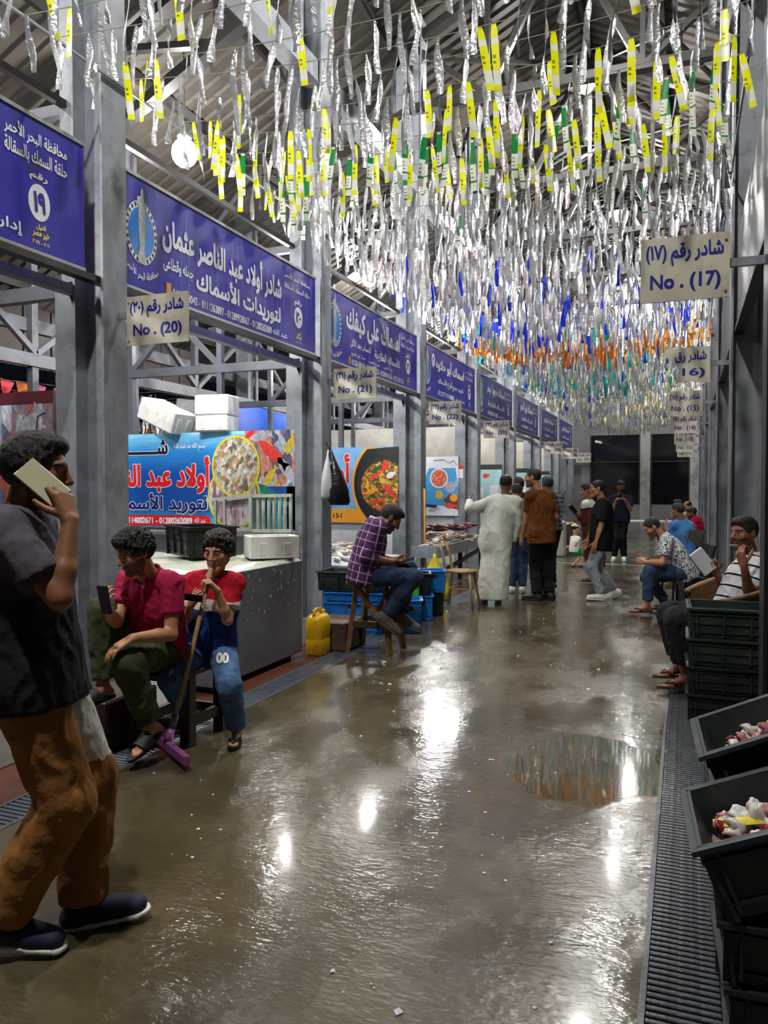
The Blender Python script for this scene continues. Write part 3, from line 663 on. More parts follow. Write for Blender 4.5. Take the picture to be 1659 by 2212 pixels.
def mix(y):
    """which films hang on a garland at distance y along the aisle"""
    if y < 4.9: return [(SILVER2, 5), (SILVER, 4), (YSTRIP, 1.6)]
    if y < 5.7: return [(YSTRIP, 4), (SILVER2, 3), (SILVER, 2.5), (HOLO, 1.2)]
    if y < 6.5: return [(YSTRIP, 4.5), (GSTRIP, 3), (SILVER2, 2), (HOLO, 1)]
    if y < 8.0: return [(SILVER, 4), (SILVER2, 4), (GSTRIP, .25), (ROSE, .8)]
    if y < 8.6: return [(SILVER, 4), (ROSE, 2.4), (SILVER2, 3), (HOLO, 1.6)]
    if y < 11.6: return [(SILVER, 5), (ROSE, 2), (SILVER2, 2), (BLUEF, 1.1), (HOLO, .6)]
    if y < 13.2: return [(SILVER, 4), (BLUEF, 1.2), (TEAL, .4), (GOLD, .4), (ROSE, 1)]
    if y < 14.4: return [(COPPER, 5), (SILVER, 2.5), (BLUEF, .4), (GOLD, .6)]
    if y < 18.5: return [(SILVER, 5), (GOLD, .8), (TEAL, .9), (BLUEF, .4)]
    return [(SILVER, 6), (GOLD, 1.6), (BLUEF, .15)]
def pick(mx):
    s = rr.uniform(0, sum(w for _, w in mx))
    for m, w in mx:
        s -= w
        if s <= 0: return m
    return mx[0][0]
GY = []; y = 3.35
while y < 26: GY.append(y); y += .3 if y < 8 else .34
ORD = ['nearest', 'second', 'third', 'fourth', 'fifth', 'sixth', 'seventh', 'eighth', 'ninth', 'tenth', 'eleventh', 'twelfth', 'thirteenth', 'fourteenth', 'fifteenth', 'sixteenth', 'seventeenth', 'eighteenth', 'nineteenth', 'twentieth']
def ord_(i):
    if i < 20: return ORD[i]
    tens = ['', '', 'twenty', 'thirty', 'forty', 'fifty', 'sixty', 'seventy'][(i+1)//10]; u = (i+1) % 10
    return tens[:-1]+'ieth' if u == 0 else tens+'-'+['', 'first', 'second', 'third', 'fourth', 'fifth', 'sixth', 'seventh', 'eighth', 'ninth'][u]
for gi, gy in enumerate(GY):
    kind = 'silver' if gy < 4.9 else 'silver and yellow' if gy < 5.7 else 'yellow and green' if gy < 6.5 else 'silver' if gy < 8.6 else 'silver and blue' if gy < 13.2 else 'copper and silver' if gy < 14.4 else 'silver'
    far = min(1, max(0, (gy-9)/14)); sag = .14+.5*far+rr.uniform(-.04, .04); zt = 4.36
    xa, xb = XL+.024, XR-.024; skew = rr.uniform(-.12, .12)
    t = thing('ribbon_garland', 'string of %s ribbons across the aisle, %s from the camera' % (kind, ord_(gi)), 'garland', ((xa+xb)/2, gy, zt-sag), 0, 'ribbon garlands under the roof')
    def pt(u): return Vector((xa+(xb-xa)*u, gy+skew*(u-.5), zt-sag*4*u*(1-u)))
    MB().tube([pt(i/10) for i in range(11)], .003, 4, cap=False).build('string', TWINE, t)
    mx = mix(gy)
    if gy < 8.9:
        n = (25 if gy < 5 else 34) if gy < 6.6 else 42
        for i in range(n):
            u = (i+rr.uniform(.1, .9))/n; m = pick(mx); 
            o = bpy.data.objects.new('ribbon', rr.choice(POOL[m.name])); COL.objects.link(o); o.parent = t
            o.location = pt(u)-t.location; o.rotation_euler = (rr.uniform(-.08, .08), rr.uniform(-.1, .1), rr.uniform(-.45, .45))
    else:
        by = {}
        n = 48 if gy < 12 else 58
        for i in range(n):
            u = (i+rr.uniform(.05, .95))/n; m = pick(mx); vs, fs, _ = strip_verts(rr, rr.uniform(.28, .4)+.1*far, rr.uniform(.045, .07), .2, 5)
            p = pt(u); by.setdefault(m.name, (m, MB()))[1].add([(v[0]+p.x, v[1]+p.y, v[2]+p.z) for v in vs], fs)
        for nm, (m, mb) in by.items(): tag(mb.build('ribbon_fringe', m, t, smooth=True), kind='stuff')
# ================================================================== PEOPLE
from mathutils import noise as mnoise
RV = Vector((math.cos(YAW), math.sin(YAW), 0)); FV = Vector((-math.sin(YAW), math.cos(YAW), 0)); UPV = Vector((0, 0, 1))
def axis_pts(lo, hi, h, fines):
    out = []; x = lo
    while x < hi:
        out.append(x); st = h
        for a, b, hh in fines:
            if a-1e-9 <= x < b: st = min(st, hh)
            elif x < a < x+st: st = min(st, max(a-x, hh))
        x += st
    return np.array(out+[hi])
class Field:
    """signed-distance grid; smooth unions of limbs, extracted with surface nets as one continuous skin"""
    def __init__(s, lo, hi, h, fine=()):
        s.ax = [axis_pts(lo[i], hi[i], h, [(f[0][i], f[1][i], f[2]) for f in fine]) for i in range(3)]
        s.D = np.full([len(a) for a in s.ax], .2, np.float32)
    def win(s, lo, hi):
        sl = tuple(slice(max(0, np.searchsorted(a, l)-1), min(len(a), np.searchsorted(a, h)+1)) for a, l, h in zip(s.ax, lo, hi))
        g = [s.ax[0][sl[0]][:, None, None], s.ax[1][sl[1]][None, :, None], s.ax[2][sl[2]][None, None, :]]
        return sl, g
    def mix(s, sl, d, k, op):
        A = s.D[sl]
        if A.size == 0: return
        if op == '-': d = -d; B = np.maximum(A, d) if k <= 0 else -s._sm(-A, -d, k)
        elif op == '&': B = np.maximum(A, d)
        else: B = np.minimum(A, d) if k <= 0 else s._sm(A, d, k)
        s.D[sl] = B
    @staticmethod
    def _sm(a, b, k):
        h = np.maximum(k-np.abs(a-b), 0)/k; return np.minimum(a, b)-h*h*k*.25
    def cone(s, p, q, r1, r2, k=.02, op='+', flat=False, el=None):
        """round cone; el=(axis vector, factor) squashes the section along axis"""
        p, q = np.array(p, float), np.array(q, float); R = max(r1, r2)+k+.03
        sl, g = s.win(np.minimum(p, q)-R, np.maximum(p, q)+R); ab = q-p; L2 = ab@ab
        v = [g[i]-p[i] for i in range(3)]; dt = v[0]*ab[0]+v[1]*ab[1]+v[2]*ab[2]; tt = dt/max(L2, 1e-9); t = np.clip(tt, 0, 1)
        w = [v[i]-t*ab[i] for i in range(3)]; d2 = w[0]**2+w[1]**2+w[2]**2
        if el is not None:
            e = np.array(el[0], float); e /= np.linalg.norm(e); c = w[0]*e[0]+w[1]*e[1]+w[2]*e[2]; d2 = d2+c*c*(1/el[1]**2-1)
        d = np.sqrt(d2)-(r1+(r2-r1)*t)
        if flat:
            L = math.sqrt(L2); d = np.maximum(d, np.maximum(-tt, tt-1)*L)
        s.mix(sl, d, k, op)
    def ell(s, c, B, r, k=.02, op='+'):
        """ellipsoid with basis columns B (3x3) and radii r"""
        c = np.array(c, float); B = np.array(B, float); R = max(r)+k+.03; sl, g = s.win(c-R, c+R)
        v = [g[i]-c[i] for i in range(3)]; l = [(v[0]*B[0, j]+v[1]*B[1, j]+v[2]*B[2, j]) for j in range(3)]
        k0 = np.sqrt(sum((l[j]/r[j])**2 for j in range(3)))+1e-6; k1 = np.sqrt(sum((l[j]/r[j]**2)**2 for j in range(3)))+1e-6
        s.mix(sl, k0*(k0-1)/k1, k, op)
    def plane(s, p, n, op='&'):
        p, n = np.array(p, float), np.array(n, float); sl, g = s.win(np.array([-1e9]*3), np.array([1e9]*3))
        d = (g[0]-p[0])*n[0]+(g[1]-p[1])*n[1]+(g[2]-p[2])*n[2]; s.mix(sl, d, 0, op)
    def mesh(s):
        D = s.D; D[0], D[-1], D[:, 0], D[:, -1], D[:, :, 0], D[:, :, -1] = .2, .2, .2, .2, .2, .2
        neg = D < 0; n = D.shape; c = tuple(slice(0, m-1) for m in n)
        off = [(i, j, k) for i in (0, 1) for j in (0, 1) for k in (0, 1)]
        cnt = sum(neg[tuple(slice(o[i], n[i]-1+o[i]) for i in range(3))].astype(np.int8) for o in off)
        act = (cnt > 0) & (cnt < 8); idx = np.argwhere(act)
        if len(idx) == 0: return np.zeros((0, 3)), []
        ids = np.full(act.shape, -1, np.int32); ids[act] = np.arange(len(idx))
        S = np.zeros((len(idx), 3)); W = np.zeros(len(idx)); I = idx.T
        val = {o: D[I[0]+o[0], I[1]+o[1], I[2]+o[2]] for o in off}
        pos = {o: np.stack([s.ax[i][I[i]+o[i]] for i in range(3)], 1) for o in off}
        for o in off:
            for a in range(3):
                if o[a] == 0:
                    q = list(o); q[a] = 1; q = tuple(q); va, vb = val[o], val[q]; m = (va < 0) != (vb < 0)
                    t = np.where(m, va/(va-vb+1e-12), 0)[:, None]; S += np.where(m[:, None], pos[o]+(pos[q]-pos[o])*t, 0); W += m
        V = S/W[:, None]; F = []
        for a in range(3):
            b, c2 = (a+1) % 3, (a+2) % 3
            sl0 = [slice(None)]*3; sl1 = [slice(None)]*3; sl0[a] = slice(0, n[a]-1); sl1[a] = slice(1, n[a])
            x = neg[tuple(sl0)] != neg[tuple(sl1)]; E = np.argwhere(x)
            E = E[(E[:, b] > 0) & (E[:, c2] > 0) & (E[:, b] < n[b]-1) & (E[:, c2] < n[c2]-1)]
            if len(E) == 0: continue
            def cell(db, dc):
                e = E.copy(); e[:, b] += db; e[:, c2] += dc; return ids[e[:, 0], e[:, 1], e[:, 2]]
            Q = np.stack([cell(-1, -1), cell(0, -1), cell(0, 0), cell(-1, 0)], 1); fl = ~neg[E[:, 0], E[:, 1], E[:, 2]]
            Q[fl] = Q[fl][:, ::-1]; F.append(Q)
        F = np.concatenate(F); F = F[(F >= 0).all(1)]
        return V, F
def field_obj(name, fld, mats, parent, fold=0., ffreq=14., mi=None, uvc=None, seed=0, relax=1):
    V, F = fld.mesh()
    if len(V) == 0: return None
    # light Laplacian relax evens the net out
    for _ in range(relax):
        acc = np.zeros_like(V); w = np.zeros(len(V))
        for i in range(4):
            a, b = F[:, i], F[:, (i+1) % 4]; np.add.at(acc, a, V[b]); np.add.at(w, a, 1); np.add.at(acc, b, V[a]); np.add.at(w, b, 1)
        V = V*.5+.5*acc/np.maximum(w, 1)[:, None]
    if fold:
        n1 = np.cross(V[F[:, 2]]-V[F[:, 0]], V[F[:, 3]]-V[F[:, 1]]); N = np.zeros_like(V)
        for i in range(4): np.add.at(N, F[:, i], n1)
        N /= np.linalg.norm(N, axis=1)[:, None]+1e-9
        h = np.array([mnoise.noise((v[0]*ffreq+seed, v[1]*ffreq, v[2]*ffreq*.55+seed)) + .5*mnoise.noise((v[0]*ffreq*2.1, v[1]*ffreq*2.1+seed, v[2]*ffreq*1.3)) for v in V])
        V = V+N*np.maximum(1-np.abs(h)*2.6, -.1)[:, None]*fold*.7
    o = np.array(parent_origin(parent)); me = bpy.data.meshes.new(name)
    me.vertices.add(len(V)); me.vertices.foreach_set('co', (V-o).ravel()); me.loops.add(len(F)*4); me.loops.foreach_set('vertex_index', F.ravel().astype(np.int32))
    me.polygons.add(len(F)); me.polygons.foreach_set('loop_start', np.arange(0, len(F)*4, 4, dtype=np.int32)); me.update(calc_edges=True)
    me.polygons.foreach_set('use_smooth', [True]*len(F))
    if mi is not None: me.polygons.foreach_set('material_index', mi(V[F].mean(1)).astype(np.int32))
    if uvc is not None:
        l = me.uv_layers.new(name='UVMap'); uv = uvc(V)[F.ravel()]
        # avoid a smear where the angle wraps
        q = uv.reshape(-1, 4, 2); 
        l.data.foreach_set('uv', q.reshape(-1).astype(np.float32))
    me.update(); ob = link(name, me, mats, parent); return ob
SKIN = {}
def skin(tone):
    c = {'tan': srgb(184, 130, 96), 'brown': srgb(142, 94, 68), 'dark': srgb(98, 60, 42), 'light': srgb(196, 146, 112)}[tone]
    return mat('skin_'+tone, c, rough=.48, var=.08, scale=30, bump=.04, bscale=120, sub=.12)
HAIR = mat('black_hair', srgb(22, 18, 16), rough=.55, var=.4, scale=60, bump=.5, bscale=230)
HAIRB = mat('dark_brown_hair', srgb(44, 34, 28), rough=.55, var=.4, scale=60, bump=.5, bscale=230)
HAIRG = mat('greying_hair', srgb(58, 54, 52), rough=.55, var=.4, scale=60, bump=.8, bscale=130)
STUB = {}
def stubble(tone):
    c = {'tan': srgb(112, 78, 60), 'brown': srgb(80, 54, 42), 'dark': srgb(56, 38, 28), 'light': srgb(110, 82, 66)}[tone]
    return mat('beard_'+tone, c, rough=.7, var=.35, scale=140, bump=.3, bscale=160)
EYE = mat('eye_dark', srgb(22, 16, 14), rough=.15, var=0); EYEW = mat('eye_white', srgb(190, 182, 172), rough=.2, var=0)
LIP = {}
def lip(tone):
    c = {'tan': srgb(158, 92, 78), 'brown': srgb(112, 62, 52), 'dark': srgb(88, 48, 42), 'light': srgb(176, 108, 96)}[tone]
    return mat('lip_'+tone, c, rough=.45, var=.1)
def cloth(name, col, **kw): return mat(name, col, rough=.85, var=kw.pop('var', .14), scale=kw.pop('scale', 10), bump=.7, bscale=kw.pop('bscale', 20), spec=.2, **kw)
def uv_mat(name, fn):
    """cloth with a woven or printed pattern driven by the garment's own UVs"""
    m, nt, b = nmat(name); b.inputs['Roughness'].default_value = .85; b.inputs['Specular IOR Level'].default_value = .2
    uv = node(nt, 'ShaderNodeUVMap'); sp = node(nt, 'ShaderNodeSeparateXYZ'); nt.links.new(uv.outputs[0], sp.inputs[0])
    nt.links.new(fn(nt, sp), b.inputs['Base Color'])
    tc = node(nt, 'ShaderNodeTexCoord'); n = node(nt, 'ShaderNodeTexNoise'); n.inputs['Scale'].default_value = 20; n.inputs['Detail'].default_value = 4; nt.links.new(tc.outputs['Object'], n.inputs['Vector']); bp = node(nt, 'ShaderNodeBump'); bp.inputs['Strength'].default_value = .7; bp.inputs['Distance'].default_value = .01; nt.links.new(n.outputs['Fac'], bp.inputs['Height']); nt.links.new(bp.outputs[0], b.inputs['Normal'])
    return m
def bands(nt, fac, stops):
    r = node(nt, 'ShaderNodeValToRGB'); r.color_ramp.interpolation = 'CONSTANT'; e = r.color_ramp.elements
    while len(e) < len(stops): e.new(.5)
    for el, (p, c) in zip(e, stops): el.position = p; el.color = (*c, 1)
    nt.links.new(fac, r.inputs[0]); return r.outputs[0]
def mathn(nt, op, a, b=0.):
    n = node(nt, 'ShaderNodeMath', operation=op)
    for i, x in enumerate((a, b)):
        if isinstance(x, (int, float)): n.inputs[i].default_value = x
        else: nt.links.new(x, n.inputs[i])
    return n.outputs[0]
def ik(a, c, pole, l1, l2):
    a, c, pole = Vector(a), Vector(c), Vector(pole); d = c-a; L = d.length
    if L > (l1+l2)*.998: c = a+d*((l1+l2)*.998/L); d = c-a; L = d.length
    u = d/L; x = (l1*l1-l2*l2+L*L)/(2*L); h = math.sqrt(max(l1*l1-x*x, 0)); w = pole-a; w = w-u*w.dot(u)
    if w.length < 1e-4: w = u.orthogonal()
    return a+u*x+w.normalized()*h, c
def fdir(phi): a = math.radians(phi); return FV*math.cos(a)+RV*math.sin(a)
def pt(px, py, zc):
    """photo pixel at a given distance -> world point"""
    cx, cy = (px-829.5)/F_PX, (1106-py)/F_PX; M = look(YAW, PITCH); d = M @ Vector((cx, cy, -1)); return Vector((0, 0, CAM_H))+d*zc
HANDS = {'relax': (.32, .4), 'flat': (.08, .15), 'grip': (1.15, .9), 'hold': (.75, .55), 'fist': (1.4, 1.0)}
def hand(f, wr, d, n, side, s, mode='relax', k=.006):
    """palm and five separate fingers; d finger direction, n palm normal, side=+1 if thumb lies along d x n"""
    d = Vector(d).normalized(); n = Vector(n); n = (n-d*n.dot(d)).normalized(); t = d.cross(n)*side; c1, cth = HANDS[mode]
    W = lambda a, b, c: wr+d*a*s+t*b*s+n*c*s
    kn = [(.088, .031), (.094, .011), (.09, -.009), (.08, -.028)]; ln = [(.042, .026, .02), (.047, .03, .021), (.043, .028, .02), (.034, .021, .018)]
    for (a, b) in kn: f.cone(W(.0, b*.55, 0), W(a, b, 0), .017*s, .0125*s, k*1.6)
    f.cone(W(.02, .0, .004), W(.07, 0, .004), .022*s, .02*s, k*2, el=(n, .62))
    for (a, b), seg in zip(kn, ln):
        p = W(a, b, 0); ang = 0.
        for i, l in enumerate(seg):
            ang += c1*(.8 if i == 0 else 1.); dd = d*math.cos(ang)+n*math.sin(ang)+t*(b*.9 if i == 0 else 0); q = p+dd.normalized()*l*s
            f.cone(p, q, (.0098-.0009*i)*s, (.009-.0012*i)*s, .003); p = q
    p = W(.022, .024, .006); dd = (d*.62+t*(.78-.45*min(1, cth))+n*(.25+.6*cth)).normalized()
    for i, l in enumerate((.044, .032, .026)):
        q = p+dd*l*s; f.cone(p, q, (.0145-.002*i)*s, (.012-.002*i)*s, .005); p = q; dd = (dd+d*.35+n*.12*cth).normalized()
def person(label, zc, pelvis, neck, phi, head, R, L, legs, s=1., phip=None, tone='tan', beard=0, hair='short', hairm=None, top=None, bottom=None, feet=('shoe', None), res=.011, fres=.0055, hres=None, hl=1., group=None, hat=None, seed=1, belly=0., eyes='open', sole=None, ground=True, origin=None, socks=None):
    """all joints as (px, py, dz) seen in the photo, dz metres deeper than zc.  R/L: dict(e=elbow, w=wrist, h=(fingers dir px), m=mode)"""
    J = lambda q: pt(q[0], q[1], zc+(q[2] if len(q) > 2 else 0))
    P, Nk = J(pelvis), J(neck); up = (Nk-P).normalized(); f = fdir(phi); rt = f.cross(UPV).normalized(); f = up.cross(rt).normalized()*1.; f = (f if f.dot(fdir(phi)) > 0 else -f)
    fp = fdir(phi if phip is None else phip); rp = fp.cross(UPV).normalized()
    B = np.array([[rt[i], f[i], up[i]] for i in range(3)]); Bp = np.array([[rp[i], fp[i], UPV[i]] for i in range(3)])
    sp = (Nk-P).length; S = s
    sh = {k: Nk-up*.055*S+rt*(.165*S*(1 if k == 'R' else -1)) for k in 'RL'}
    hp = {k: P-UPV*.02*S+rp*(.088*S*(1 if k == 'R' else -1)) for k in 'RL'}
    arm = {}
    for k, a in (('R', R), ('L', L)):
        e, wv = ik(sh[k], J(a['w']), J(a['e']), .285*S, .25*S); arm[k] = (sh[k], e, wv)
    leg = {}
    for k in 'RL':
        q = legs[k]; kn, an = ik(hp[k], J(q['a']), J(q['k']), .425*S, .42*S); leg[k] = (hp[k], kn, an)
    # head frame
    hphi, hpitch, hroll = head[:3]; hf = fdir(hphi); hr = hf.cross(UPV).normalized(); pr = math.radians(hpitch)
    hfw = (hf*math.cos(pr)-UPV*math.sin(pr)).normalized(); hup = hr.cross(hfw).normalized(); rr_ = math.radians(hroll)
    hr, hup = hr*math.cos(rr_)+hup*math.sin(rr_), hup*math.cos(rr_)-hr*math.sin(rr_)
    hs = S*hl
    HC = J(head[3]) if len(head) > 3 else Nk+up*.05*S+hup*.10*hs+hfw*.02*hs
    Bh = np.array([[hr[i], hfw[i], hup[i]] for i in range(3)]); HCn = np.array(HC)
    Hh = lambda x, y, z: HCn+(Bh @ np.array([x, y, z]))*hs
    base = origin or Vector((P.x, P.y, 0)); t = thing('person', label, 'person', base, 0, group)
    allp = [P, Nk, HC]+[x for a in arm.values() for x in a]+[x for a in leg.values() for x in a]
    lo = np.array([min(p[i] for p in allp) for i in range(3)])-.27; hi = np.array([max(p[i] for p in allp) for i in range(3)])+.27; lo[2] = max(lo[2], -.06)
    fine = [(HCn-.14*hs, HCn+.14*hs, hres or fres)]
    for k, a in (('R', R), ('L', L)):
        hw = np.array(arm[k][2]); fine.append((hw-.13*S, hw+.13*S, fres)) if fres < res else None
    # ---------------- body
    F_ = Field(lo, hi, res, fine); tuple_ = lambda v: np.array(v)
    mid = P.lerp(Nk, .62); ab = P.lerp(Nk, .25)
    def torso(G, g, k=.05):
        G.ell(P+UPV*.01, Bp, ((.155+g)*S, (.105+g)*S, (.125+g)*S), k); G.ell(ab+f*belly*.5, B, ((.138+g)*S, (.1+g+belly)*S, (.16+g)*S), k)
        G.ell(mid, B, ((.158+g)*S, (.108+g)*S, (.19+g)*S), k)
        for q in 'RL': G.cone(Nk-up*.015*S, sh[q], (.046+g*.8)*S, (.044+g*.7)*S, k*.8)
    torso(F_, -.012)
    F_.cone(Nk-up*.03*S, Hh(0, -.02, -.05), .056*S, .05*hs, .025)
    for q in 'RL':
        a, e, wv = arm[q]; F_.cone(a, e, .048*S, .036*S, .02); F_.cone(e, wv.lerp(e, .65), .037*S, .038*S, .015); F_.cone(wv.lerp(e, .65), wv, .038*S, .024*S, .015)
        h, kn, an = leg[q]; F_.cone(h, kn, .078*S, .05*S, .03); F_.cone(kn, an.lerp(kn, .7), .052*S, .053*S, .02); F_.cone(an.lerp(kn, .7), an, .053*S, .033*S, .02)
        fd = J(legs[q]['t'])-an if 't' in legs[q] else fp*1.; fd = Vector((fd.x, fd.y, 0)).normalized(); legs[q]['_fd'] = fd
        z0 = an.z-.075*S; pit = math.radians(legs[q].get('p', 0)); fw = (fd*math.cos(pit)+UPV*math.sin(pit)); fu = (UPV*math.cos(pit)-fd*math.sin(pit)); legs[q]['_fw'] = fw; legs[q]['_fu'] = fu
        hl_ = an-fu*.045*S-fw*.035*S; F_.cone(an, hl_, .033*S, .03*S, .02); F_.cone(an-fu*.02*S+fw*.02*S, an-fu*.055*S+fw*.12*S, .033*S, .022*S, .02)
        fs_ = fw.cross(fu)
        for i, c in enumerate((-.026, -.011, .003, .016, .028)):
            ln_ = .175-.012*abs(i-1.2); sgn = 1 if q == 'R' else -1
            F_.cone(an-fu*.06*S+fw*.1*S+fs_*c*.9*S, an-fu*.064*S+fw*ln_*S+fs_*c*S*1.0, .012*S, (.0115 if (i == 0) == (q == 'R') or True else .009)*S, .006)
    # head
    ell = lambda c, r, k=.012, op='+': F_.ell(Hh(*c), Bh, tuple(x*hs for x in r), k*hs, op)
    cn = lambda p, q, a, b, k=.012, op='+': F_.cone(Hh(*p), Hh(*q), a*hs, b*hs, k*hs, op)
    ell((0, -.012, .03), (.075, .095, .087), .02); ell((0, .03, -.03), (.061, .062, .078), .03)
    for x in (-1, 1):
        cn((x*.052, .0, -.055), (x*.018, .072, -.1), .02, .018, .025); ell((x*.043, .06, -.018), (.024, .022, .022), .02)
    ell((0, .078, .03), (.05, .016, .016), .02); ell((0, .078, -.1), (.022, .02, .018), .02)
    for x in (-1, 1): ell((x*.031, .104, .006), (.015, .0125, .009), .014, '-')
    for x in (-1, 1): ell((x*.031, .0765, .007), (.0145, .0145, .0125), .004)
    cn((0, .09, .022), (0, .112, -.024), .0085, .0135, .012)
    for x in (-1, 1): ell((x*.0125, .099, -.03), (.0095, .011, .008), .007)
    ell((0, .092, -.056), (.026, .012, .006), .008); ell((0, .089, -.067), (.022, .013, .0075), .007); ell((0, .103, -.0612), (.022, .006, .0016), .003, '-')
    for x in (-1, 1):
        ell((x*.079, -.008, -.002), (.008, .02, .031), .008); ell((x*.088, -.004, -.0), (.006, .011, .018), .005, '-')
    for k, a in (('R', R), ('L', L)):
        sh_, e, wv = arm[k]; d = (wv-e).normalized()
        if 'h' in a: d = (J(a['h'])-wv).normalized()
        n = a.get('n'); n = (RV*n[0]+FV*n[1]+UPV*n[2]) if n else (rt*(-1 if k == 'R' else 1))
        sd = 1 if k == 'R' else -1
        hand(F_, wv+(d*.005), d, n, sd, .95*S, a.get('m', 'relax')); a['_wr'], a['_d'], a['_n'] = wv, d, n
    Bi = Bh.T/hs
    def face_mat(C):
        l = (C-HCn) @ Bi.T; x, y, z = np.abs(l[:, 0]), l[:, 1], l[:, 2]; m = np.zeros(len(C)); near = np.linalg.norm(l, axis=1) < .16
        if beard:
            bd = near & (z < -.028-.25*np.maximum(0, .07-y)*0) & (y > .0) & ~((x < .02) & (z > -.046)) & (z < np.where(y < .045, .0, np.where(x > .038, -.032, -.038)))
            m[bd] = 1
        br = near & (z > .0235) & (z < .0315) & (x > .012) & (x < .052) & (y > .07); m[br] = 2
        ey = near & ((np.hypot(l[:, 0]-np.sign(l[:, 0])*.031, z-.006) < (.0115 if eyes == 'open' else .010))) & (y > .084) & (np.abs(z-.006) < (.0055 if eyes == 'open' else .0018)); m[ey] = 4
        if eyes == 'open': m[ey & (np.abs(x-.031) < .006)] = 3
        else: m[ey] = 3
        m[near & (x < .024) & (z < -.05) & (z > -.0745) & (y > .09)] = 5
        return m
    hm = hairm or HAIR
    bo = field_obj('body', F_, [skin(tone), stubble(tone), hm, EYE, EYEW, lip(tone)], t, mi=face_mat, relax=1)
    # ---------------- hair
    if hair:
        curl = {'short': .004, 'curly': .02, 'bald': .003, 'wave': .006, 'crop': .0015}[hair]; th = {'short': .006, 'curly': .011, 'bald': .004, 'wave': .009, 'crop': .004}[hair]
        G = Field(HCn-.15*hs, HCn+.15*hs, max(.005, (hres or fres)))
        G.ell(Hh(0, -.014, .033), Bh, tuple((x+th)*hs for x in (.075, .095, .087)), .01)
        if hair in ('curly', 'wave'): G.ell(Hh(0, .025, .092), Bh, (.062*hs, .066*hs, .034*hs), .02); G.ell(Hh(0, -.05, .02), Bh, (.078*hs, .062*hs, .08*hs), .02)
        if hair == 'short': G.ell(Hh(0, .02, .085), Bh, (.066*hs, .075*hs, .04*hs), .02)
        G.ell(Hh(0, .135, -.018), Bh, (.105*hs, .115*hs, .1*hs), .01, '-')
        G.plane(Hh(0, 0, -.06), -np.array(Bh[:, 2])); G.cone(Hh(-.1, .03, -.05), Hh(.1, .03, -.05), .05*hs, .05*hs, .01, '-')
        if hair == 'bald': G.ell(Hh(0, .02, .13), Bh, (.07*hs, .1*hs, .075*hs), .01, '-')
        field_obj('hair', G, [hm], t, fold=curl, ffreq=42 if hair == 'curly' else 45, seed=seed, relax=1)
    if hat:
        G = Field(HCn-.18*hs, HCn+.18*hs, .008); G.ell(Hh(0, -.012, .045), Bh, (.09*hs, .11*hs, .085*hs), .01); G.plane(Hh(0, 0, .04), -np.array(Bh[:, 2])); G.ell(Hh(0, .1, .045), Bh, (.07*hs, .075*hs, .008*hs), .01)
        field_obj('cap', G, [hat], t, relax=1)
    # ---------------- garments
    ax = np.array(P); upn = np.array(up)
    def uvc(V):
        l = V-ax; v = l @ upn; x = l @ np.array(rt); y = l @ np.array(f); return np.stack([np.arctan2(x, y)*.17+.5, v/ max(sp, .1)], 1)
    if top:
        m, sl, hem, g = top['m'], top.get('sleeve', .6), top.get('hem', .05), top.get('g', .016)
        G = Field(lo, hi, min(res, .011)); torso(G, g, .05)
        G.cone(P.lerp(Nk, .5), P-up*(hem+.06)*S, (.152+g)*S, (.168+g*1.2)*S, .06, el=(f, .76))
        if top.get('skirt'):
            z1 = top['skirt']; b0 = P-UPV*.1*S; b1 = Vector(((leg['R'][2].x+leg['L'][2].x)/2, (leg['R'][2].y+leg['L'][2].y)/2, z1-.1)); G.cone(P.lerp(Nk, .55), b1, .165*S, .215*S, .08, el=(fp, .8))
        for q in 'RL':
            a, e, wv = arm[q]; a0 = a.lerp(Nk, .25); r0, r1 = (.047+g*.6)*S, (.044+g)*S
            G.cone(a0, a, r0, r0, .03)
            if sl <= 1: G.cone(a, a.lerp(e, .45*sl), r0, r0*.5+r1*.5, .03); G.cone(a.lerp(e, .3*sl), a.lerp(e, sl), r0*.6+r1*.4, r1, .012, flat=True)
            else: G.cone(a, e, r0, r1*.96, .03); G.cone(e, e.lerp(wv, sl-1), r1*.96, .04*S, .012, flat=True)
        if bottom and not top.get('skirt'):
            for q in [q for q in 'RL' if (leg[q][1]-leg[q][0]).normalized().dot(-up) > .6]: h, kn, an = leg[q]; g2 = bottom.get('g', .018)+.012; G.cone(h, h.lerp(kn, .3), (.082+g2)*S, (.078+g2)*S, .03)
        if not top.get('skirt'): G.plane(P-up*(hem)*S, -np.array(up))
        else: G.plane((0, 0, top['skirt']), (0, 0, -1))
        nd = (Nk-up*.0*S); G.cone(nd+f*.012*S-up*.012*S, nd+up*.12*S+f*.03*S, top.get('neckr', .066)*S, .09*S, .01, '-')
        if top.get('vneck'): G.cone(nd+f*.1*S, nd+f*.115*S-up*.1*S, .035*S, .004*S, .008, '-')
        field_obj(top.get('name', 'shirt'), G, m if isinstance(m, list) else [m], t, fold=top.get('fold', .012), ffreq=top.get('ff', 13), seed=seed*3.1, uvc=uvc, mi=top.get('mi'), relax=1)
        if top.get('collar'):
            mb = MB(); n = 20; c0 = nd+up*.012*S+f*.01*S; vs = []
            for j, (r, dz) in enumerate(((.064, .022), (.072, .03), (.082, -.012), (.076, -.018))):
                for i in range(n+1):
                    a = -PI*.86+2*PI*.86*i/n; vs.append(c0-f*math.cos(a)*r*S*1.0+rt*math.sin(a)*r*S*1.05+up*(dz-.03*(1-math.cos(a))*.5*1.2)*S)
            mb.add(vs, [(j*(n+1)+i, j*(n+1)+i+1, (j+1)*(n+1)+i+1, (j+1)*(n+1)+i) for j in range(3) for i in range(n)]); mb.build('collar', m[0] if isinstance(m, list) else m, t, smooth=True)
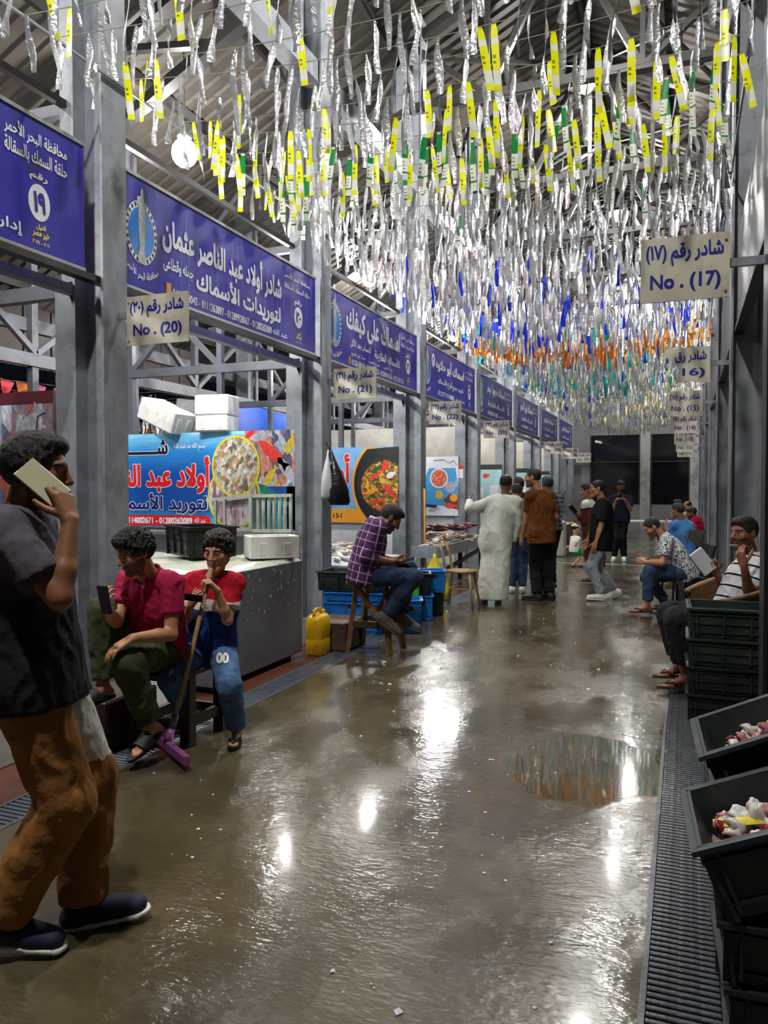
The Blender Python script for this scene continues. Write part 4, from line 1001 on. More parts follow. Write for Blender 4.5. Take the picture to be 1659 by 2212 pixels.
    if bottom:
        m, end, g = bottom['m'], bottom.get('end', 1.95), bottom.get('g', .018)
        G = Field(lo, hi, min(res, .011)); G.ell(P+UPV*.01, Bp, ((.156+min(g, .012)*.5)*S, (.11+min(g, .012)*.5)*S, (.12+g)*S), .03)
        for q in 'RL':
            h, kn, an = leg[q]; r0, rk, ra = (.082+g)*S, (.058+g)*S, bottom.get('ra', .045)*S+g*.6
            if end <= 1: G.cone(h, h.lerp(kn, .3*end), r0, r0, .03); G.cone(h, h.lerp(kn, end), r0, rk*1.05, .02, flat=True)
            else:
                G.cone(h, kn, r0, rk, .035); G.cone(kn, kn.lerp(an, (end-1)*.5), rk, rk*.5+ra*.5, .03); G.cone(kn, kn.lerp(an, end-1), rk, ra, .012, flat=True)
        G.cone(P+UPV*.1*S, P+UPV*.32*S, .23*S, .23*S, 0, '-', flat=True)
        def buv(V):
            l = V-ax; return np.stack([l @ np.array(rp), l[:, 2]], 1)
        tr_ = field_obj(bottom.get('name', 'trousers'), G, m if isinstance(m, list) else [m], t, fold=bottom.get('fold', .012), ffreq=bottom.get('ff', 12), seed=seed*1.7, mi=bottom.get('mi'), uvc=buv, relax=1)
    # ---------------- footwear
    kind, fm = feet
    if kind:
        for q in 'RL':
            an = leg[q][2]; fw, fu = legs[q]['_fw'], legs[q]['_fu']; fs_ = fw.cross(fu); c = np.array(an)
            G = Field(c-.28*S, c+.28*S, .009 if res < .0125 else .012); bt = an-fu*.078*S
            if kind == 'shoe':
                G.cone(an+fu*.0*S-fw*.005*S, an-fu*.045*S-fw*.03*S, .047*S, .044*S, .02); G.cone(an-fu*.04*S-fw*.03*S, an-fu*.045*S+fw*.17*S, .047*S, .042*S, .03, el=(fu, .85)); G.cone(an-fu*.01*S+fw*.01*S, an-fu*.045*S+fw*.12*S, .04*S, .036*S, .03)
                G.plane(an+fu*.018*S, fu); G.plane(bt+fu*.016*S, -fu); so = field_obj('shoe', G, [fm], t, relax=1)
                G = Field(c-.28*S, c+.28*S, .009 if res < .0125 else .012); G.cone(bt+fu*.012*S-fw*.032*S, bt+fu*.012*S+fw*.175*S, .05*S, .046*S, 0, el=(fu, 3.)); G.plane(bt+fu*.018*S, fu); G.plane(bt, -fu)
                field_obj('sole', G, [sole or WHITE_PL], so, relax=0) if so else None
            else:
                mb = MB(); n = 24; pl = []
                for i in range(n):
                    a = 2*PI*i/n; u = .07+.145*math.cos(a); wd = (.048 if math.cos(a) > 0 else .04)*math.sin(a); pl.append((u, wd))
                mb.prism(pl, lambda u, v, k: bt+fw*u*S+fs_*v*S+fu*(-.004+.02*k)*S); so = mb.build('sandal', fm, t, fix=True)
                mb = MB(); 
                if kind == 'slide':
                    mb.grid(10, 5, lambda u, v: an-fu*.062*S+fw*(.045+.085*v)*S+fs_*math.cos(PI*u)*.054*S+fu*math.sin(PI*u)*(.068-.028*v)*S)
                else:
                    for sg in (-1, 1): mb.tube([bt+fw*.155*S+fu*.03*S, bt+fw*.11*S+fs_*sg*.03*S+fu*.05*S, bt+fw*.06*S+fs_*sg*.046*S+fu*.018*S], .006*S, 6)
                mb.build('strap', fm, so, smooth=True)
    t['_'] = 0; del t['_']
    return dict(t=t, bottom=tr_ if bottom else None, arm=arm, leg=leg, R=R, L=L, HC=HC, Bh=Bh, Hh=Hh, P=P, Nk=Nk, f=f, rt=rt, up=up, hs=hs)
# ================================================================== STALL POSTERS
def print_mat(name, pal, scale=20., st=(1, 1, 1), rough=.4, rand=.9):
    """printed photograph of a catch: irregular cells in a palette, soft mottling"""
    m, nt, b = nmat(name); L = nt.links; b.inputs['Roughness'].default_value = rough
    tc = node(nt, 'ShaderNodeTexCoord'); mp = node(nt, 'ShaderNodeMapping'); mp.inputs['Scale'].default_value = st; L.new(tc.outputs['Object'], mp.inputs[0])
    nz = node(nt, 'ShaderNodeTexNoise'); nz.inputs['Scale'].default_value = scale*.7; L.new(mp.outputs[0], nz.inputs['Vector'])
    ad = node(nt, 'ShaderNodeMix'); ad.data_type = 'VECTOR'; ad.inputs['Factor'].default_value = .07; L.new(mp.outputs[0], ad.inputs['A']); L.new(nz.outputs['Color'], ad.inputs['B'])
    v = node(nt, 'ShaderNodeTexVoronoi'); v.inputs['Scale'].default_value = scale; v.inputs['Randomness'].default_value = rand; L.new(ad.outputs['Result'], v.inputs['Vector'])
    sp = node(nt, 'ShaderNodeSeparateColor'); L.new(v.outputs['Color'], sp.inputs[0])
    col = bands(nt, sp.outputs[0], [(i/len(pal), c) for i, c in enumerate(pal)])
    n2 = node(nt, 'ShaderNodeTexNoise'); n2.inputs['Scale'].default_value = scale*2.4; n2.inputs['Detail'].default_value = 4; L.new(mp.outputs[0], n2.inputs['Vector'])
    r = node(nt, 'ShaderNodeValToRGB'); r.color_ramp.elements[0].position = .3; r.color_ramp.elements[0].color = (.4, .4, .4, 1); r.color_ramp.elements[1].position = .65; r.color_ramp.elements[1].color = (1.2, 1.2, 1.2, 1); L.new(n2.outputs['Fac'], r.inputs[0])
    mx = node(nt, 'ShaderNodeMix'); mx.data_type = 'RGBA'; mx.blend_type = 'MULTIPLY'; mx.inputs['Factor'].default_value = .8; L.new(col, mx.inputs['A']); L.new(r.outputs[0], mx.inputs['B']); L.new(mx.outputs['Result'], b.inputs['Base Color'])
    return m
S = srgb
SEA = None
def sea_print():
    m, nt, b = nmat('sea_blue_poster_print'); L = nt.links; b.inputs['Roughness'].default_value = .4
    tc = node(nt, 'ShaderNodeTexCoord'); sp = node(nt, 'ShaderNodeSeparateXYZ'); L.new(tc.outputs['Object'], sp.inputs[0])
    mp = node(nt, 'ShaderNodeMapping'); mp.inputs['Scale'].default_value = (2.2, 2.2, 16); L.new(tc.outputs['Object'], mp.inputs[0])
    n = node(nt, 'ShaderNodeTexNoise'); n.inputs['Scale'].default_value = 1.5; n.inputs['Detail'].default_value = 5; L.new(mp.outputs[0], n.inputs['Vector'])
    z = mathn(nt, 'ADD', mathn(nt, 'MULTIPLY', sp.outputs['Z'], .75), mathn(nt, 'MULTIPLY', n.outputs['Fac'], .16))
    r = node(nt, 'ShaderNodeValToRGB'); e = r.color_ramp.elements
    for p, c in ((.0, S(20, 110, 150)), (.14, S(60, 170, 205)), (.24, S(22, 84, 165)), (.55, S(24, 78, 170)), (.78, S(40, 140, 215)), (.92, S(120, 200, 240))):
        q = e.new(p); q.color = (*c, 1)
    L.new(z, r.inputs[0]); L.new(r.outputs[0], b.inputs['Base Color']); return m
SHRIMP = print_mat('shrimp_photo_print', [S(196, 188, 168), S(150, 140, 120), S(222, 220, 214), S(190, 150, 110), S(120, 110, 90), S(208, 200, 180)], 22, (1, 1, .7))
CATCH = print_mat('mixed_catch_photo_print', [S(176, 184, 196), S(90, 92, 120), S(205, 140, 120), S(222, 190, 80), S(190, 196, 206), S(140, 120, 150), S(60, 140, 150)], 12, (1, 1, .6))
SQUID = print_mat('squid_photo_print', [S(200, 186, 192), S(176, 150, 162), S(214, 208, 212), S(150, 110, 126)], 9, (2.2, 1, .6))
PAELLA = print_mat('seafood_pan_photo_print', [S(226, 110, 40), S(60, 130, 40), S(236, 200, 60), S(214, 80, 40), S(90, 70, 30), S(236, 150, 60), S(40, 96, 36)], 30)
FISH19 = print_mat('fish_crate_photo_print', [S(170, 176, 200), S(206, 190, 200), S(120, 122, 150), S(196, 110, 96), S(214, 214, 226), S(160, 140, 150)], 9, (2., 1, .6))
SHRIMPR = print_mat('pink_shrimp_photo_print', [S(236, 110, 80), S(240, 150, 120), S(214, 80, 60)], 34)
DISHES = print_mat('dark_dish_photo_print', [S(60, 50, 56), S(110, 96, 110), S(44, 40, 50), S(150, 140, 150)], 14)
PBLUE = mat('pale_blue_print', S(120, 170, 214), rough=.4, var=.3, scale=3); SKYB = mat('sky_blue_print', S(70, 160, 220), rough=.4, var=.1); NAVYP = mat('navy_print', S(20, 34, 110), rough=.4, var=.1); PANK = mat('black_pan_print', S(26, 28, 32), rough=.4, var=.2); BROWNP = mat('brown_board_print', S(96, 60, 44), rough=.4, var=.3)
REDF = mat('red_fish_print', S(226, 60, 50), rough=.4, var=.25, scale=20); YELF = mat('yellow_fish_print', S(214, 184, 60), rough=.4, var=.25, scale=20); GRYF = mat('grey_fish_print', S(176, 176, 190), rough=.4, var=.3, scale=20); TEALF = mat('teal_parrotfish_print', S(24, 130, 126), rough=.4, var=.3, scale=15)
MAROONP = mat('maroon_print', S(92, 34, 44), rough=.45, var=.1)
def poster(label, y, x0, x1, z0, z1, m):
    t = thing('poster_panel', label, 'poster', (x0, y, z0)); MB().box(x0, x1, y, y+.03, z0, z1).build('panel', m, t)
    return t, Vector((x0, y, z0)), x1-x0, z1-z0
def fishpoly(c, ln, h, ang):
    P_ = [(-.5, .0), (-.38, .3), (-.1, .5), (.15, .42), (.32, .14), (.5, .42), (.45, 0), (.5, -.42), (.32, -.14), (.1, -.45), (-.2, -.46), (-.4, -.25)]
    ca, sa = math.cos(ang), math.sin(ang); return [(c[0]+u*ln*ca-v*h*sa, c[1]+u*ln*sa+v*h*ca) for u, v in P_]
# stall 20
t, O, W, Hh = poster('sea-blue poster with red Arabic lettering and shrimp roundel', 7.93, -7.1, -4.16, 1.02, 2.17, sea_print())
D = lambda *a, **k: disc(t, *a, **k)
a_ = dict(O=O, U=UX, V=V_UP)
panel(t, 'fish_photo', (2.28, .5, W, Hh), O, UX, V_UP, CATCH, .002)
for c, ln, h, an, mm in (((2.66, .87), .5, .14, -.72, REDF), ((2.5, 1.08), .32, .1, .15, GRYF), ((2.62, .62), .3, .1, .9, YELF), ((2.84, .68), .4, .13, -.9, GRYF), ((2.6, .4), .6, .16, -.5, TEALF), ((2.88, .98), .25, .1, 1.2, YELF)):
    panel(t, 'printed_fish', None, O, UX, V_UP, mm, .004, poly=[(min(u, W-.002), min(v, Hh-.002)) for u, v in fishpoly(c, ln, h, an)])
panel(t, 'print_red_flash', None, O, UX, V_UP, REDP, .004, poly=[(2.28, 1.07), (2.36, 1.07), (2.42, 1.15), (2.34, 1.15)])
disc(t, 'roundel_ring', (2.13, .38), .36, .38, O, UX, V_UP, YEL, .005, 40); disc(t, 'squid_photo', (2.13, .38), .335, .355, O, UX, V_UP, SQUID, .007, 40)
disc(t, 'roundel_ring', (2.16, .74), .33, .36, O, UX, V_UP, YEL, .009, 40); disc(t, 'shrimp_photo', (2.16, .74), .305, .335, O, UX, V_UP, SHRIMP, .011, 40)
def outlined(s, box, m, ol, bold, k=.012):
    lettering(t, s, (box[0]-k, box[1]-k, box[2]+k, box[3]+k), O, UX, V_UP, ol, bold+.035, lift=.004); lettering(t, s, box, O, UX, V_UP, m, bold, lift=.007)
outlined('أولاد عبد الناصر', (.12, .42, 1.8, .86), REDP, INKW, .045); outlined('لتوريد الأسماك', (.3, .17, 1.76, .42), NAVYP, INKW, .03); outlined('شــــــــــــــادر', (-.0, .84, 1.2, 1.09), INKK, INKW, .03)
lettering(t, 'بسم الله ما شاء الله', (1.28, .93, 1.74, 1.03), O, UX, V_UP, INKW, .02, lift=.005)
panel(t, 'phone_band', None, O, UX, V_UP, REDP, .004, poly=[(.2, .02)]+[(1.74+.07*math.sin(PI*i/8), .085-.065*math.cos(PI*i/8)) for i in range(9)]+[(.2, .15)])
lettering(t, '0114002671 - 01280262089', (.55, .045, 1.55, .125), O, UX, V_UP, INKW, .05, lift=.007); lettering(t, 'عبد الله', (1.58, .05, 1.74, .13), O, UX, V_UP, INKW, .02, lift=.007)
# stall 21
t, O, W, Hh = poster('poster of a seafood pan behind the man in checked shirt', 11.42, -6.2, -4.18, .96, 2.16, PBLUE)
panel(t, 'orange_band', (0, .0, W, .22), O, UX, V_UP, ORANGE, .002)
disc(t, 'orange_arc', (1.73, .68), .86, .86, O, UX, V_UP, ORANGE, .003, 40, a0=PI*.62, a1=PI*1.42) if False else None
mb = MB(); arcp = [(2.05+.78*math.cos(a), .62+.78*math.sin(a)) for a in [PI*(.7+.62*i/24) for i in range(25)]]; arcp = [(min(p[0], W-.01), p[1]) for p in arcp if 0 <= p[1] <= Hh]
panel(t, 'dark_field', None, O, UX, V_UP, PANK, .005, poly=arcp+[(W, .0), (W, Hh)])
arco = [(2.05+.82*math.cos(a), .62+.82*math.sin(a)) for a in [PI*(.7+.62*i/24) for i in range(25)]]; arco = [(min(p[0], W-.4), p[1]) for p in arco if 0 <= p[1] <= Hh]
panel(t, 'orange_arc', None, O, UX, V_UP, ORANGE, .004, poly=arco+[(W-.4, 0.001), (W-.4, Hh-.001)])
def clip_disc(nm, cx, cz, r, m, lift): panel(t, nm, None, O, UX, V_UP, m, lift, poly=[(min(W, cx+r*math.cos(2*PI*i/40)), cz+r*math.sin(2*PI*i/40)) for i in range(40)])
clip_disc('pan_rim', 1.78, .58, .46, STEEL_D, .007); clip_disc('pan_food', 1.79, .58, .4, PAELLA, .009); disc(t, 'side_bowl', (1.82, 1.12), .16, .07, O, UX, V_UP, STEEL_D, .008)
for c, ln, h, an, mm in (((1.62, .74), .24, .08, .6, REDF), ((1.58, .5), .24, .08, .3, ORANGE), ((1.88, .5), .26, .1, -.8, REDF), ((1.78, .66), .16, .08, .1, YELF), ((1.9, .76), .18, .1, .5, INKW), ((1.66, .34), .22, .08, .1, REDF), ((1.8, .9), .2, .1, 1.4, REDF)):
    panel(t, 'printed_prawn', None, O, UX, V_UP, mm, .011, poly=[(min(W, u), v) for u, v in fishpoly(c, ln, h, an)])
outlined('أسماك', (.1, .62, 1.2, 1.1), REDP, INKW, .03); lettering(t, '01221031151', (.35, .07, 1.05, .15), O, UX, V_UP, INKK, .02, lift=.005)
# stall 22
t, O, W, Hh = poster('white poster with shrimp bowl and fish on blue board', 14.9, -6.0, -4.19, .97, 2.15, INKW)
panel(t, 'blue_cloth', None, O, UX, V_UP, SKYB, .002, poly=[(.9, .25), (1.2, .95), (1.75, .95), (W, .6), (W, .12), (1.5, .2)]); panel(t, 'navy_cloth', None, O, UX, V_UP, NAVYP, .0015, poly=[(.9, .2), (1.1, .6), (1.5, .4), (1.35, .15)])
disc(t, 'bowl_rim', (1.41, .75), .19, .2, O, UX, V_UP, INKW, .004); disc(t, 'shrimp_photo', (1.41, .75), .16, .17, O, UX, V_UP, SHRIMPR, .006)
panel(t, 'dark_board', None, O, UX, V_UP, BROWNP, .004, poly=[(1.5, .3), (1.62, .2), (W, .12), (W, .4), (1.65, .45)]); panel(t, 'printed_fish', None, O, UX, V_UP, GRYF, .006, poly=fishpoly((1.66, .58), .3, .22, .4)); panel(t, 'salmon_slice', None, O, UX, V_UP, REDF, .008, poly=fishpoly((1.66, .2), .3, .11, -.1))
disc(t, 'lemon_slice', (1.42, .42), .08, .09, O, UX, V_UP, YELF, .006); disc(t, 'onion_slice', (1.72, .36), .08, .08, O, UX, V_UP, ORANGE, .01)
mb = MB(); pts = [(1.3, 1.1), (1.5, 1.12), (1.62, 1.05), (1.72, 1.1), (1.78, 1.0)]
mb.tube([O+UX*u+V_UP*v-Vector((0, .004, 0)) for u, v in pts], .006, 4); mb.build('line_drawing', INKK, t); panel(t, 'line_fish', None, O, UX, V_UP, GREYP, .003, poly=fishpoly((1.3, .12), .25, .08, .2))
# stall 19
t, O, W, Hh = poster('fish photo poster with maroon top band behind walking man', 4.42, -7.2, -4.29, 1.0, 2.2, FISH19)
panel(t, 'maroon_band', (0, Hh-.09, W, Hh), O, UX, V_UP, MAROONP, .002)
disc(t, 'red_swoosh', (1.5, .1), .62, .6, O, UX, V_UP, REDP, .002); disc(t, 'yellow_swoosh', (1.5, .0), .56, .55, O, UX, V_UP, YEL, .004)
rr = random.Random(4)
for i in range(16): panel(t, 'printed_fish', None, O, UX, V_UP, rr.choice([GRYF, REDF, GRYF, INKW]), .003+.0004*i, poly=fishpoly((rr.uniform(1.9, W-.15), rr.uniform(.4, Hh-.25)), rr.uniform(.3, .45), rr.uniform(.1, .16), rr.uniform(.9, 2.2)))
# papers and glass boards at stalls 23, 24
CYG = mat('pale_cyan_glass', S(170, 216, 222), rough=.15, var=.04)  # one even pale cyan pane colour
for i, (y, w_) in enumerate(((18.4, 'third'), (21.9, 'fourth'), (25.4, 'fifth'))):
    t, O, W, Hh = poster('pale cyan glass screen at the %s stall beyond the thobe' % w_, y, -5.4, -4.1, 1.05, 2.1, CYG)
    panel(t, 'black_header', (0, Hh-.12, W, Hh), O, UX, V_UP, PANK, .002); panel(t, 'notice', (1.02, .3, 1.22, .55), O, UX, V_UP, INKW, .003); panel(t, 'notice', (.72, .25, .86, .5), O, UX, V_UP, INKW, .003); panel(t, 'printed_crab', None, O, UX, V_UP, REDF, .003, poly=fishpoly((.92, .78), .18, .12, .2))
t = thing('paper_sticker', 'small red and white notice stuck on a column right of the shrimp poster', 'sticker', (-4.14, 14.92, 1.72)); MB().box(-4.2, -4.1, 14.925, 14.93, 1.72, 1.9).build('sheet', INKW, t); MB().box(-4.2, -4.1, 14.922, 14.925, 1.9, 1.97).build('red_heading', REDP, t)
# ================================================================== BOXES, CRATES, COUNTER
FOAM = mat('white_polystyrene', S(238, 238, 234), rough=.7, var=.03, bump=.2, bscale=160, dirt=S(214, 212, 204), dscale=5)
def foam_box(label, loc, w, d, h, rz_=0., rot=None, lid=False, group=None):
    t = thing('foam_box', label, 'box', loc, rz_, group)
    if rot: t.rotation_euler = rot
    th = .03; mb = MB(); k = .94
    if lid: mb.bbox(-w/2, w/2, -d/2, d/2, 0, h, .015); mb.build('body', FOAM, t, world=False)
    else:
        for (x0, x1, y0, y1) in ((-w/2, w/2, -d/2, -d/2+th), (-w/2, w/2, d/2-th, d/2), (-w/2, -w/2+th, -d/2+th, d/2-th), (w/2-th, w/2, -d/2+th, d/2-th)): MB().bbox(x0, x1, y0, y1, 0, h, .006).build('wall', FOAM, t, world=False)
        MB().box(-w/2+.01, w/2-.01, -d/2+.01, d/2-.01, .004, .03).build('base', FOAM, t, world=False)
    for sx in (-.25, .25):
        MB().bbox(sx*w-.03, sx*w+.03, -d/2-.006, -d/2+.002, .03, h*.7, .003).build('moulded_rib', FOAM, t, world=False)
    for sy in (-.22, .22): MB().bbox(w/2-.002, w/2+.006, sy*d-.025, sy*d+.025, .03, h*.7, .003).build('moulded_rib', FOAM, t, world=False)
    return t
def crate(label, loc, w, d, h, m, rz_=0., rot=None, group=None, ribs=3, slots=True, name='plastic_crate', notch=False):
    t = thing(name, label, 'crate', loc, rz_, group)
    if rot: t.rotation_euler = rot
    th = .012; tp = .02
    def wall(a, b):     # a, b: bottom->top plan points of one side, as thin tapered slab with a hand-hold notch in the rim
        mb = MB(); a, b = Vector(a), Vector(b); n = (b-a).cross(UPV_).normalized()
        P0 = [a+n*tp, b+n*tp, b, a]; z = [0, 0, h, h]
        vs = [(p.x, p.y, zz) for p, zz in zip(P0, z)]+[(p.x+n.x*th, p.y+n.y*th, zz) for p, zz in zip(P0, z)]
        mb.add(vs, [(0, 1, 2, 3), (7, 6, 5, 4), (0, 4, 5, 1), (1, 5, 6, 2), (2, 6, 7, 3), (3, 7, 4, 0)]); return mb
    c = [(-w/2, -d/2, 0), (-w/2, d/2, 0), (w/2, d/2, 0), (w/2, -d/2, 0)]
    for i in range(4): wall(c[i], c[(i+1) % 4]).build('side', m, t, world=False, fix=True)
    MB().box(-w/2+tp, w/2-tp, -d/2+tp, d/2-tp, 0, .012).build('floor_plate', m, t, world=False)
    mb = MB(); r = .018
    for x0, x1, y0, y1 in ((-w/2-r, w/2+r, -d/2-r, -d/2+.004), (-w/2-r, w/2+r, d/2-.004, d/2+r), (-w/2-r, -w/2+.004, -d/2, d/2), (w/2-.004, w/2+r, -d/2, d/2)): mb.box(x0, x1, y0, y1, h-.014, h)
    mb.build('rim', m, t, world=False)
    for k in range(ribs):
        z = h*(.2+.6*k/max(1, ribs-1)); q = tp*(1-z/h); mb = MB(); r2 = .008
        for x0, x1, y0, y1 in ((-w/2+q-r2, w/2-q+r2, -d/2+q-r2, -d/2+q+.004), (-w/2+q-r2, w/2-q+r2, d/2-q-.004, d/2-q+r2), (-w/2+q-r2, -w/2+q+.004, -d/2+q, d/2-q), (w/2-q-.004, w/2-q+r2, -d/2+q, d/2-q)): mb.box(x0, x1, y0, y1, z-.005, z+.005)
        mb.build('rib', m, t, world=False)
    for sx in (-.42, -.14, .14, .42):
        MB().box(sx*w-.005, sx*w+.005, -d/2-.004, -d/2+tp, .02, h-.02).build('post_rib', m, t, world=False)
    for sy in (-.38, 0, .38): MB().box(w/2-tp, w/2+.004, sy*d-.005, sy*d+.005, .02, h-.02).build('post_rib', m, t, world=False)
    if slots:
        MB().box(w/2-.004, w/2+.0045, -.05, .05, h*.68, h*.84).build('hand_hold', BLACK, t, world=False); MB().box(-.05, .05, -d/2-.0045, -d/2+.004, h*.68, h*.84).build('hand_hold', BLACK, t, world=False)
    return t
UPV_ = Vector((0, 0, 1))
CRK = mat('black_crate_plastic', S(30, 33, 38), rough=.35, var=.15, scale=10, dirt=S(46, 50, 54), dscale=6); CRG = mat('dark_green_crate_plastic', S(36, 52, 48), rough=.4, var=.25, scale=8, dirt=S(66, 64, 50), dscale=5, bump=.1, bscale=50); CRB = mat('blue_crate_plastic', S(28, 120, 206), rough=.4, var=.12, scale=8); CRGR = mat('green_crate_plastic', S(70, 180, 30), rough=.4, var=.1); CRKG = mat('grey_green_crate_plastic', S(34, 44, 45), rough=.4, var=.2, scale=8, dirt=S(52, 60, 58), dscale=6)
# counter of stall 20
CNT = mat('grey_painted_counter', S(104, 104, 112), rough=.5, var=.12, scale=4, bump=.1, bscale=30, dirt=S(84, 84, 90), dscale=3); SPLASH = mat('whitewash_splash', S(200, 200, 196), rough=.7, var=.1)
t = thing('fish_counter', 'grey painted counter with pale wet sheet on top, behind the boy', 'counter', (-4.1, 5.4, 0))
MB().bbox(-5.4, -3.14, 4.72, 6.12, .05, .86, .01).build('body', CNT, t); MB().box(-5.3, -3.22, 4.8, 6.05, 0, .05).build('plinth', STEEL_D, t)
rr = random.Random(3); mb = MB()
for i in range(60):
    y, z = rr.uniform(4.8, 6.1), .86-abs(rr.gauss(0, .2)); s_ = rr.uniform(.003, .009)
    mb.add([(-3.137, y-s_, z-s_*1.6), (-3.137, y+s_, z-s_), (-3.137, y+s_*.8, z+s_*1.5), (-3.137, y-s_, z+s_)], [(0, 1, 2, 3)])
tag(mb.build('paint_splashes', SPLASH, t), kind='stuff')
SHEET = mat('wet_pale_sheet', S(196, 200, 184), rough=.35, var=.1, scale=6, bump=.3, bscale=14, dirt=S(168, 172, 146), dscale=3)
def sheet_z(x, y): return .875+.03*mnz((x*2.2, y*2.2, 1))+.02*mnz((x*6, y*6, 4))
from mathutils import noise as _mn
mnz = lambda v: max(-.3, _mn.noise(v))+.2
MB().grid(44, 30, lambda u, v: (-5.38+2.24*u, 4.74+1.37*v, sheet_z(-5.38+2.24*u, 4.74+1.37*v) if .02 < u < .985 and .02 < v < .98 else .855)).build('wet_sheet', SHEET, t, smooth=True)
crate('black ribbed crate lying on the counter behind the boy', (-3.98, 5.8, .905), .64, .42, .26, CRK, math.radians(-36))
foam_box('open white foam box on the counter corner by the column', (-3.34, 5.92, .895), .42, .3, .19, math.radians(42))
foam_box('white foam box tipped over on top of the blue poster', (-6.0, 7.98, 2.26), .62, .36, .27, 0, rot=(0, math.radians(22), math.radians(-10)), lid=True)
foam_box('lower white foam box of the pair above the blue poster', (-5.24, 8., 2.172), .42, .32, .19, math.radians(6), lid=True); foam_box('upper white foam box of the pair above the blue poster', (-5.24, 8., 2.364), .43, .33, .24, math.radians(7), lid=True)
SLATE = mat('cloudy_plastic_sheet', S(120, 122, 124), rough=.4, var=.25, scale=6)
o = MB().bbox(-.22, .22, -.006, .006, 0, .42, .003).build('plastic_sheet', SLATE, None); o.location = (-5.72, 8.1, 2.17); o.rotation_euler = (0, math.radians(7), 0); tag(o, 'grey plastic sheet standing between the foam boxes above poster', 'sheet')
# narrow ledge on the partition that carries the chair and boxes
structure(MB().box(-7.1, -4.2, 7.6, 8.2, .955, .99).build('wall_ledge', STEEL)); structure(MB().box(-7.1, -4.2, 7.96, 8.2, 2.13, 2.17).build('wall_ledge', STEEL))
# pale plastic chair lying on its side on the ledge
PGREEN = mat('pale_green_plastic', S(190, 200, 184), rough=.4, var=.08, dirt=S(150, 156, 140), dscale=4)
t = thing('plastic_chair', 'pale green slatted plastic chair lying on its side before the blue poster', 'chair', (-4.6, 7.7, .99))
yA, yB = 7.62, 7.88; zA, zB = 1.0, 1.43
for y in (yA, yB):
    MB().bar((-5.14, y, zB-.07), (-4.55, y, zB-.01), .035, .035).build('leg', PGREEN, t); MB().bar((-5.14, y, zA+.02), (-4.55, y, zA+.03), .035, .035).build('leg', PGREEN, t)
for x in (-5.02, -4.9): MB().bar((x, yA, zA+.03), (x, yA, zB-.05), .03, .03).build('stretcher', PGREEN, t)
MB().bbox(-4.58, -4.53, yA-.02, yB+.02, zA, zB, .01).build('seat', PGREEN, t)
for z in (zA+.02, zB-.02): MB().bar((-4.53, yA, z), (-4.02, yA-.03, z+.01), .04, .035).build('back_rail', PGREEN, t)
for i in range(7):
    x = -4.47+.068*i; MB().tube([(x+.015*math.sin(PI*k/6), yA+.02-.03*math.sin(PI*k/6), zA+.03+(zB-zA-.06)*k/6) for k in range(7)], .021, 6, flat=.4).build('back_slat', PGREEN, t)
# bag hanging from the second column
BAGK = mat('black_carrier_bag', S(20, 20, 24), rough=.25, var=.2, scale=8, bump=.6, bscale=14); BAGW = mat('white_carrier_bag', S(216, 218, 220), rough=.3, var=.06, bump=.5, bscale=14)
t = thing('carrier_bag', 'black and white carrier bag hanging from the second left column', 'bag', (-3.72, 7.84, 1.35))
def bagmesh(cx, cy, w, d, z0, z1, lean=0.):
    mb = MB(); prof = [(0., .75), (.06, .95), (.25, 1.), (.5, .8), (.75, .42), (.92, .14), (1., .1)]; n = 18; vs = []
    for u, r in prof:
        for k in range(n):
            a = 2*PI*k/n; q = r*(1+.1*math.sin(3*a+u*5)+.06*math.sin(7*a+u*9)); vs.append((cx+lean*u+w*q*math.cos(a), cy+d*q*math.sin(a), z0+(z1-z0)*u))
    m_ = len(prof); mb.add(vs, [(i*n+k, i*n+(k+1) % n, (i+1)*n+(k+1) % n, (i+1)*n+k) for i in range(m_-1) for k in range(n)]+[tuple(range(n))[::-1], tuple((m_-1)*n+k for k in range(n))]); return mb
bagmesh(-3.62, 7.95, .13, .12, 1.31, 1.95, -.1).build('black_bag', BAGK, t, smooth=True); bagmesh(-3.73, 7.84, .06, .07, 1.38, 1.92, .03).build('white_bag', BAGW, t, smooth=True)
MB().tube([(-3.72, 7.95, 1.92), (-3.77, 7.97, 1.98), (-3.795, 7.99, 2.02)], .006, 5).build('handle_loop', BAGK, t)
# ================================================================== FLOOR-LEVEL THINGS, LEFT SIDE
YCAN = mat('yellow_can_plastic', S(226, 178, 20), rough=.35, var=.12, scale=8, dirt=S(180, 130, 20), dscale=5)
t = thing('jerrycan', 'yellow plastic jerrycan beside the end of the counter', 'jerrycan', (-3.06, 6.27, .004))
mb = MB(); pr = [(0., .92), (.02, 1.), (.13, 1.), (.14, .97), (.16, .97), (.17, 1.), (.3, 1.), (.34, .9), (.36, .7)]; n = 24; vs = []
for z, r in pr:
    for k in range(n):
        a = 2*PI*k/n; ca, sa = math.cos(a), math.sin(a); p = 4.; q = (abs(ca)**p+abs(sa)**p)**(-1/p); vs.append((-3.06+.085*r*q*ca, 6.27+.12*r*q*sa, .004+z))
mb.add(vs, [(i*n+k, i*n+(k+1) % n, (i+1)*n+(k+1) % n, (i+1)*n+k) for i in range(len(pr)-1) for k in range(n)]+[tuple(range(n))[::-1], tuple((len(pr)-1)*n+k for k in range(n))]); mb.build('body', YCAN, t, smooth=True)
MB().tube([(-3.06, 6.18, .35), (-3.06, 6.19, .405), (-3.06, 6.24, .415), (-3.06, 6.31, .405), (-3.06, 6.33, .355)], .014, 8).build('handle', YCAN, t, smooth=True); MB().lathe([(.026, 0), (.026, .03), (.02, .035)], (-3.06, 6.355, .36), 14).build('cap', YCAN, t)
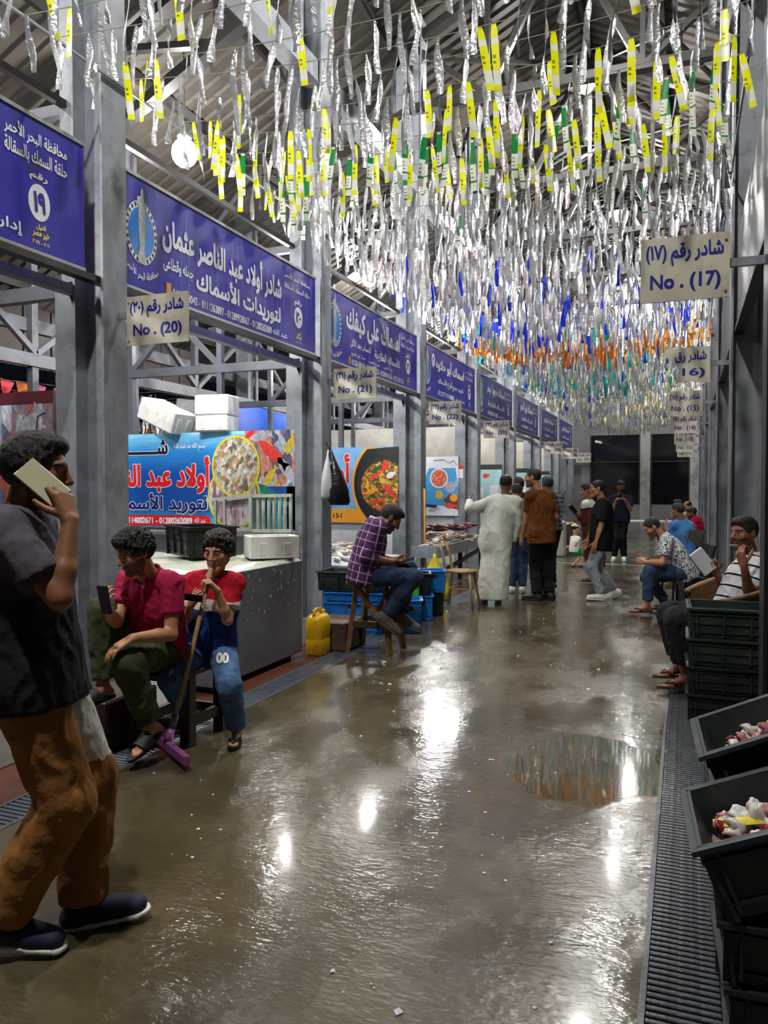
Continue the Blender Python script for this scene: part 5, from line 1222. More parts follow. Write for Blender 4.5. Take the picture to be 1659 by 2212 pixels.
BRNB = mat('brown_stained_block', S(74, 56, 46), rough=.5, var=.25, scale=6, bump=.2, bscale=25, dirt=S(98, 78, 66), dscale=3)
tag(MB().bbox(-3.22, -2.86, 6.42, 6.86, .004, .27, .012).build('brown_block', BRNB), 'brown stained step block next to the yellow jerrycan', 'block')
WOOD = mat('worn_stool_wood', S(128, 92, 58), rough=.6, var=.25, scale=9, bump=.25, bscale=30, dirt=S(84, 60, 40), dscale=5); WOODD = mat('dark_wet_wood', S(66, 48, 36), rough=.5, var=.25, scale=9, bump=.25, bscale=30); PINE = mat('pale_pine', S(176, 140, 92), rough=.6, var=.2, scale=12)
t = thing('wooden_stool', 'tall wooden stool under the man in checked shirt', 'stool', (-2.64, 6.62, 0))
MB().bbox(-2.86, -2.42, 6.42, 6.8, .62, .655, .008).build('seat', WOOD, t)
ft = [(-2.45, 6.46), (-2.86, 6.46), (-2.44, 6.8), (-2.86, 6.8)]; tp_ = [(-2.5, 6.5), (-2.78, 6.5), (-2.5, 6.74), (-2.78, 6.74)]
for a, b in zip(ft, tp_): MB().bar((*a, 0), (*b, .62), .045, .045).build('leg', WOOD, t)
for i, j, z in ((0, 1, .26), (2, 3, .26), (0, 2, .22), (1, 3, .22)):
    f_ = lambda q: (ft[q][0]+(tp_[q][0]-ft[q][0])*z/.62, ft[q][1]+(tp_[q][1]-ft[q][1])*z/.62, z); MB().bar(f_(i), f_(j), .03, .06).build('rail', WOODD, t)
MB().bar((-2.77, 6.47, .6), (-2.47, 6.45, .22), .03, .05).build('brace', WOOD, t); MB().bar((-2.77, 6.77, .22), (-2.5, 6.77, .6), .03, .05).build('brace', WOOD, t)
# stacked crates behind the stool
for i, (lab, x, y, z, w, d, h, m, a) in enumerate([
    ('lowest blue crate behind the tall stool', -3.2, 7.5, 0, .62, .4, .16, CRB, 8), ('middle blue crate in the stack behind the stool', -3.2, 7.5, .165, .62, .4, .15, CRB, 8), ('top blue crate in the stack behind the stool', -3.2, 7.5, .32, .62, .4, .1, CRB, 8), ('dark open crate on top of the blue crates behind the stool', -3.25, 7.48, .43, .62, .42, .2, CRKG, 4),
    ('blue crate standing upright beside the checked-shirt man\'s shoes', -2.7, 7.66, 0, .28, .34, .34, CRB, 20), ('lime green crate beside the checked-shirt man\'s knee', -2.86, 8.03, .3, .3, .34, .2, CRGR, 20), ('black crate under the lime green crate', -2.9, 8.03, 0, .3, .34, .29, CRK, 20),
    ('blue crate beneath the black one near the yellow bag', -2.82, 8.42, 0, .28, .28, .28, CRB, 20), ('black crate with a label, left of the pale cane chair', -2.86, 8.42, .29, .3, .3, .24, CRK, 20), ('sky blue crate at the end of the row by the cane chair', -2.8, 8.8, .27, .3, .3, .26, CRB, 20), ('black crate under the last sky blue crate', -2.82, 8.8, 0, .3, .3, .25, CRK, 20)]):
    crate(lab, (x, y, z+.005), w, d, h, m, math.radians(a), group='crates beside the man on the tall stool', ribs=2)
BLUEBK = mat('blue_barrel_plastic', S(24, 70, 200), rough=.4, var=.1); REDCL = mat('orange_red_cooler_plastic', S(206, 62, 28), rough=.4, var=.1)
t = thing('cool_box', 'orange red cool box under the fish heap behind the stool', 'box', (-4.0, 8.9, 0)); MB().bbox(-4.35, -3.74, 8.6, 9.3, .12, .43, .03).build('body', REDCL, t); MB().bbox(-4.33, -3.74, 8.62, 9.28, .0, .12, .02).build('base', BLUEBK, t); MB().bbox(-4.37, -3.72, 8.58, 9.32, .43, .46, .01).build('lip', WHITE_PL, t)
t = thing('barrel', 'open blue and black tub behind the checked-shirt man', 'tub', (-3.55, 8.35, 0)); MB().lathe([(.2, 0), (.24, .2), (.26, .5), (.27, .52), (.25, .52), (.22, .1)], (-3.5, 8.3, .0), 28).build('tub', BLUEBK, t, smooth=True); MB().lathe([(.262, .3), (.262, .44)], (-3.5, 8.3, .005), 28).build('black_band', CRK, t)
# fish heaps
FG = mat('silver_fish_skin', S(186, 182, 170), rough=.3, var=.35, scale=18, dirt=S(120, 108, 90), dscale=9); FP = mat('pinkish_fish_skin', S(206, 168, 150), rough=.3, var=.3, scale=18, dirt=S(176, 120, 96), dscale=9); FR = mat('dark_red_fish_skin', S(96, 28, 30), rough=.22, var=.35, scale=14, dirt=S(52, 20, 22), dscale=8); FW = mat('pale_fish_belly', S(214, 208, 196), rough=.3, var=.2, scale=18, dirt=S(150, 140, 120), dscale=9)
def fish_mesh(ln, m):
    mb = MB(); n = 8; prof = [(-.5, .01), (-.44, .075), (-.3, .13), (-.08, .16), (.14, .125), (.3, .06), (.37, .03)]; vs = []
    for u, r in prof:
        for k in range(n): a = 2*PI*k/n; vs.append((u*ln, r*ln*.62*math.cos(a), r*ln*1.05*math.sin(a)))
    mb.add(vs, [(i*n+k, i*n+(k+1) % n, (i+1)*n+(k+1) % n, (i+1)*n+k) for i in range(len(prof)-1) for k in range(n)]+[tuple(range(n))[::-1]])
    th = .006*ln/.2; mb.prism([(.35, .02), (.5, .13), (.46, 0), (.5, -.13), (.35, -.02)], lambda u, v, k: (u*ln, (k-.5)*th, v*ln)); mb.prism([(-.2, .11), (.0, .18), (.15, .1)], lambda u, v, k: (u*ln, (k-.5)*th, v*ln))
    me = mb.mesh('fish'); me.materials.append(m); me.polygons.foreach_set('use_smooth', [True]*len(me.polygons)); return me
FM = {m.name: [fish_mesh(l, m) for l in (.2, .26)] for m in (FG, FP, FW)}; FMR = [fish_mesh(.5, FR), fish_mesh(.42, FR)]
def heap(label, grp, xs, ys, z0, zh, n, mats, seed):
    rr = random.Random(seed)
    for i in range(n):
        u, v = rr.random(), rr.random(); x, y = xs[0]+(xs[1]-xs[0])*u, ys[0]+(ys[1]-ys[0])*v; z = z0+zh*4*u*(1-u)*4*v*(1-v)*.8+.02
        o = bpy.data.objects.new('fish', rr.choice(FM[rr.choice(mats).name])); COL.objects.link(o); o.location = (x, y, z); o.rotation_euler = (rr.uniform(1.1, 2.), rr.uniform(-.3, .3), rr.uniform(0, 6.28)); tag(o, label, 'fish', grp)
ICE = mat('crushed_ice', S(214, 222, 226), rough=.3, var=.1, bump=.8, bscale=40)
t = thing('fish_tray', 'tray of ice under the pale fish heap behind the stool', 'tray', (-4.4, 9.4, 0)); MB().bbox(-5.4, -3.72, 8.62, 10.4, .5, .56, .01).build('tray', STEEL, t); MB().grid(14, 14, lambda u, v: (-5.35+1.6*u, 8.68+1.66*v, .56+.2*4*u*(1-u)*4*v*(1-v)*.8)).build('ice', ICE, t, smooth=True); tag(t.children[1], 'crushed ice')
for x, y in ((-5.3, 10.3), (-3.8, 10.3), (-5.3, 8.7)): MB().box(x-.03, x+.03, y-.03, y+.03, 0, .5).build('leg', STEEL, t)
heap('small silvery fish in the heap behind the tall stool', 'fish heaped behind the tall stool', (-5.1, -3.85), (8.75, 10.2), .58, .22, 85, [FG, FW, FW, FP], 5)
TIN = mat('galvanised_tray', S(150, 158, 166), rough=.35, metal=.4, var=.15)
t = thing('fish_table', 'galvanised fish table behind the pale cane chair', 'table', (-3.6, 12.4, 0))
mb = MB(); mb.bbox(-3.77, -3.38, 10.9, 13.9, .54, .6, .01); mb.bbox(-4.7, -3.77, 11.72, 13.9, .54, .6, .01); mb.build('table_top', TIN, t)
for x0, x1, y0, y1 in ((-3.4, -3.36, 10.88, 13.92), (-3.77, -3.38, 10.86, 10.9), (-4.7, -3.38, 13.9, 13.94)): MB().box(x0, x1, y0, y1, .48, .65).build('upstand', TIN, t)
for x, y in ((-3.45, 11.0), (-3.45, 12.4), (-3.45, 13.8), (-4.6, 11.85), (-4.6, 13.8)): MB().box(x-.03, x+.03, y-.03, y+.03, 0.01, .54).build('leg', STEEL_D, t)
MB().bar((-3.45, 11.0, .2), (-3.45, 13.8, .42), .04, .06).build('brace', WOODD, t)
heap('small pale fish spread on the galvanised table', 'fish spread on the galvanised table', (-3.72, -3.44), (11.0, 13.8), .62, .1, 60, [FP, FW, FG], 8)
heap('small pale fish at the back of the galvanised table', 'fish at the back of the galvanised table', (-4.6, -3.75), (11.85, 13.7), .62, .14, 50, [FP, FW, FG], 18)
for i in range(9):
    o = bpy.data.objects.new('red_fish', FMR[i % 2]); COL.objects.link(o); o.location = (-4.05+.06*i, 12.0+.16*i, .82+.05*((i*7) % 3)/2); o.rotation_euler = (1.5, .05, 2.6+.25*((i*5) % 4)/2); tag(o, 'large dark red fish laid over the pale fish on the table', 'fish', 'dark red fish on the galvanised table')
# cane chair
CANE = mat('bentwood_cane', S(168, 140, 98), rough=.5, var=.2, scale=12); 
t = thing('cane_chair', 'pale bentwood chair with round seat, left of the man in thobe', 'chair', (-2.62, 9.5, 0)); cx, cy = -2.62, 9.5
MB().lathe([(0, .44), (.19, .445), (.205, .455), (.2, .47), (0, .475)], (cx, cy, 0), 28).build('seat', CANE, t, smooth=True)
for dx, dy in ((.15, -.14), (.15, .14)): MB().tube([(cx+dx*.85, cy+dy*.85, .44), (cx+dx*1.05, cy+dy*1.05, .2), (cx+dx*1.25, cy+dy*1.25, 0)], [.019, .017, .014], 8).build('leg', CANE, t, smooth=True)
for dy in (-.15, .15):
    MB().tube([(cx-.22, cy+dy*1.1, 0), (cx-.17, cy+dy, .44), (cx-.2, cy+dy, .65), (cx-.27, cy+dy*.8, .84)], [.016, .02, .018, .016], 8).build('leg', CANE, t, smooth=True)
MB().tube([(cx-.26+.0, cy+.13*math.cos(a), .82+.07*math.sin(a)) for a in [PI*i/8 for i in range(9)]], .016, 8).build('back_hoop', CANE, t, smooth=True)
for dx, dy in ((.15, -.14), (.15, .14)): MB().tube([(cx+dx*.6, cy+dy*.2, .43), (cx+dx*.95, cy+dy*.75, .38), (cx+dx*1.1, cy+dy*1.1, .22)], .009, 6).build('bent_brace', CANE, t, smooth=True)
MB().tube([(cx+.15*math.cos(a), cy+.15*math.sin(a), .24) for a in [2*PI*i/16 for i in range(17)]], .009, 6).build('ring_stretcher', CANE, t, smooth=True)
YBAG = mat('yellow_carrier_bag', S(214, 196, 20), rough=.35, var=.15, scale=6, bump=.5, bscale=12)
o = bagmesh(-3.12, 9.95, .2, .17, .0, .62).build('carrier_bag', YBAG, None, smooth=True, fix=True); tag(o, 'full yellow carrier bag on the floor behind the cane chair', 'bag')
o = MB().tube([(-3.66, 11.2, 0), (-3.72, 11.32, 1.5)], .016, 8).build('broom_pole', mat('amber_pole', S(206, 140, 20), rough=.4, var=.1), None, smooth=True); tag(o, 'amber yellow pole leaning on the third left column', 'pole')
# bench under the two sitters, box at their feet
t = thing('wooden_bench', 'low dark wooden bench under the crimson-shirted man and the boy', 'bench', (-2.8, 3.95, 0))
MB().bbox(-3.0, -2.62, 3.56, 4.14, .405, .445, .008).build('seat', WOODD, t); MB().bbox(-2.625, -2.61, 3.58, 4.12, .41, .44, .003).build('seat_edge', WOOD, t)
for x, y in ((-2.66, 3.74), (-2.66, 4.08), (-2.96, 3.62), (-2.96, 4.08)): MB().bbox(x-.035, x+.035, y-.035, y+.035, 0, .405, .005).build('leg', WOODD, t)
for a, b in (((-2.66, 3.74), (-2.66, 4.08)), ((-2.96, 3.62), (-2.96, 4.08)), ((-2.66, 3.74), (-2.96, 3.62)), ((-2.66, 4.08), (-2.96, 4.08))): MB().bar((*a, .13), (*b, .13), .03, .06).build('rail', WOODD, t)
tag(MB().bbox(-3.3, -2.99, 3.45, 3.9, .005, .29, .012).build('brown_block', BRNB), 'brown block on the floor under the crimson-shirted man\'s foot', 'block')
o = foam_box('small white foam box behind the bench legs', (-3.14, 4.2, .005), .24, .24, .3, 0, lid=True)
# squeegee
PURP = mat('mauve_plastic', S(138, 78, 128), rough=.4, var=.1); REDR = mat('dark_red_rubber', S(120, 24, 52), rough=.5, var=.1); GREYC = mat('grey_socket', S(96, 96, 112), rough=.5, var=.1)
t = thing('squeegee', 'floor squeegee with pale wooden handle and mauve blade in the boy\'s hand', 'squeegee', (-2.68, 3.57, 0))
A_, B_ = Vector((-2.93, 3.74, .03)), Vector((-2.41, 3.38, .03)); mid_ = (A_+B_)/2; tipq = pt(457, 1224, 4.42)
MB().bar(A_+Vector((0, 0, .03)), B_+Vector((0, 0, .03)), .035, .045).build('blade_holder', PURP, t); MB().bar(A_-Vector((0, 0, .012)), B_-Vector((0, 0, .012)), .014, .036).build('rubber_blade', REDR, t)
hd = (tipq-mid_).normalized(); MB().tube([mid_+Vector((0, 0, .04)), mid_+hd*.12], [.028, .02], 10).build('socket', PURP, t, smooth=True); MB().tube([mid_+hd*.11, mid_+hd*.2], .02, 10).build('grey_sleeve', GREYC, t, smooth=True)
MB().tube([mid_+hd*.18, mid_.lerp(tipq, .55)+Vector((.006, 0, 0)), tipq], [.0145, .0135, .0125], 10).build('handle', PINE, t, smooth=True); MB().tube([tipq-hd*.004, tipq+hd*.03], .0135, 10).build('handle_tip', GREYC, t)
sd = (B_-A_).normalized()
for k in (-1, 1): MB().bar(mid_+sd*.1*k+Vector((0, 0, .05)), mid_+hd*.11, .012, .02).build('web', PURP, t)
# ================================================================== RIGHT SIDE
for i in range(4):
    crate('dark green crate, %s of the stack in front of the wicker chair' % ['lowest', 'second', 'third', 'topmost'][i], (.31, 5.5, .005+.178*i), .56, .42, .175 if i < 3 else .19, CRG if i > 1 else CRK, math.radians(1.5*(i % 2)), group='crate stack on the right', ribs=3, slots=False)
crate('lower black crate at the right front corner', (.37, 2.38, .005), .52, .42, .19, CRK, math.radians(3), ribs=2, slots=False); crate('black crate stacked second at the right front corner', (.36, 2.36, .2), .52, .42, .17, CRK, math.radians(1), ribs=2)
tA = crate('tilted crate of fish scraps with a yellow wrapper, right front', (.33, 2.33, .47), .5, .4, .2, CRKG, 0, rot=(0, math.radians(-22), math.radians(4)), ribs=2)
crate('black crate standing behind the scrap crates on the right', (.42, 2.88, .005), .5, .4, .45, CRK, 0, ribs=3, slots=False)
tB = crate('second tilted crate of pink fish scraps, behind the first', (.36, 2.84, .56), .5, .4, .2, CRKG, 0, rot=(0, math.radians(-24), math.radians(3)), ribs=2)
SCRAP = [mat('pink_fish_flesh', S(176, 110, 108), rough=.25, var=.3, scale=25), mat('pale_fish_scrap', S(196, 186, 178), rough=.25, var=.25, scale=25), mat('blood_red_scrap', S(120, 36, 36), rough=.2, var=.3, scale=25), mat('white_fat_scrap', S(210, 212, 214), rough=.3, var=.15, scale=25)]
def scraps(ct, label, grp, seed, n):
    rr = random.Random(seed); M = Matrix.Translation(ct.location) @ ct.rotation_euler.to_matrix().to_4x4()
    meshes = []
    for m in SCRAP:
        mb = MB(); mb.ell((0, 0, 0), (.04, .024, .012), 12, 8); sd_0 = len(meshes)*7.3; mb.v = [(v[0]*(1+.6*_mn.noise((v[0]*40, v[1]*50, 1+sd_0))), v[1]*(1+.9*_mn.noise((v[0]*50, 2+sd_0, v[2]*50))), v[2]+.022*_mn.noise((v[0]*45, v[1]*45, 3+sd_0))) for v in mb.v]
        me = mb.mesh('scrap'); me.materials.append(m); me.polygons.foreach_set('use_smooth', [True]*len(me.polygons)); meshes.append(me)
    for i in range(n):
        p = M @ Vector((rr.uniform(-.2, .2), rr.uniform(-.15, .15), .075+.07*rr.random()))
        o = bpy.data.objects.new('fish_scrap', rr.choice(meshes)); COL.objects.link(o); o.location = p; o.rotation_euler = (rr.uniform(-.6, .6), rr.uniform(-.9, .2), rr.uniform(0, 6.28)); s_ = rr.uniform(.5, 1.15); o.scale = (s_, s_, s_*1.2); tag(o, label, 'fish scrap', grp)
SLURRY = mat('pinkish_scrap_slurry', S(138, 92, 86), rough=.2, var=.4, scale=30, bump=.6, bscale=60, dirt=S(190, 180, 172), dscale=22)
for ct, lab in ((tA, 'wet fish scrap bed in the front tilted crate'), (tB, 'wet fish scrap bed in the rear tilted crate')):
    Mc = Matrix.Translation(ct.location) @ ct.rotation_euler.to_matrix().to_4x4(); mb = MB(); mb.grid(30, 24, lambda u, v: Mc @ Vector((-.225+.45*u, -.178+.356*v, .07+.05*_mn.noise((u*9, v*7, 5))+.02*_mn.noise((u*25, v*20, 2)))))
    tag(mb.build('fish_scrap_bed', SLURRY, None, smooth=True), lab, 'fish scraps', kind='stuff')
scraps(tA, 'piece of fish scrap in the front tilted crate', 'scraps in the front tilted crate', 2, 95); scraps(tB, 'piece of fish scrap in the rear tilted crate', 'scraps in the rear tilted crate', 6, 75)
M_ = Matrix.Translation(tA.location) @ tA.rotation_euler.to_matrix().to_4x4(); o = MB().grid(8, 4, lambda u, v: M_ @ Vector((-.2+.13*u, -.0+.05*v+.02*u, .155-.03*u+.012*math.sin(PI*v)))).build('wrapper', YBAG, None, smooth=True); tag(o, 'crumpled yellow wrapper lying on the fish scraps', 'wrapper')
PINK = mat('pinkish_stone', S(150, 112, 100), rough=.7, var=.2, scale=20, bump=.3, bscale=60)
tag(MB().bbox(.13, .36, 4.72, 4.98, .004, .1, .02).build('stone_block', PINK), 'pinkish stone block at the foot of the crate stack', 'stone')
# wicker tub chair
WICK = mat('brown_wicker', S(112, 74, 46), rough=.6, var=.35, scale=60, bump=.9, bscale=110); WICKR = mat('wicker_rim', S(150, 116, 78), rough=.55, var=.2, scale=40, bump=.5, bscale=90)
t = thing('wicker_armchair', 'brown wicker armchair of the smoking man', 'chair', (.36, 6.25, 0)); cx, cy = .36, 6.25; fw_ = -RV; sd_ = FV
def arm_pt(a, k):      # a: -1..1 around the tub, k: 0 seat level..1 rim
    th_ = a*PI*.72; r_ = .33+.06*k; top = .68+.22*max(0, math.cos(th_*.62))**1.5; z = .36+(top-.36)*k
    p = Vector((cx, cy, 0))-fw_*math.cos(th_)*r_+sd_*math.sin(th_)*r_*1.0+fw_*.0; return (p.x, p.y, z)
mb = MB(); mb.grid(30, 8, lambda u, v: arm_pt(u*2-1, v)); mb.grid(30, 8, lambda u, v: (Vector(arm_pt(u*2-1, v))-(Vector(arm_pt(u*2-1, v))-Vector((cx, cy, arm_pt(0, v)[2]))).normalized()*.025)[:2]+(arm_pt(u*2-1, v)[2],) if False else tuple(Vector((cx, cy, 0)).lerp(Vector(arm_pt(u*2-1, v)), .93).to_2d())+(arm_pt(u*2-1, v)[2],))
mb.build('tub_shell', WICK, t, smooth=True); MB().tube([arm_pt(i/20-1, 1) for i in range(41)], .022, 8).build('rim', WICKR, t, smooth=True)
MB().lathe([(0, .34), (.31, .34), (.33, .37), (.3, .4), (0, .41)], (cx, cy, 0), 26).build('seat', WICK, t, smooth=True)
for a, b in ((1, 1), (1, -1), (-1, 1), (-1, -1)):
    q = Vector((cx, cy, 0))+fw_*.2*a+sd_*.2*b; e_ = Vector((cx, cy, 0))+fw_*.25*a+sd_*.24*b; MB().tube([(q.x, q.y, .36), (e_.x, e_.y, 0)], .02, 8).build('leg', WICKR, t, smooth=True)
# black chair under the spattered-shirt man, other chairs
BLKC = mat('black_chair_plastic', S(20, 21, 24), rough=.35, var=.1)
def side_chair(label, c, fdir_, m, sz=.44, bh=.82, name='chair'):
    t = thing(name, label, 'chair', (c[0], c[1], 0)); f_ = fdir_.normalized(); s_ = Vector((-f_.y, f_.x, 0)); C_ = Vector((c[0], c[1], 0)); W = lambda a, b, z: tuple(C_+f_*a+s_*b+Vector((0, 0, z)))
    MB().prism([(-.2, -.2), (.22, -.21), (.22, .21), (-.2, .2)], lambda u, v, k: W(u, v, sz-.03+.03*k)).build('seat', m, t, fix=True)
    MB().grid(8, 6, lambda u, v: W(-.2-.08*v-.04*math.sin(PI*u), -.2+.4*u, sz+.08+(bh-sz-.08)*v)).build('backrest', m, t, smooth=True)
    for b in (-.19, .19): MB().tube([W(-.2, b, sz-.02), W(-.25, b, (sz+bh)/2), W(-.29, b, bh)], .014, 6).build('back_post', m, t)
    for a in (-.18, .19):
        for b in (-.18, .18): MB().tube([W(a, b, sz-.02), W(a*1.15, b*1.08, 0)], .014, 6).build('leg', m, t)
    return t
side_chair('black plastic chair under the man in spattered T-shirt', (.0, 10.02), -RV, BLKC); side_chair('grey chair under the man in sky blue shirt', (-.02, 13.42), FV*.9-RV*.42, mat('grey_chair_metal', S(110, 108, 104), rough=.4, var=.1), .5, .85)
tag(crate('empty black basket chair-high between the seated men', (.14, 11.0, .005), .4, .4, .5, BLKC, .3, ribs=3), 'black plastic basket between the two seated men on the right', 'basket')
t = thing('long_bench', 'long low bench under the far sitters on the right', 'bench', (.12, 18.4, 0)); MB().bbox(-.2, .34, 16.6, 20.4, .4, .44, .01).build('seat', STEEL_D, t)
for y in (16.8, 18.5, 20.2):
    for x in (-.12, .28): MB().box(x-.02, x+.02, y-.02, y+.02, 0, .4).build('leg', STEEL_D, t)
t = thing('white_bench', 'white topped bench in front of the end wall', 'bench', (-1.1, 25.2, 0)); MB().bbox(-2.0, -.3, 25., 25.5, .5, .56, .01).build('top', WHITE_PL, t); 
for x in (-1.9, -.4): MB().bbox(x-.06, x+.06, 25.05, 25.45, 0, .5, .005).build('leg', CREAM, t)
STAIN = mat('stained_white_concrete', S(176, 176, 164), rough=.6, var=.15, scale=6, dirt=S(116, 112, 92), dscale=3)
tag(MB().bbox(-2.86, -2.5, 17.5, 17.9, .004, .78, .015).build('concrete_pedestal', STAIN), 'stained whitish concrete pedestal left of the toddler', 'pedestal')
t = thing('dark_counter', 'dark wet counter with sacks behind the toddler', 'counter', (-3.1, 19.6, 0)); MB().bbox(-3.5, -2.75, 18.3, 21.2, .004, .62, .02).build('body', WOODD, t); MB().grid(16, 10, lambda u, v: (-3.5+.75*u, 18.3+2.9*v, .62+.16*max(0, mnz((u*3, v*5, 2)))*math.sin(PI*u))).build('sacking', CANE, t, smooth=True)
t = thing('security_camera', 'small white security camera on the far left column', 'camera', (-3.2, 29.3, 3.2)); MB().tube([(-3.05, 29.25, 3.25), (-2.85, 29.05, 3.2)], .05, 10).build('housing', WHITE_PL, t); MB().bar((-3.05, 29.25, 3.27), (-3.05, 29.6, 3.3), .03, .03).build('bracket', WHITE_PL, t)
# items held by the smoker
t = thing('white_booklet', 'white booklet held up by the smoking man', 'booklet', pt(1518, 1215, 5.75)); c_ = pt(1518, 1213, 5.75); M2 = Matrix.Translation(c_) @ Matrix.Rotation(YAW, 4, 'Z') @ Matrix.Rotation(math.radians(-38), 4, 'Y'); MB().bbox(-.055, .055, -.012, .012, -.095, .095, .003, M=M2).build('pages', INKW, t); MB().bbox(-.058, .058, .012, .016, -.098, .098, .001, M=M2).build('cover', PANK, t)
q_ = pt(1592, 1178, 5.42); o = MB().tube([q_, q_+Vector((-.05, -.06, .005))], .004, 6).build('cigarette', WHITE_PL, None); tag(o, 'cigarette between the striped-shirt man\'s fingers', 'cigarette')
# scraps of foam and paper on the wet floor (too small to pick apart)
rr = random.Random(21); mb = MB()
for i in range(260):
    x = rr.uniform(-2.7, -.15); y = 2.+rr.random()**1.4*14; s_ = rr.uniform(.003, .011)*(1 if rr.random() < .93 else 2); a = rr.uniform(0, 6)
    mb.add([(x+s_*math.cos(a+k*1.57)*rr.uniform(.6, 1.2), y+s_*math.sin(a+k*1.57)*rr.uniform(.6, 1.2), .003) for k in range(4)]+[(x, y, .003+s_*.5)], [(0, 1, 4), (1, 2, 4), (2, 3, 4), (3, 0, 4), (3, 2, 1, 0)])
tag(mb.build('floor_flecks', INKW), 'small white flecks of foam and scales on the wet floor', 'litter', kind='stuff')
# ================================================================== NEIGHBOURING AISLE seen through the stalls
PEN = [mat('red_pennant', S(196, 40, 52), rough=.5, var=.2, scale=20), mat('orange_pennant', S(224, 120, 50), rough=.5, var=.2, scale=20), mat('pink_pennant', S(190, 70, 120), rough=.5, var=.2, scale=20)]
pm = []
for m in PEN:
    mb_ = MB(); mb_.prism([(-.11, 0), (.11, 0), (0, -.3)], lambda u, v, k: (k*.002, u, v)); me = mb_.mesh('pennant'); me.materials.append(m); pm.append(me)
for i in range(5):
    x, z = -8.2-.35*i, 3.0-.08*i; t = thing('pennant_string', '%s string of red and orange pennants behind the left stalls' % ORD[i], 'bunting', (x, 5, z), 0, 'pennant strings behind the stalls')
    MB().tube([(x, 5, z), (x, 7.6, z-.1), (x, 10.2, z)], .004, 4).build('string', TWINE, t)
    for k in range(18):
        o = bpy.data.objects.new('pennant', pm[(k+i) % 3]); COL.objects.link(o); o.parent = t; o.location = (0, .15+.28*k, -.1*4*(k/18)*(1-k/18)); o.rotation_euler = (rr.uniform(-.25, .25), 0, rr.uniform(-.7, .7))
for i in range(7):
    y = 10.4+.9*i; t = thing('tinsel_curtain', '%s curtain of silver and red tinsel behind the left stalls' % ORD[i], 'garland', (-9, y, 2.7), 0, 'tinsel behind the stalls'); 
    MB().tube([(XB-.05, y, 3.06), (-12.25, y, 3.06)], .004, 4).build('string', TWINE, t)
    for m in (SILVER, COPPER, ROSE):
        mb = MB()
        for k in range(16):
            vs, fs, _ = strip_verts(rr, rr.uniform(.35, .6), .05, .2, 5); x = rr.uniform(-11.1, -7.95); mb.add([(v[0]+x, v[1]+y, v[2]+3.02) for v in vs], fs)
        tag(mb.build('ribbon_fringe', m, t, smooth=True), kind='stuff')
for i in range(4):
    y0 = 6.2+4.2*i; t = thing('far_banner', '%s small blue banner of the neighbouring aisle' % ORD[i], 'sign', (-12.15, y0, 2.2)); MB().box(-12.199, -12.15, y0, y0+3.4, 2.0, 2.45).build('board', BLUE2, t)
    lettering(t, 'أسماك البحر الأحمر', (.3, .2, 3.0, .4), Vector((-12.15, y0, 2.0)), U_AISLE, V_UP, INKW, .02); lettering(t, 'حلقة السمك بالسقالة', (.5, .06, 2.8, .16), Vector((-12.15, y0, 2.0)), U_AISLE, V_UP, INKW, .02)
bulb(-9.4, 12., 4.6, 130, 'bulb over the neighbouring aisle', r=.08, cord=5.9)
TARP = mat('blue_tarpaulin', S(30, 90, 200), rough=.5, var=.15, scale=3, bump=.3, bscale=6)
t = thing('tarpaulin', 'blue tarpaulin hung behind the twenty-first stall', 'tarpaulin', (-7.5, 12.5, 2.4)); MB().grid(16, 10, lambda u, v: (-7.6+.04*math.sin(u*9+v*2), 11.9+2.9*u, 1.95+1.1*v+.04*math.sin(u*7))).build('sheet', TARP, t, smooth=True); MB().tube([(-7.655, 11.9, 3.08), (-7.655, 14.8, 3.08)], .015, 6).build('pole', STEEL, t)
# ------------------------------------------------------------------ cast
def phone(label, c, d, n, m, ln=.15, wd=.072, screen=None):
    """c centre, d long axis, n screen normal (camera-frame triples)"""
    W = lambda q: RV*q[0]+FV*q[1]+UPV*q[2]
    d = W(d).normalized(); n = W(n); n = (n-d*n.dot(d)).normalized(); s_ = d.cross(n); c = Vector(c); M = Matrix(((s_.x, d.x, n.x, c.x), (s_.y, d.y, n.y, c.y), (s_.z, d.z, n.z, c.z), (0, 0, 0, 1)))
    t = thing('phone', label, 'phone', c); MB().bbox(-wd/2, wd/2, -ln/2, ln/2, -.0045, .0045, .003, M=M).build('case', m, t); MB().box(-wd*.45, wd*.45, -ln*.46, ln*.46, .0046, .0052, M=M).build('screen', screen or SCREEN, t)
    return t
SCREEN = mat('dark_phone_screen', (.01, .012, .02), rough=.08, var=0)
LITSCR = mat('lit_phone_screen', (.02, .03, .06), rough=.1, var=0, emit=(.25, .45, .8), estr=.8)
BLKPL = mat('black_phone_plastic', srgb(22, 22, 26), rough=.3, var=.05)
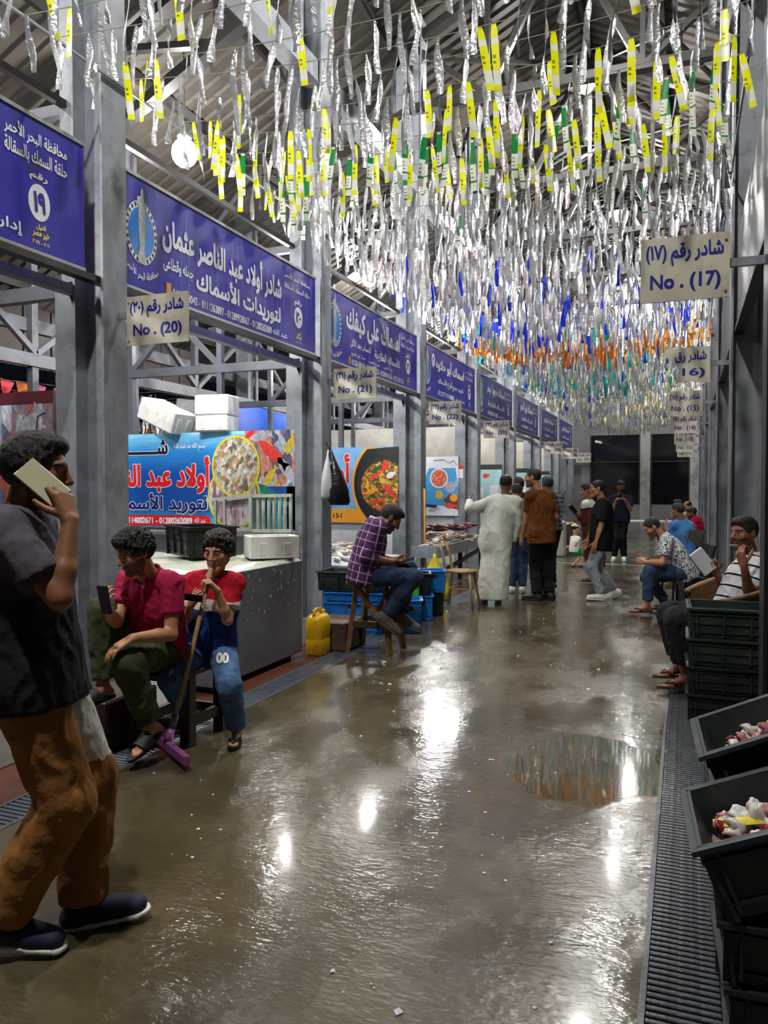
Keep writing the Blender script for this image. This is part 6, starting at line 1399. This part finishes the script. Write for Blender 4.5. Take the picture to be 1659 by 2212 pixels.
# cloths
def walker_top(nt, sp):
    n = node(nt, 'ShaderNodeTexNoise'); n.inputs['Scale'].default_value = 7; n.inputs['Detail'].default_value = 6
    n2 = mathn(nt, 'ADD', sp.outputs['Y'], mathn(nt, 'MULTIPLY', n.outputs['Fac'], .5))
    r = node(nt, 'ShaderNodeValToRGB'); e = r.color_ramp.elements; e[0].position = .62; e[0].color = (*srgb(38, 36, 42), 1); e[1].position = .98; e[1].color = (*srgb(92, 86, 96), 1)
    nt.links.new(n2, r.inputs[0]); return r.outputs[0]
def boy_top(nt, sp): return bands(nt, sp.outputs['Y'], [(0., srgb(30, 60, 128)), (.56, srgb(205, 200, 196)), (.72, srgb(172, 22, 40))])
def plaid(nt, sp):
    fu = mathn(nt, 'FRACT', mathn(nt, 'MULTIPLY', sp.outputs['X'], 13.)); fv = mathn(nt, 'FRACT', mathn(nt, 'MULTIPLY', sp.outputs['Y'], 6.5))
    ln = mathn(nt, 'MAXIMUM', mathn(nt, 'LESS_THAN', fu, .1), mathn(nt, 'LESS_THAN', fv, .09))
    mx = node(nt, 'ShaderNodeMix'); mx.data_type = 'RGBA'; nt.links.new(ln, mx.inputs['Factor']); mx.inputs['A'].default_value = (*srgb(76, 42, 84), 1); mx.inputs['B'].default_value = (*srgb(188, 168, 196), 1); return mx.outputs['Result']
def stripes(nt, sp):
    fv = mathn(nt, 'FRACT', mathn(nt, 'MULTIPLY', sp.outputs['Y'], 5.2)); return bands(nt, fv, [(0., srgb(20, 20, 24)), (.17, srgb(212, 210, 214))])
def paint(nt, sp):
    n = node(nt, 'ShaderNodeTexNoise'); n.inputs['Scale'].default_value = 26; n.inputs['Detail'].default_value = 6; n.inputs['Roughness'].default_value = .7
    return bands(nt, n.outputs['Fac'], [(0., srgb(40, 42, 50)), (.45, srgb(120, 122, 130)), (.475, srgb(216, 218, 222))])
def whitebrown(nt, sp): return bands(nt, sp.outputs['Y'], [(0., srgb(96, 48, 42)), (.74, srgb(26, 24, 26)), (.79, srgb(222, 216, 200))])
def check(nt, sp):
    fu = mathn(nt, 'FRACT', mathn(nt, 'MULTIPLY', sp.outputs['X'], 9.)); fv = mathn(nt, 'FRACT', mathn(nt, 'MULTIPLY', sp.outputs['Y'], 7.))
    return bands(nt, mathn(nt, 'ADD', mathn(nt, 'MULTIPLY', mathn(nt, 'LESS_THAN', fu, .4), .4), mathn(nt, 'MULTIPLY', mathn(nt, 'LESS_THAN', fv, .4), .4)), [(0., srgb(120, 128, 138)), (.3, srgb(70, 78, 90)), (.7, srgb(30, 34, 42))])
DENIM = cloth('blue_denim', srgb(58, 76, 106), var=.3, scale=7); DENIMD = cloth('dark_denim', srgb(44, 58, 84), var=.25, scale=7); DENIML = cloth('pale_grey_denim', srgb(158, 168, 178), var=.15); DENIMB = cloth('washed_blue_denim', srgb(76, 104, 146), var=.35, scale=9)
BLACKC = cloth('black_cotton', srgb(24, 24, 28)); DARKC = cloth('charcoal_cotton', srgb(36, 36, 42)); KHAKI = cloth('tan_brown_cotton', srgb(146, 98, 52), var=.2, scale=5); OLIVE = cloth('olive_cotton', srgb(66, 72, 46), var=.22, scale=6)
NAVYC = cloth('navy_cotton', srgb(28, 34, 58)); MAROON = cloth('crimson_cotton', srgb(166, 32, 72), var=.22, scale=7); THOBE = cloth('white_thobe_cotton', srgb(208, 210, 200), var=.05); BROWNC = cloth('brown_cotton', srgb(112, 66, 28)); TANC = cloth('tan_cotton', srgb(164, 148, 114)); SKYC = cloth('sky_blue_cotton', srgb(72, 124, 188)); REDC = cloth('red_cotton', srgb(206, 32, 58)); WHITEC = cloth('white_cotton', srgb(220, 216, 206)); GREENC = cloth('green_cotton', srgb(24, 150, 82)); PATCH = cloth('off_white_cotton', srgb(206, 204, 196))
BLACKSH = mat('black_shoe', srgb(20, 20, 24), rough=.5, var=.1); NAVYSH = mat('navy_shoe_canvas', srgb(26, 30, 58), rough=.7, var=.1); WHITESH = mat('white_trainer', srgb(226, 228, 228), rough=.5, var=.04); GREYSH = mat('dusty_grey_shoe', srgb(92, 88, 84), rough=.8, var=.2); RUBBER = mat('black_rubber', srgb(20, 20, 20), rough=.6, var=.1); BROWNSH = mat('brown_sandal', srgb(84, 52, 34), rough=.6, var=.2)
# 1 walking man with a phone at his ear
wz = 2.55
def thigh_patch(C):
    p = np.array(pt(188, 1585, wz+.02)); r_, f_ = np.array(RV), np.array(FV); l = (C-p); return ((np.abs(l @ r_) < .062) & (np.abs(l[:, 2]) < .105) & (l @ f_ > .0)).astype(int)
W1 = person('man striding past at left in dark T-shirt, phone at his ear', wz, (72, 1440), (38, 1112), 82, (84, 8, 0, (78, 1016)), dict(e=(172, 1285, -.2), w=(152, 1125, -.13), h=(128, 1040, -.1), n=(-.75, .5, .1), m='hold'), dict(e=(40, 1290, .24), w=(120, 1400, .2)),
  dict(L=dict(k=(215, 1712, .14), a=(178, 1950, .09), t=(300, 1950, .12), p=8), R=dict(k=(40, 1730, -.08), a=(2, 1985, -.08), t=(95, 2010, -.08), p=-6)), s=.985, tone='brown', beard=1, hair='wave', top=dict(m=uv_mat('dark_printed_tshirt', walker_top), sleeve=.72, hem=.12, g=.026, fold=.009, name='t_shirt'), bottom=dict(m=[KHAKI, PATCH], mi=thigh_patch, g=.03, ra=.062, end=1.97, fold=.01), feet=('shoe', NAVYSH), res=.0085, fres=.0045, hres=.0038, seed=3)
phone('pale gold phone pressed to the walking man\'s ear', pt(92, 1043, 2.44), (.72, 0, -.62), (-.35, .9, -.35), mat('pale_gold_case', srgb(206, 204, 168), rough=.35, var=.05), .16, .08)
# 2 seated man in a crimson shirt
W2 = person('seated man in crimson polo shirt and olive trousers looking at phone', 4.25, (340, 1394, .24), (322, 1240, .06), 205, (222, 24, 4, (291, 1191, -.06)), dict(e=(248, 1352, -.06), w=(237, 1322, -.26), h=(226, 1292, -.32), n=(.5, .7, .1), m='hold'), dict(e=(384, 1340, .0), w=(286, 1378, -.24), h=(238, 1408, -.3), n=(.1, .3, -1), m='relax'),
  dict(R=dict(k=(180, 1335, -.12), a=(222, 1482, -.02), t=(185, 1505, -.1), p=-5), L=dict(k=(240, 1425, -.33), a=(326, 1568, -.06), t=(262, 1640, -.24), p=-24)), s=.96, phip=215, tone='tan', beard=1, hair='curly', top=dict(m=MAROON, sleeve=.62, hem=.1, g=.016, collar=True, vneck=True, name='polo_shirt'), bottom=dict(m=OLIVE, g=.022, ra=.05, end=1.9), feet=('slide', RUBBER), res=.009, fres=.0048, hres=.004, eyes='down', seed=5, origin=Vector((-2.95, 3.85, 0)))
phone('dark blue phone in the crimson-shirted man\'s hand', pt(226, 1296, 3.87), (-.1, -.2, 1), (.35, .8, .35), BLKPL, .15, .07, LITSCR)
# 3 boy with the squeegee handle
W3 = person('boy in red white and blue polo resting chin on a squeegee handle', 4.62, (456, 1393, .03), (463, 1243, -.03), 190, (192, 12, 3, (471, 1190, -.07)), dict(e=(404, 1345, .02), w=(412, 1308, -.2), h=(424, 1286, -.27), n=(.6, .5, .3), m='hold'), dict(e=(518, 1345, -.02), w=(470, 1276, -.21), h=(450, 1252, -.24), n=(-.75, -.2, -.1), m='grip'),
  dict(R=dict(k=(384, 1436, -.2), a=(402, 1536, -.02), t=(394, 1560, -.22)), L=dict(k=(488, 1446, -.32), a=(512, 1577, -.08), t=(498, 1606, -.26))), s=.79, hl=1.18, tone='light', hair='curly', hairm=HAIRB, top=dict(m=uv_mat('tricolour_polo', boy_top), sleeve=.66, hem=.13, g=.022, collar=True, name='polo_shirt'), bottom=dict(m=DENIMB, g=.022, ra=.05, end=1.88), feet=('flip', RUBBER), res=.009, fres=.0046, hres=.0038, eyes='down', seed=9, origin=Vector((-2.65, 4.05, 0)))
phone('black phone held low by the boy', pt(416, 1291, 4.34), (.95, .1, -.15), (-.1, .75, .65), BLKPL, .11, .055)
# 4 man in plaid shirt on the high stool
W4 = person('man in purple checked shirt hunched over a phone on high stool', 7., (786, 1236), (812, 1126), 76, (80, 42, 0, (843, 1119)), dict(e=(797, 1206, -.2), w=(846, 1213, -.12), h=(868, 1216, -.05), n=(0, .5, .8), m='hold'), dict(e=(812, 1203, .22), w=(852, 1211, .06), h=(872, 1217, .02), n=(0, -.5, .8), m='hold'),
  dict(R=dict(k=(880, 1256, -.1), a=(833, 1330, -.1), t=(850, 1368, -.1), p=-38), L=dict(k=(906, 1246, .1), a=(868, 1328, .1), t=(888, 1345, .1), p=-25)), s=1., phip=76, tone='brown', beard=2, hair='short', top=dict(m=uv_mat('purple_checked_shirt', plaid), sleeve=1.45, hem=.1, g=.016, collar=True), bottom=dict(m=DENIMD, g=.016, ra=.045), feet=('shoe', GREYSH), sole=GREYSH, res=.011, fres=.0065, hres=.0055, eyes='down', seed=12, origin=Vector((-2.75, 6.75, 0)))
phone('mint green phone in the checked-shirt man\'s hands', pt(880, 1211, 6.98), (.95, -.2, .25), (-.2, -.4, .9), mat('mint_phone_case', srgb(130, 205, 190), rough=.4, var=.03))
# 5 man in a white thobe
W5 = person('man in long white thobe seen from behind, left arm raised', 10.1, (1070, 1151), (1090, 1075), 8, (15, 0, 0, (1093, 1044)), dict(e=(1118, 1128, -.02), w=(1108, 1182, .02)), dict(e=(1040, 1084, .12), w=(1014, 1082, .28), m='relax'),
  dict(R=dict(k=(1078, 1215, .06), a=(1076, 1289)), L=dict(k=(1060, 1215, .06), a=(1046, 1289))), s=1., tone='brown', hair='bald', beard=0, top=dict(m=THOBE, sleeve=1.93, skirt=.07, g=.024, fold=.011, ff=6, collar=True, name='thobe'), feet=('flip', BROWNSH), res=.013, fres=.008, hres=.007, seed=2)
# 6 man in brown T-shirt
W6 = person('man in brown T-shirt and black trousers standing in the group', 10.4, (1170, 1146), (1165, 1063), -32, (-68, 5, 0, (1151, 1032)), dict(e=(1200, 1112, .1), w=(1190, 1150, .25)), dict(e=(1147, 1130, .05), w=(1127, 1168, .12), m='relax'),
  dict(R=dict(k=(1182, 1215, .08), a=(1187, 1282, .05), t=(1170, 1290, .12)), L=dict(k=(1158, 1215, .08), a=(1160, 1284), t=(1140, 1292, .08))), s=1.04, tone='tan', beard=1, hair='crop', top=dict(m=BROWNC, sleeve=.7, hem=.16, g=.022, name='t_shirt'), bottom=dict(m=BLACKC, g=.022, ra=.055, end=1.97), feet=('shoe', BLACKSH), sole=RUBBER, res=.013, fres=.008, hres=.0065, seed=4)
# 7-9 men partly hidden behind them
W7 = person('balding man in tan shirt and jeans beyond the white thobe', 11.2, (1122, 1146), (1117, 1082), 15, (12, 6, 0), dict(e=(1140, 1118, .05), w=(1135, 1150, .2)), dict(e=(1098, 1118, .05), w=(1100, 1152, .2)),
  dict(R=dict(k=(1128, 1210, .06), a=(1128, 1268), t=(1132, 1262, .3)), L=dict(k=(1110, 1210, .06), a=(1106, 1268), t=(1108, 1262, .3))), s=.95, tone='tan', hair='bald', hairm=HAIRG, top=dict(m=TANC, sleeve=1.9, hem=.1, g=.018), bottom=dict(m=DENIM, g=.018), feet=('shoe', WHITESH), res=.015, fres=.01, hres=.008, seed=6)
W8 = person('man in navy shirt facing the stalls, hidden behind the group', 12.4, (1124, 1136), (1122, 1068), -12, (-10, 4, 0), dict(e=(1140, 1100, .05), w=(1138, 1135, .2)), dict(e=(1106, 1100, .05), w=(1108, 1135, .2)),
  dict(R=dict(k=(1128, 1196, .06), a=(1130, 1246)), L=dict(k=(1114, 1196, .06), a=(1112, 1246))), s=1.0, tone='brown', hair='short', top=dict(m=NAVYC, sleeve=.8, g=.018), bottom=dict(m=DARKC, g=.02), feet=('shoe', BLACKSH), res=.016, fres=.011, hres=.009, seed=7)
W9 = person('man in grey checked shirt just behind the brown T-shirt', 11.5, (1186, 1138), (1184, 1068), -10, (-14, 4, 0), dict(e=(1203, 1105, .02), w=(1200, 1142, .15)), dict(e=(1166, 1105, .02), w=(1168, 1140, .15)),
  dict(R=dict(k=(1192, 1205, .06), a=(1194, 1260)), L=dict(k=(1176, 1205, .06), a=(1174, 1260))), s=1.0, tone='brown', hair='short', hairm=HAIRG, top=dict(m=uv_mat('grey_checked_shirt', check), sleeve=1.5, g=.02, collar=True), bottom=dict(m=DARKC, g=.02), feet=('shoe', BLACKSH), res=.015, fres=.011, hres=.008, seed=8)
# 10 walking man in black T-shirt
W10 = person('man walking left in black T-shirt, pale jeans and white trainers', 10.5, (1299, 1158), (1303, 1081), -84, (-84, 4, 0, (1290, 1056)), dict(e=(1288, 1140, .2), w=(1266, 1176, .2)), dict(e=(1306, 1140, -.22), w=(1286, 1176, -.22), m='relax'),
  dict(L=dict(k=(1286, 1222, -.1), a=(1300, 1285, -.1), t=(1268, 1292, -.1), p=4), R=dict(k=(1305, 1222, .1), a=(1328, 1276, .1), t=(1300, 1296, .1), p=-24)), s=.965, tone='tan', hair='crop', top=dict(m=BLACKC, sleeve=.85, hem=.2, g=.032, name='t_shirt'), bottom=dict(m=DENIML, g=.018, ra=.045, end=1.93), feet=('shoe', WHITESH), res=.012, fres=.0075, hres=.006, seed=10)
# 11 person behind him
W11 = person('person in white and maroon top behind the black T-shirt walker', 12.3, (1278, 1146), (1270, 1083), -60, (-70, 8, 0, (1268, 1060)), dict(e=(1282, 1115, .1), w=(1262, 1125, .2)), dict(e=(1256, 1118, -.1), w=(1240, 1105, -.1), m='hold'),
  dict(R=dict(k=(1290, 1200, .05), a=(1294, 1250, .1)), L=dict(k=(1278, 1200, -.05), a=(1282, 1250, -.05))), s=.97, tone='brown', hair='short', top=dict(m=uv_mat('white_maroon_top', whitebrown), sleeve=1.6, hem=.2, g=.02), bottom=dict(m=cloth('maroon_cloth', srgb(92, 44, 40)), g=.02), feet=('shoe', BROWNSH), res=.014, fres=.01, hres=.008, seed=11)
phone('black phone in the raised hand of the maroon-topped person', pt(1238, 1100, 12.1), (-.6, 0, .8), (.5, .8, .3), BLKPL)
# 12 toddler
W12 = person('toddler in white top and green shorts standing on wet floor', 15., (1241, 1185), (1243, 1160), 60, (70, 5, 0, (1243, 1141)), dict(e=(1248, 1172, -.08), w=(1254, 1182, -.06)), dict(e=(1234, 1172, .08), w=(1228, 1180, .08)),
  dict(R=dict(k=(1252, 1208, -.02), a=(1252, 1222, -.02), t=(1262, 1224, .05)), L=dict(k=(1238, 1208, .03), a=(1236, 1222, .03), t=(1246, 1224, .08))), s=.5, hl=1.5, tone='light', hair='short', hat=cloth('beige_cap', srgb(214, 192, 160)), top=dict(m=WHITEC, sleeve=.6, hem=.14, g=.03, fold=.003), bottom=dict(m=GREENC, g=.035, end=.75, name='shorts', fold=.003), feet=('shoe', BLACKSH), res=.009, fres=.009, hres=.008, seed=13)
# 13 man in navy with phone
W13 = person('man in navy shirt facing us, both hands on a phone', 16.3, (1339, 1117), (1340, 1072), 182, (182, 22, 0, (1340, 1050)), dict(e=(1320, 1105, -.02), w=(1331, 1080, -.26), h=(1338, 1076, -.3), m='hold'), dict(e=(1366, 1100, -.02), w=(1350, 1080, -.26), h=(1342, 1076, -.3), m='hold'),
  dict(R=dict(k=(1330, 1160, -.05), a=(1327, 1203), t=(1322, 1206, -.3)), L=dict(k=(1346, 1160, -.05), a=(1348, 1203), t=(1350, 1206, -.3))), s=1.0, tone='brown', beard=2, hair='short', top=dict(m=NAVYC, sleeve=.7, hem=.1, g=.026), bottom=dict(m=BLACKC, g=.02), feet=('shoe', WHITESH), res=.015, fres=.01, hres=.008, eyes='down', seed=14)
phone('black phone between the hands of the far man in navy', pt(1340, 1074, 15.98), (0, -.3, 1), (0, 1, .4), BLKPL)
# 14 man in black and white printed shirt
W14 = person('seated man in black and white spattered T-shirt bending forward', 9.3, (1478, 1232), (1431, 1159), -82, (-84, 34, 0, (1409, 1139)), dict(e=(1424, 1220, .18), w=(1400, 1212, .06), m='grip'), dict(e=(1408, 1226, -.16), w=(1393, 1214, -.04), h=(1380, 1212, 0), m='grip'),
  dict(L=dict(k=(1388, 1240, -.1), a=(1397, 1308, -.08), t=(1358, 1322, -.08)), R=dict(k=(1400, 1242, .12), a=(1440, 1302, .2), t=(1410, 1312, .2))), s=.99, tone='tan', hair='crop', beard=1, top=dict(m=uv_mat('spattered_tshirt', paint), sleeve=.72, hem=.1, g=.022, name='t_shirt'), bottom=dict(m=DENIM, g=.02, end=1.85), feet=('flip', BROWNSH), res=.012, fres=.0075, hres=.0065, eyes='down', seed=15, origin=Vector((-.15, 9.6, 0)))
# 15-18 people sitting along the right side, far away
W15 = person('man in sky blue shirt sitting with his back to us', 12.4, (1478, 1196), (1472, 1128), -25, (-40, 8, 0, (1465, 1103)), dict(e=(1496, 1170, .05), w=(1478, 1180, .25)), dict(e=(1446, 1165, .08), w=(1440, 1140, .2)),
  dict(R=dict(k=(1462, 1200, .42), a=(1464, 1250, .45)), L=dict(k=(1448, 1200, .4), a=(1450, 1250, .45))), s=1.0, tone='brown', hair='short', top=dict(m=SKYC, sleeve=.7, hem=.08, g=.03), bottom=dict(m=DENIMD, g=.02), feet=('shoe', BLACKSH), res=.015, fres=.011, hres=.008, seed=16, origin=Vector((.1, 13.2, 0)))
W16 = person('man in red T-shirt sitting far down the right side', 16., (1503, 1160), (1504, 1120), -60, (-70, 20, 0, (1494, 1108)), dict(e=(1512, 1140, .1), w=(1490, 1146, .2)), dict(e=(1500, 1140, -.15), w=(1484, 1136, -.1)),
  dict(R=dict(k=(1478, 1165, .2), a=(1480, 1203, .2)), L=dict(k=(1480, 1165, -.05), a=(1482, 1205, -.05))), s=1., tone='brown', beard=2, hair='short', top=dict(m=REDC, sleeve=.7, g=.022), bottom=dict(m=BLACKC, g=.02), feet=('shoe', BLACKSH), res=.016, fres=.012, hres=.01, seed=17)
W17 = person('man in olive shirt leaning in beside the red T-shirt', 17.2, (1494, 1152), (1492, 1112), -100, (-110, 14, 0, (1485, 1094)), dict(e=(1504, 1132, .15), w=(1488, 1140, .2)), dict(e=(1484, 1132, -.15), w=(1476, 1138, -.1)),
  dict(R=dict(k=(1470, 1158, .1), a=(1472, 1196, .1)), L=dict(k=(1472, 1158, -.1), a=(1474, 1197, -.1))), s=1., tone='tan', hair='bald', top=dict(m=cloth('olive_drab_shirt', srgb(124, 122, 84)), sleeve=.7, g=.02), bottom=dict(m=DARKC, g=.02), feet=('shoe', BLACKSH), res=.017, fres=.013, hres=.011, seed=18)
W18 = person('man in pale grey shirt sitting farthest along the right side', 18.6, (1470, 1146), (1476, 1108), -80, (-90, 10, 0, (1464, 1090)), dict(e=(1482, 1126, .1), w=(1462, 1126, .15)), dict(e=(1468, 1128, -.15), w=(1456, 1118, -.1)),
  dict(R=dict(k=(1448, 1150, .1), a=(1450, 1187, .1)), L=dict(k=(1448, 1150, -.1), a=(1450, 1188, -.1))), s=1., tone='brown', hair='short', top=dict(m=cloth('pale_grey_cotton', srgb(176, 178, 176)), sleeve=.8, g=.02), bottom=dict(m=DARKC, g=.02), feet=('shoe', BLACKSH), res=.017, fres=.013, hres=.011, seed=19)
# 19 smoker in the wicker chair
W19 = person('smoking man in black and white striped shirt in the wicker armchair', 5.7, (1583, 1328, .02), (1628, 1204, .05), -78, (-112, 2, 0, (1607, 1152, .0)), dict(e=(1572, 1290, .22), w=(1548, 1238, .12), h=(1532, 1205, .08), n=(-.3, -.5, .3), m='hold'), dict(e=(1618, 1292, -.26), w=(1607, 1222, -.26), h=(1594, 1182, -.24), n=(.5, .3, .1), m='hold'),
  dict(L=dict(k=(1448, 1330, -.08), a=(1482, 1462, -.05), t=(1455, 1478, -.05)), R=dict(k=(1422, 1326, .16), a=(1470, 1440, .22), t=(1440, 1450, .22))), s=1., tone='brown', beard=1, hair='short', top=dict(m=uv_mat('striped_shirt', stripes), sleeve=.75, hem=.1, g=.02, name='t_shirt'), bottom=dict(m=DARKC, g=.035, ra=.065, end=1.72), feet=('flip', BROWNSH), res=.01, fres=.006, hres=.005, seed=20, origin=Vector((.2, 5.9, 0)))

# ------------------------------------------------------------------ patches sewn on the boy's jeans, stripes on the slide
def sewn(parent, s_or_poly, px, py, wd, ht, m, name):
    """flat patch laid onto a garment: each corner is dropped onto the cloth surface"""
    if isinstance(s_or_poly, str):
        P_, fs = glyphs(s_or_poly, .05); used = sorted({i for f in fs for i in f}); rm = {k: i for i, k in enumerate(used)}; Q = P_[used]; fs = [tuple(rm[i] for i in f) for f in fs]
    else: Q = np.array(s_or_poly, float); fs = [tuple(range(len(Q)))]
    Q = (Q-Q.min(0))/(Q.max(0)-Q.min(0))-.5; vs = []; o0 = Vector((0, 0, CAM_H)); org = parent_origin(parent)
    for a, b in Q:
        d = (pt(px+a*wd, py-b*ht, 4.)-o0).normalized(); ok, loc, nr, _ = parent.ray_cast(o0-org, d)
        if not ok: return None
        vs.append(loc+org+nr*.004-d*.003)
    mb = MB(); mb.add(vs, fs); return mb.build(name, m, parent)
bpy.context.view_layer.update()
if W3['bottom']:
    jb = W3['bottom']; PW = cloth('white_patch_felt', srgb(224, 224, 218)); PR = cloth('red_patch_felt', srgb(200, 30, 44)); PK = cloth('black_patch_felt', srgb(20, 20, 22))
    sewn(jb, '00', 481, 1422, 26, 24, PW, 'number_patch')
    star = [(-.5, 1), (-.2, .6), (.2, .6), (.5, 1), (.55, .5), (.3, .2), (.6, -.2), (.5, -.9), (.25, -.4), (0, -.6), (-.25, -.4), (-.5, -.9), (-.6, -.2), (-.3, .2), (-.55, .5)]
    sewn(jb, star, 477, 1470, 26, 32, PR, 'red_patch'); sewn(jb, [(0, 0), (1, .1), (1, 1), (.1, .9)], 380, 1415, 15, 9, PR, 'red_patch'); sewn(jb, [(0, 0), (1, -.2), (1.1, .6), (.1, 1)], 383, 1426, 20, 10, PK, 'black_patch'); sewn(jb, [(0, 0), (1, .1), (1, 1), (.1, .9)], 400, 1391, 24, 9, PW, 'white_patch')
for ch in list(W2['t'].children):
    if ch.name.startswith('sandal') and ch.children:
        for k in (-7, 0, 7): sewn(ch.children[0], [(0, 0), (1, -.3), (1, .2), (0, .5)], 306+k*.3, 1612+k, 34, 5, INKW, 'white_stripe')
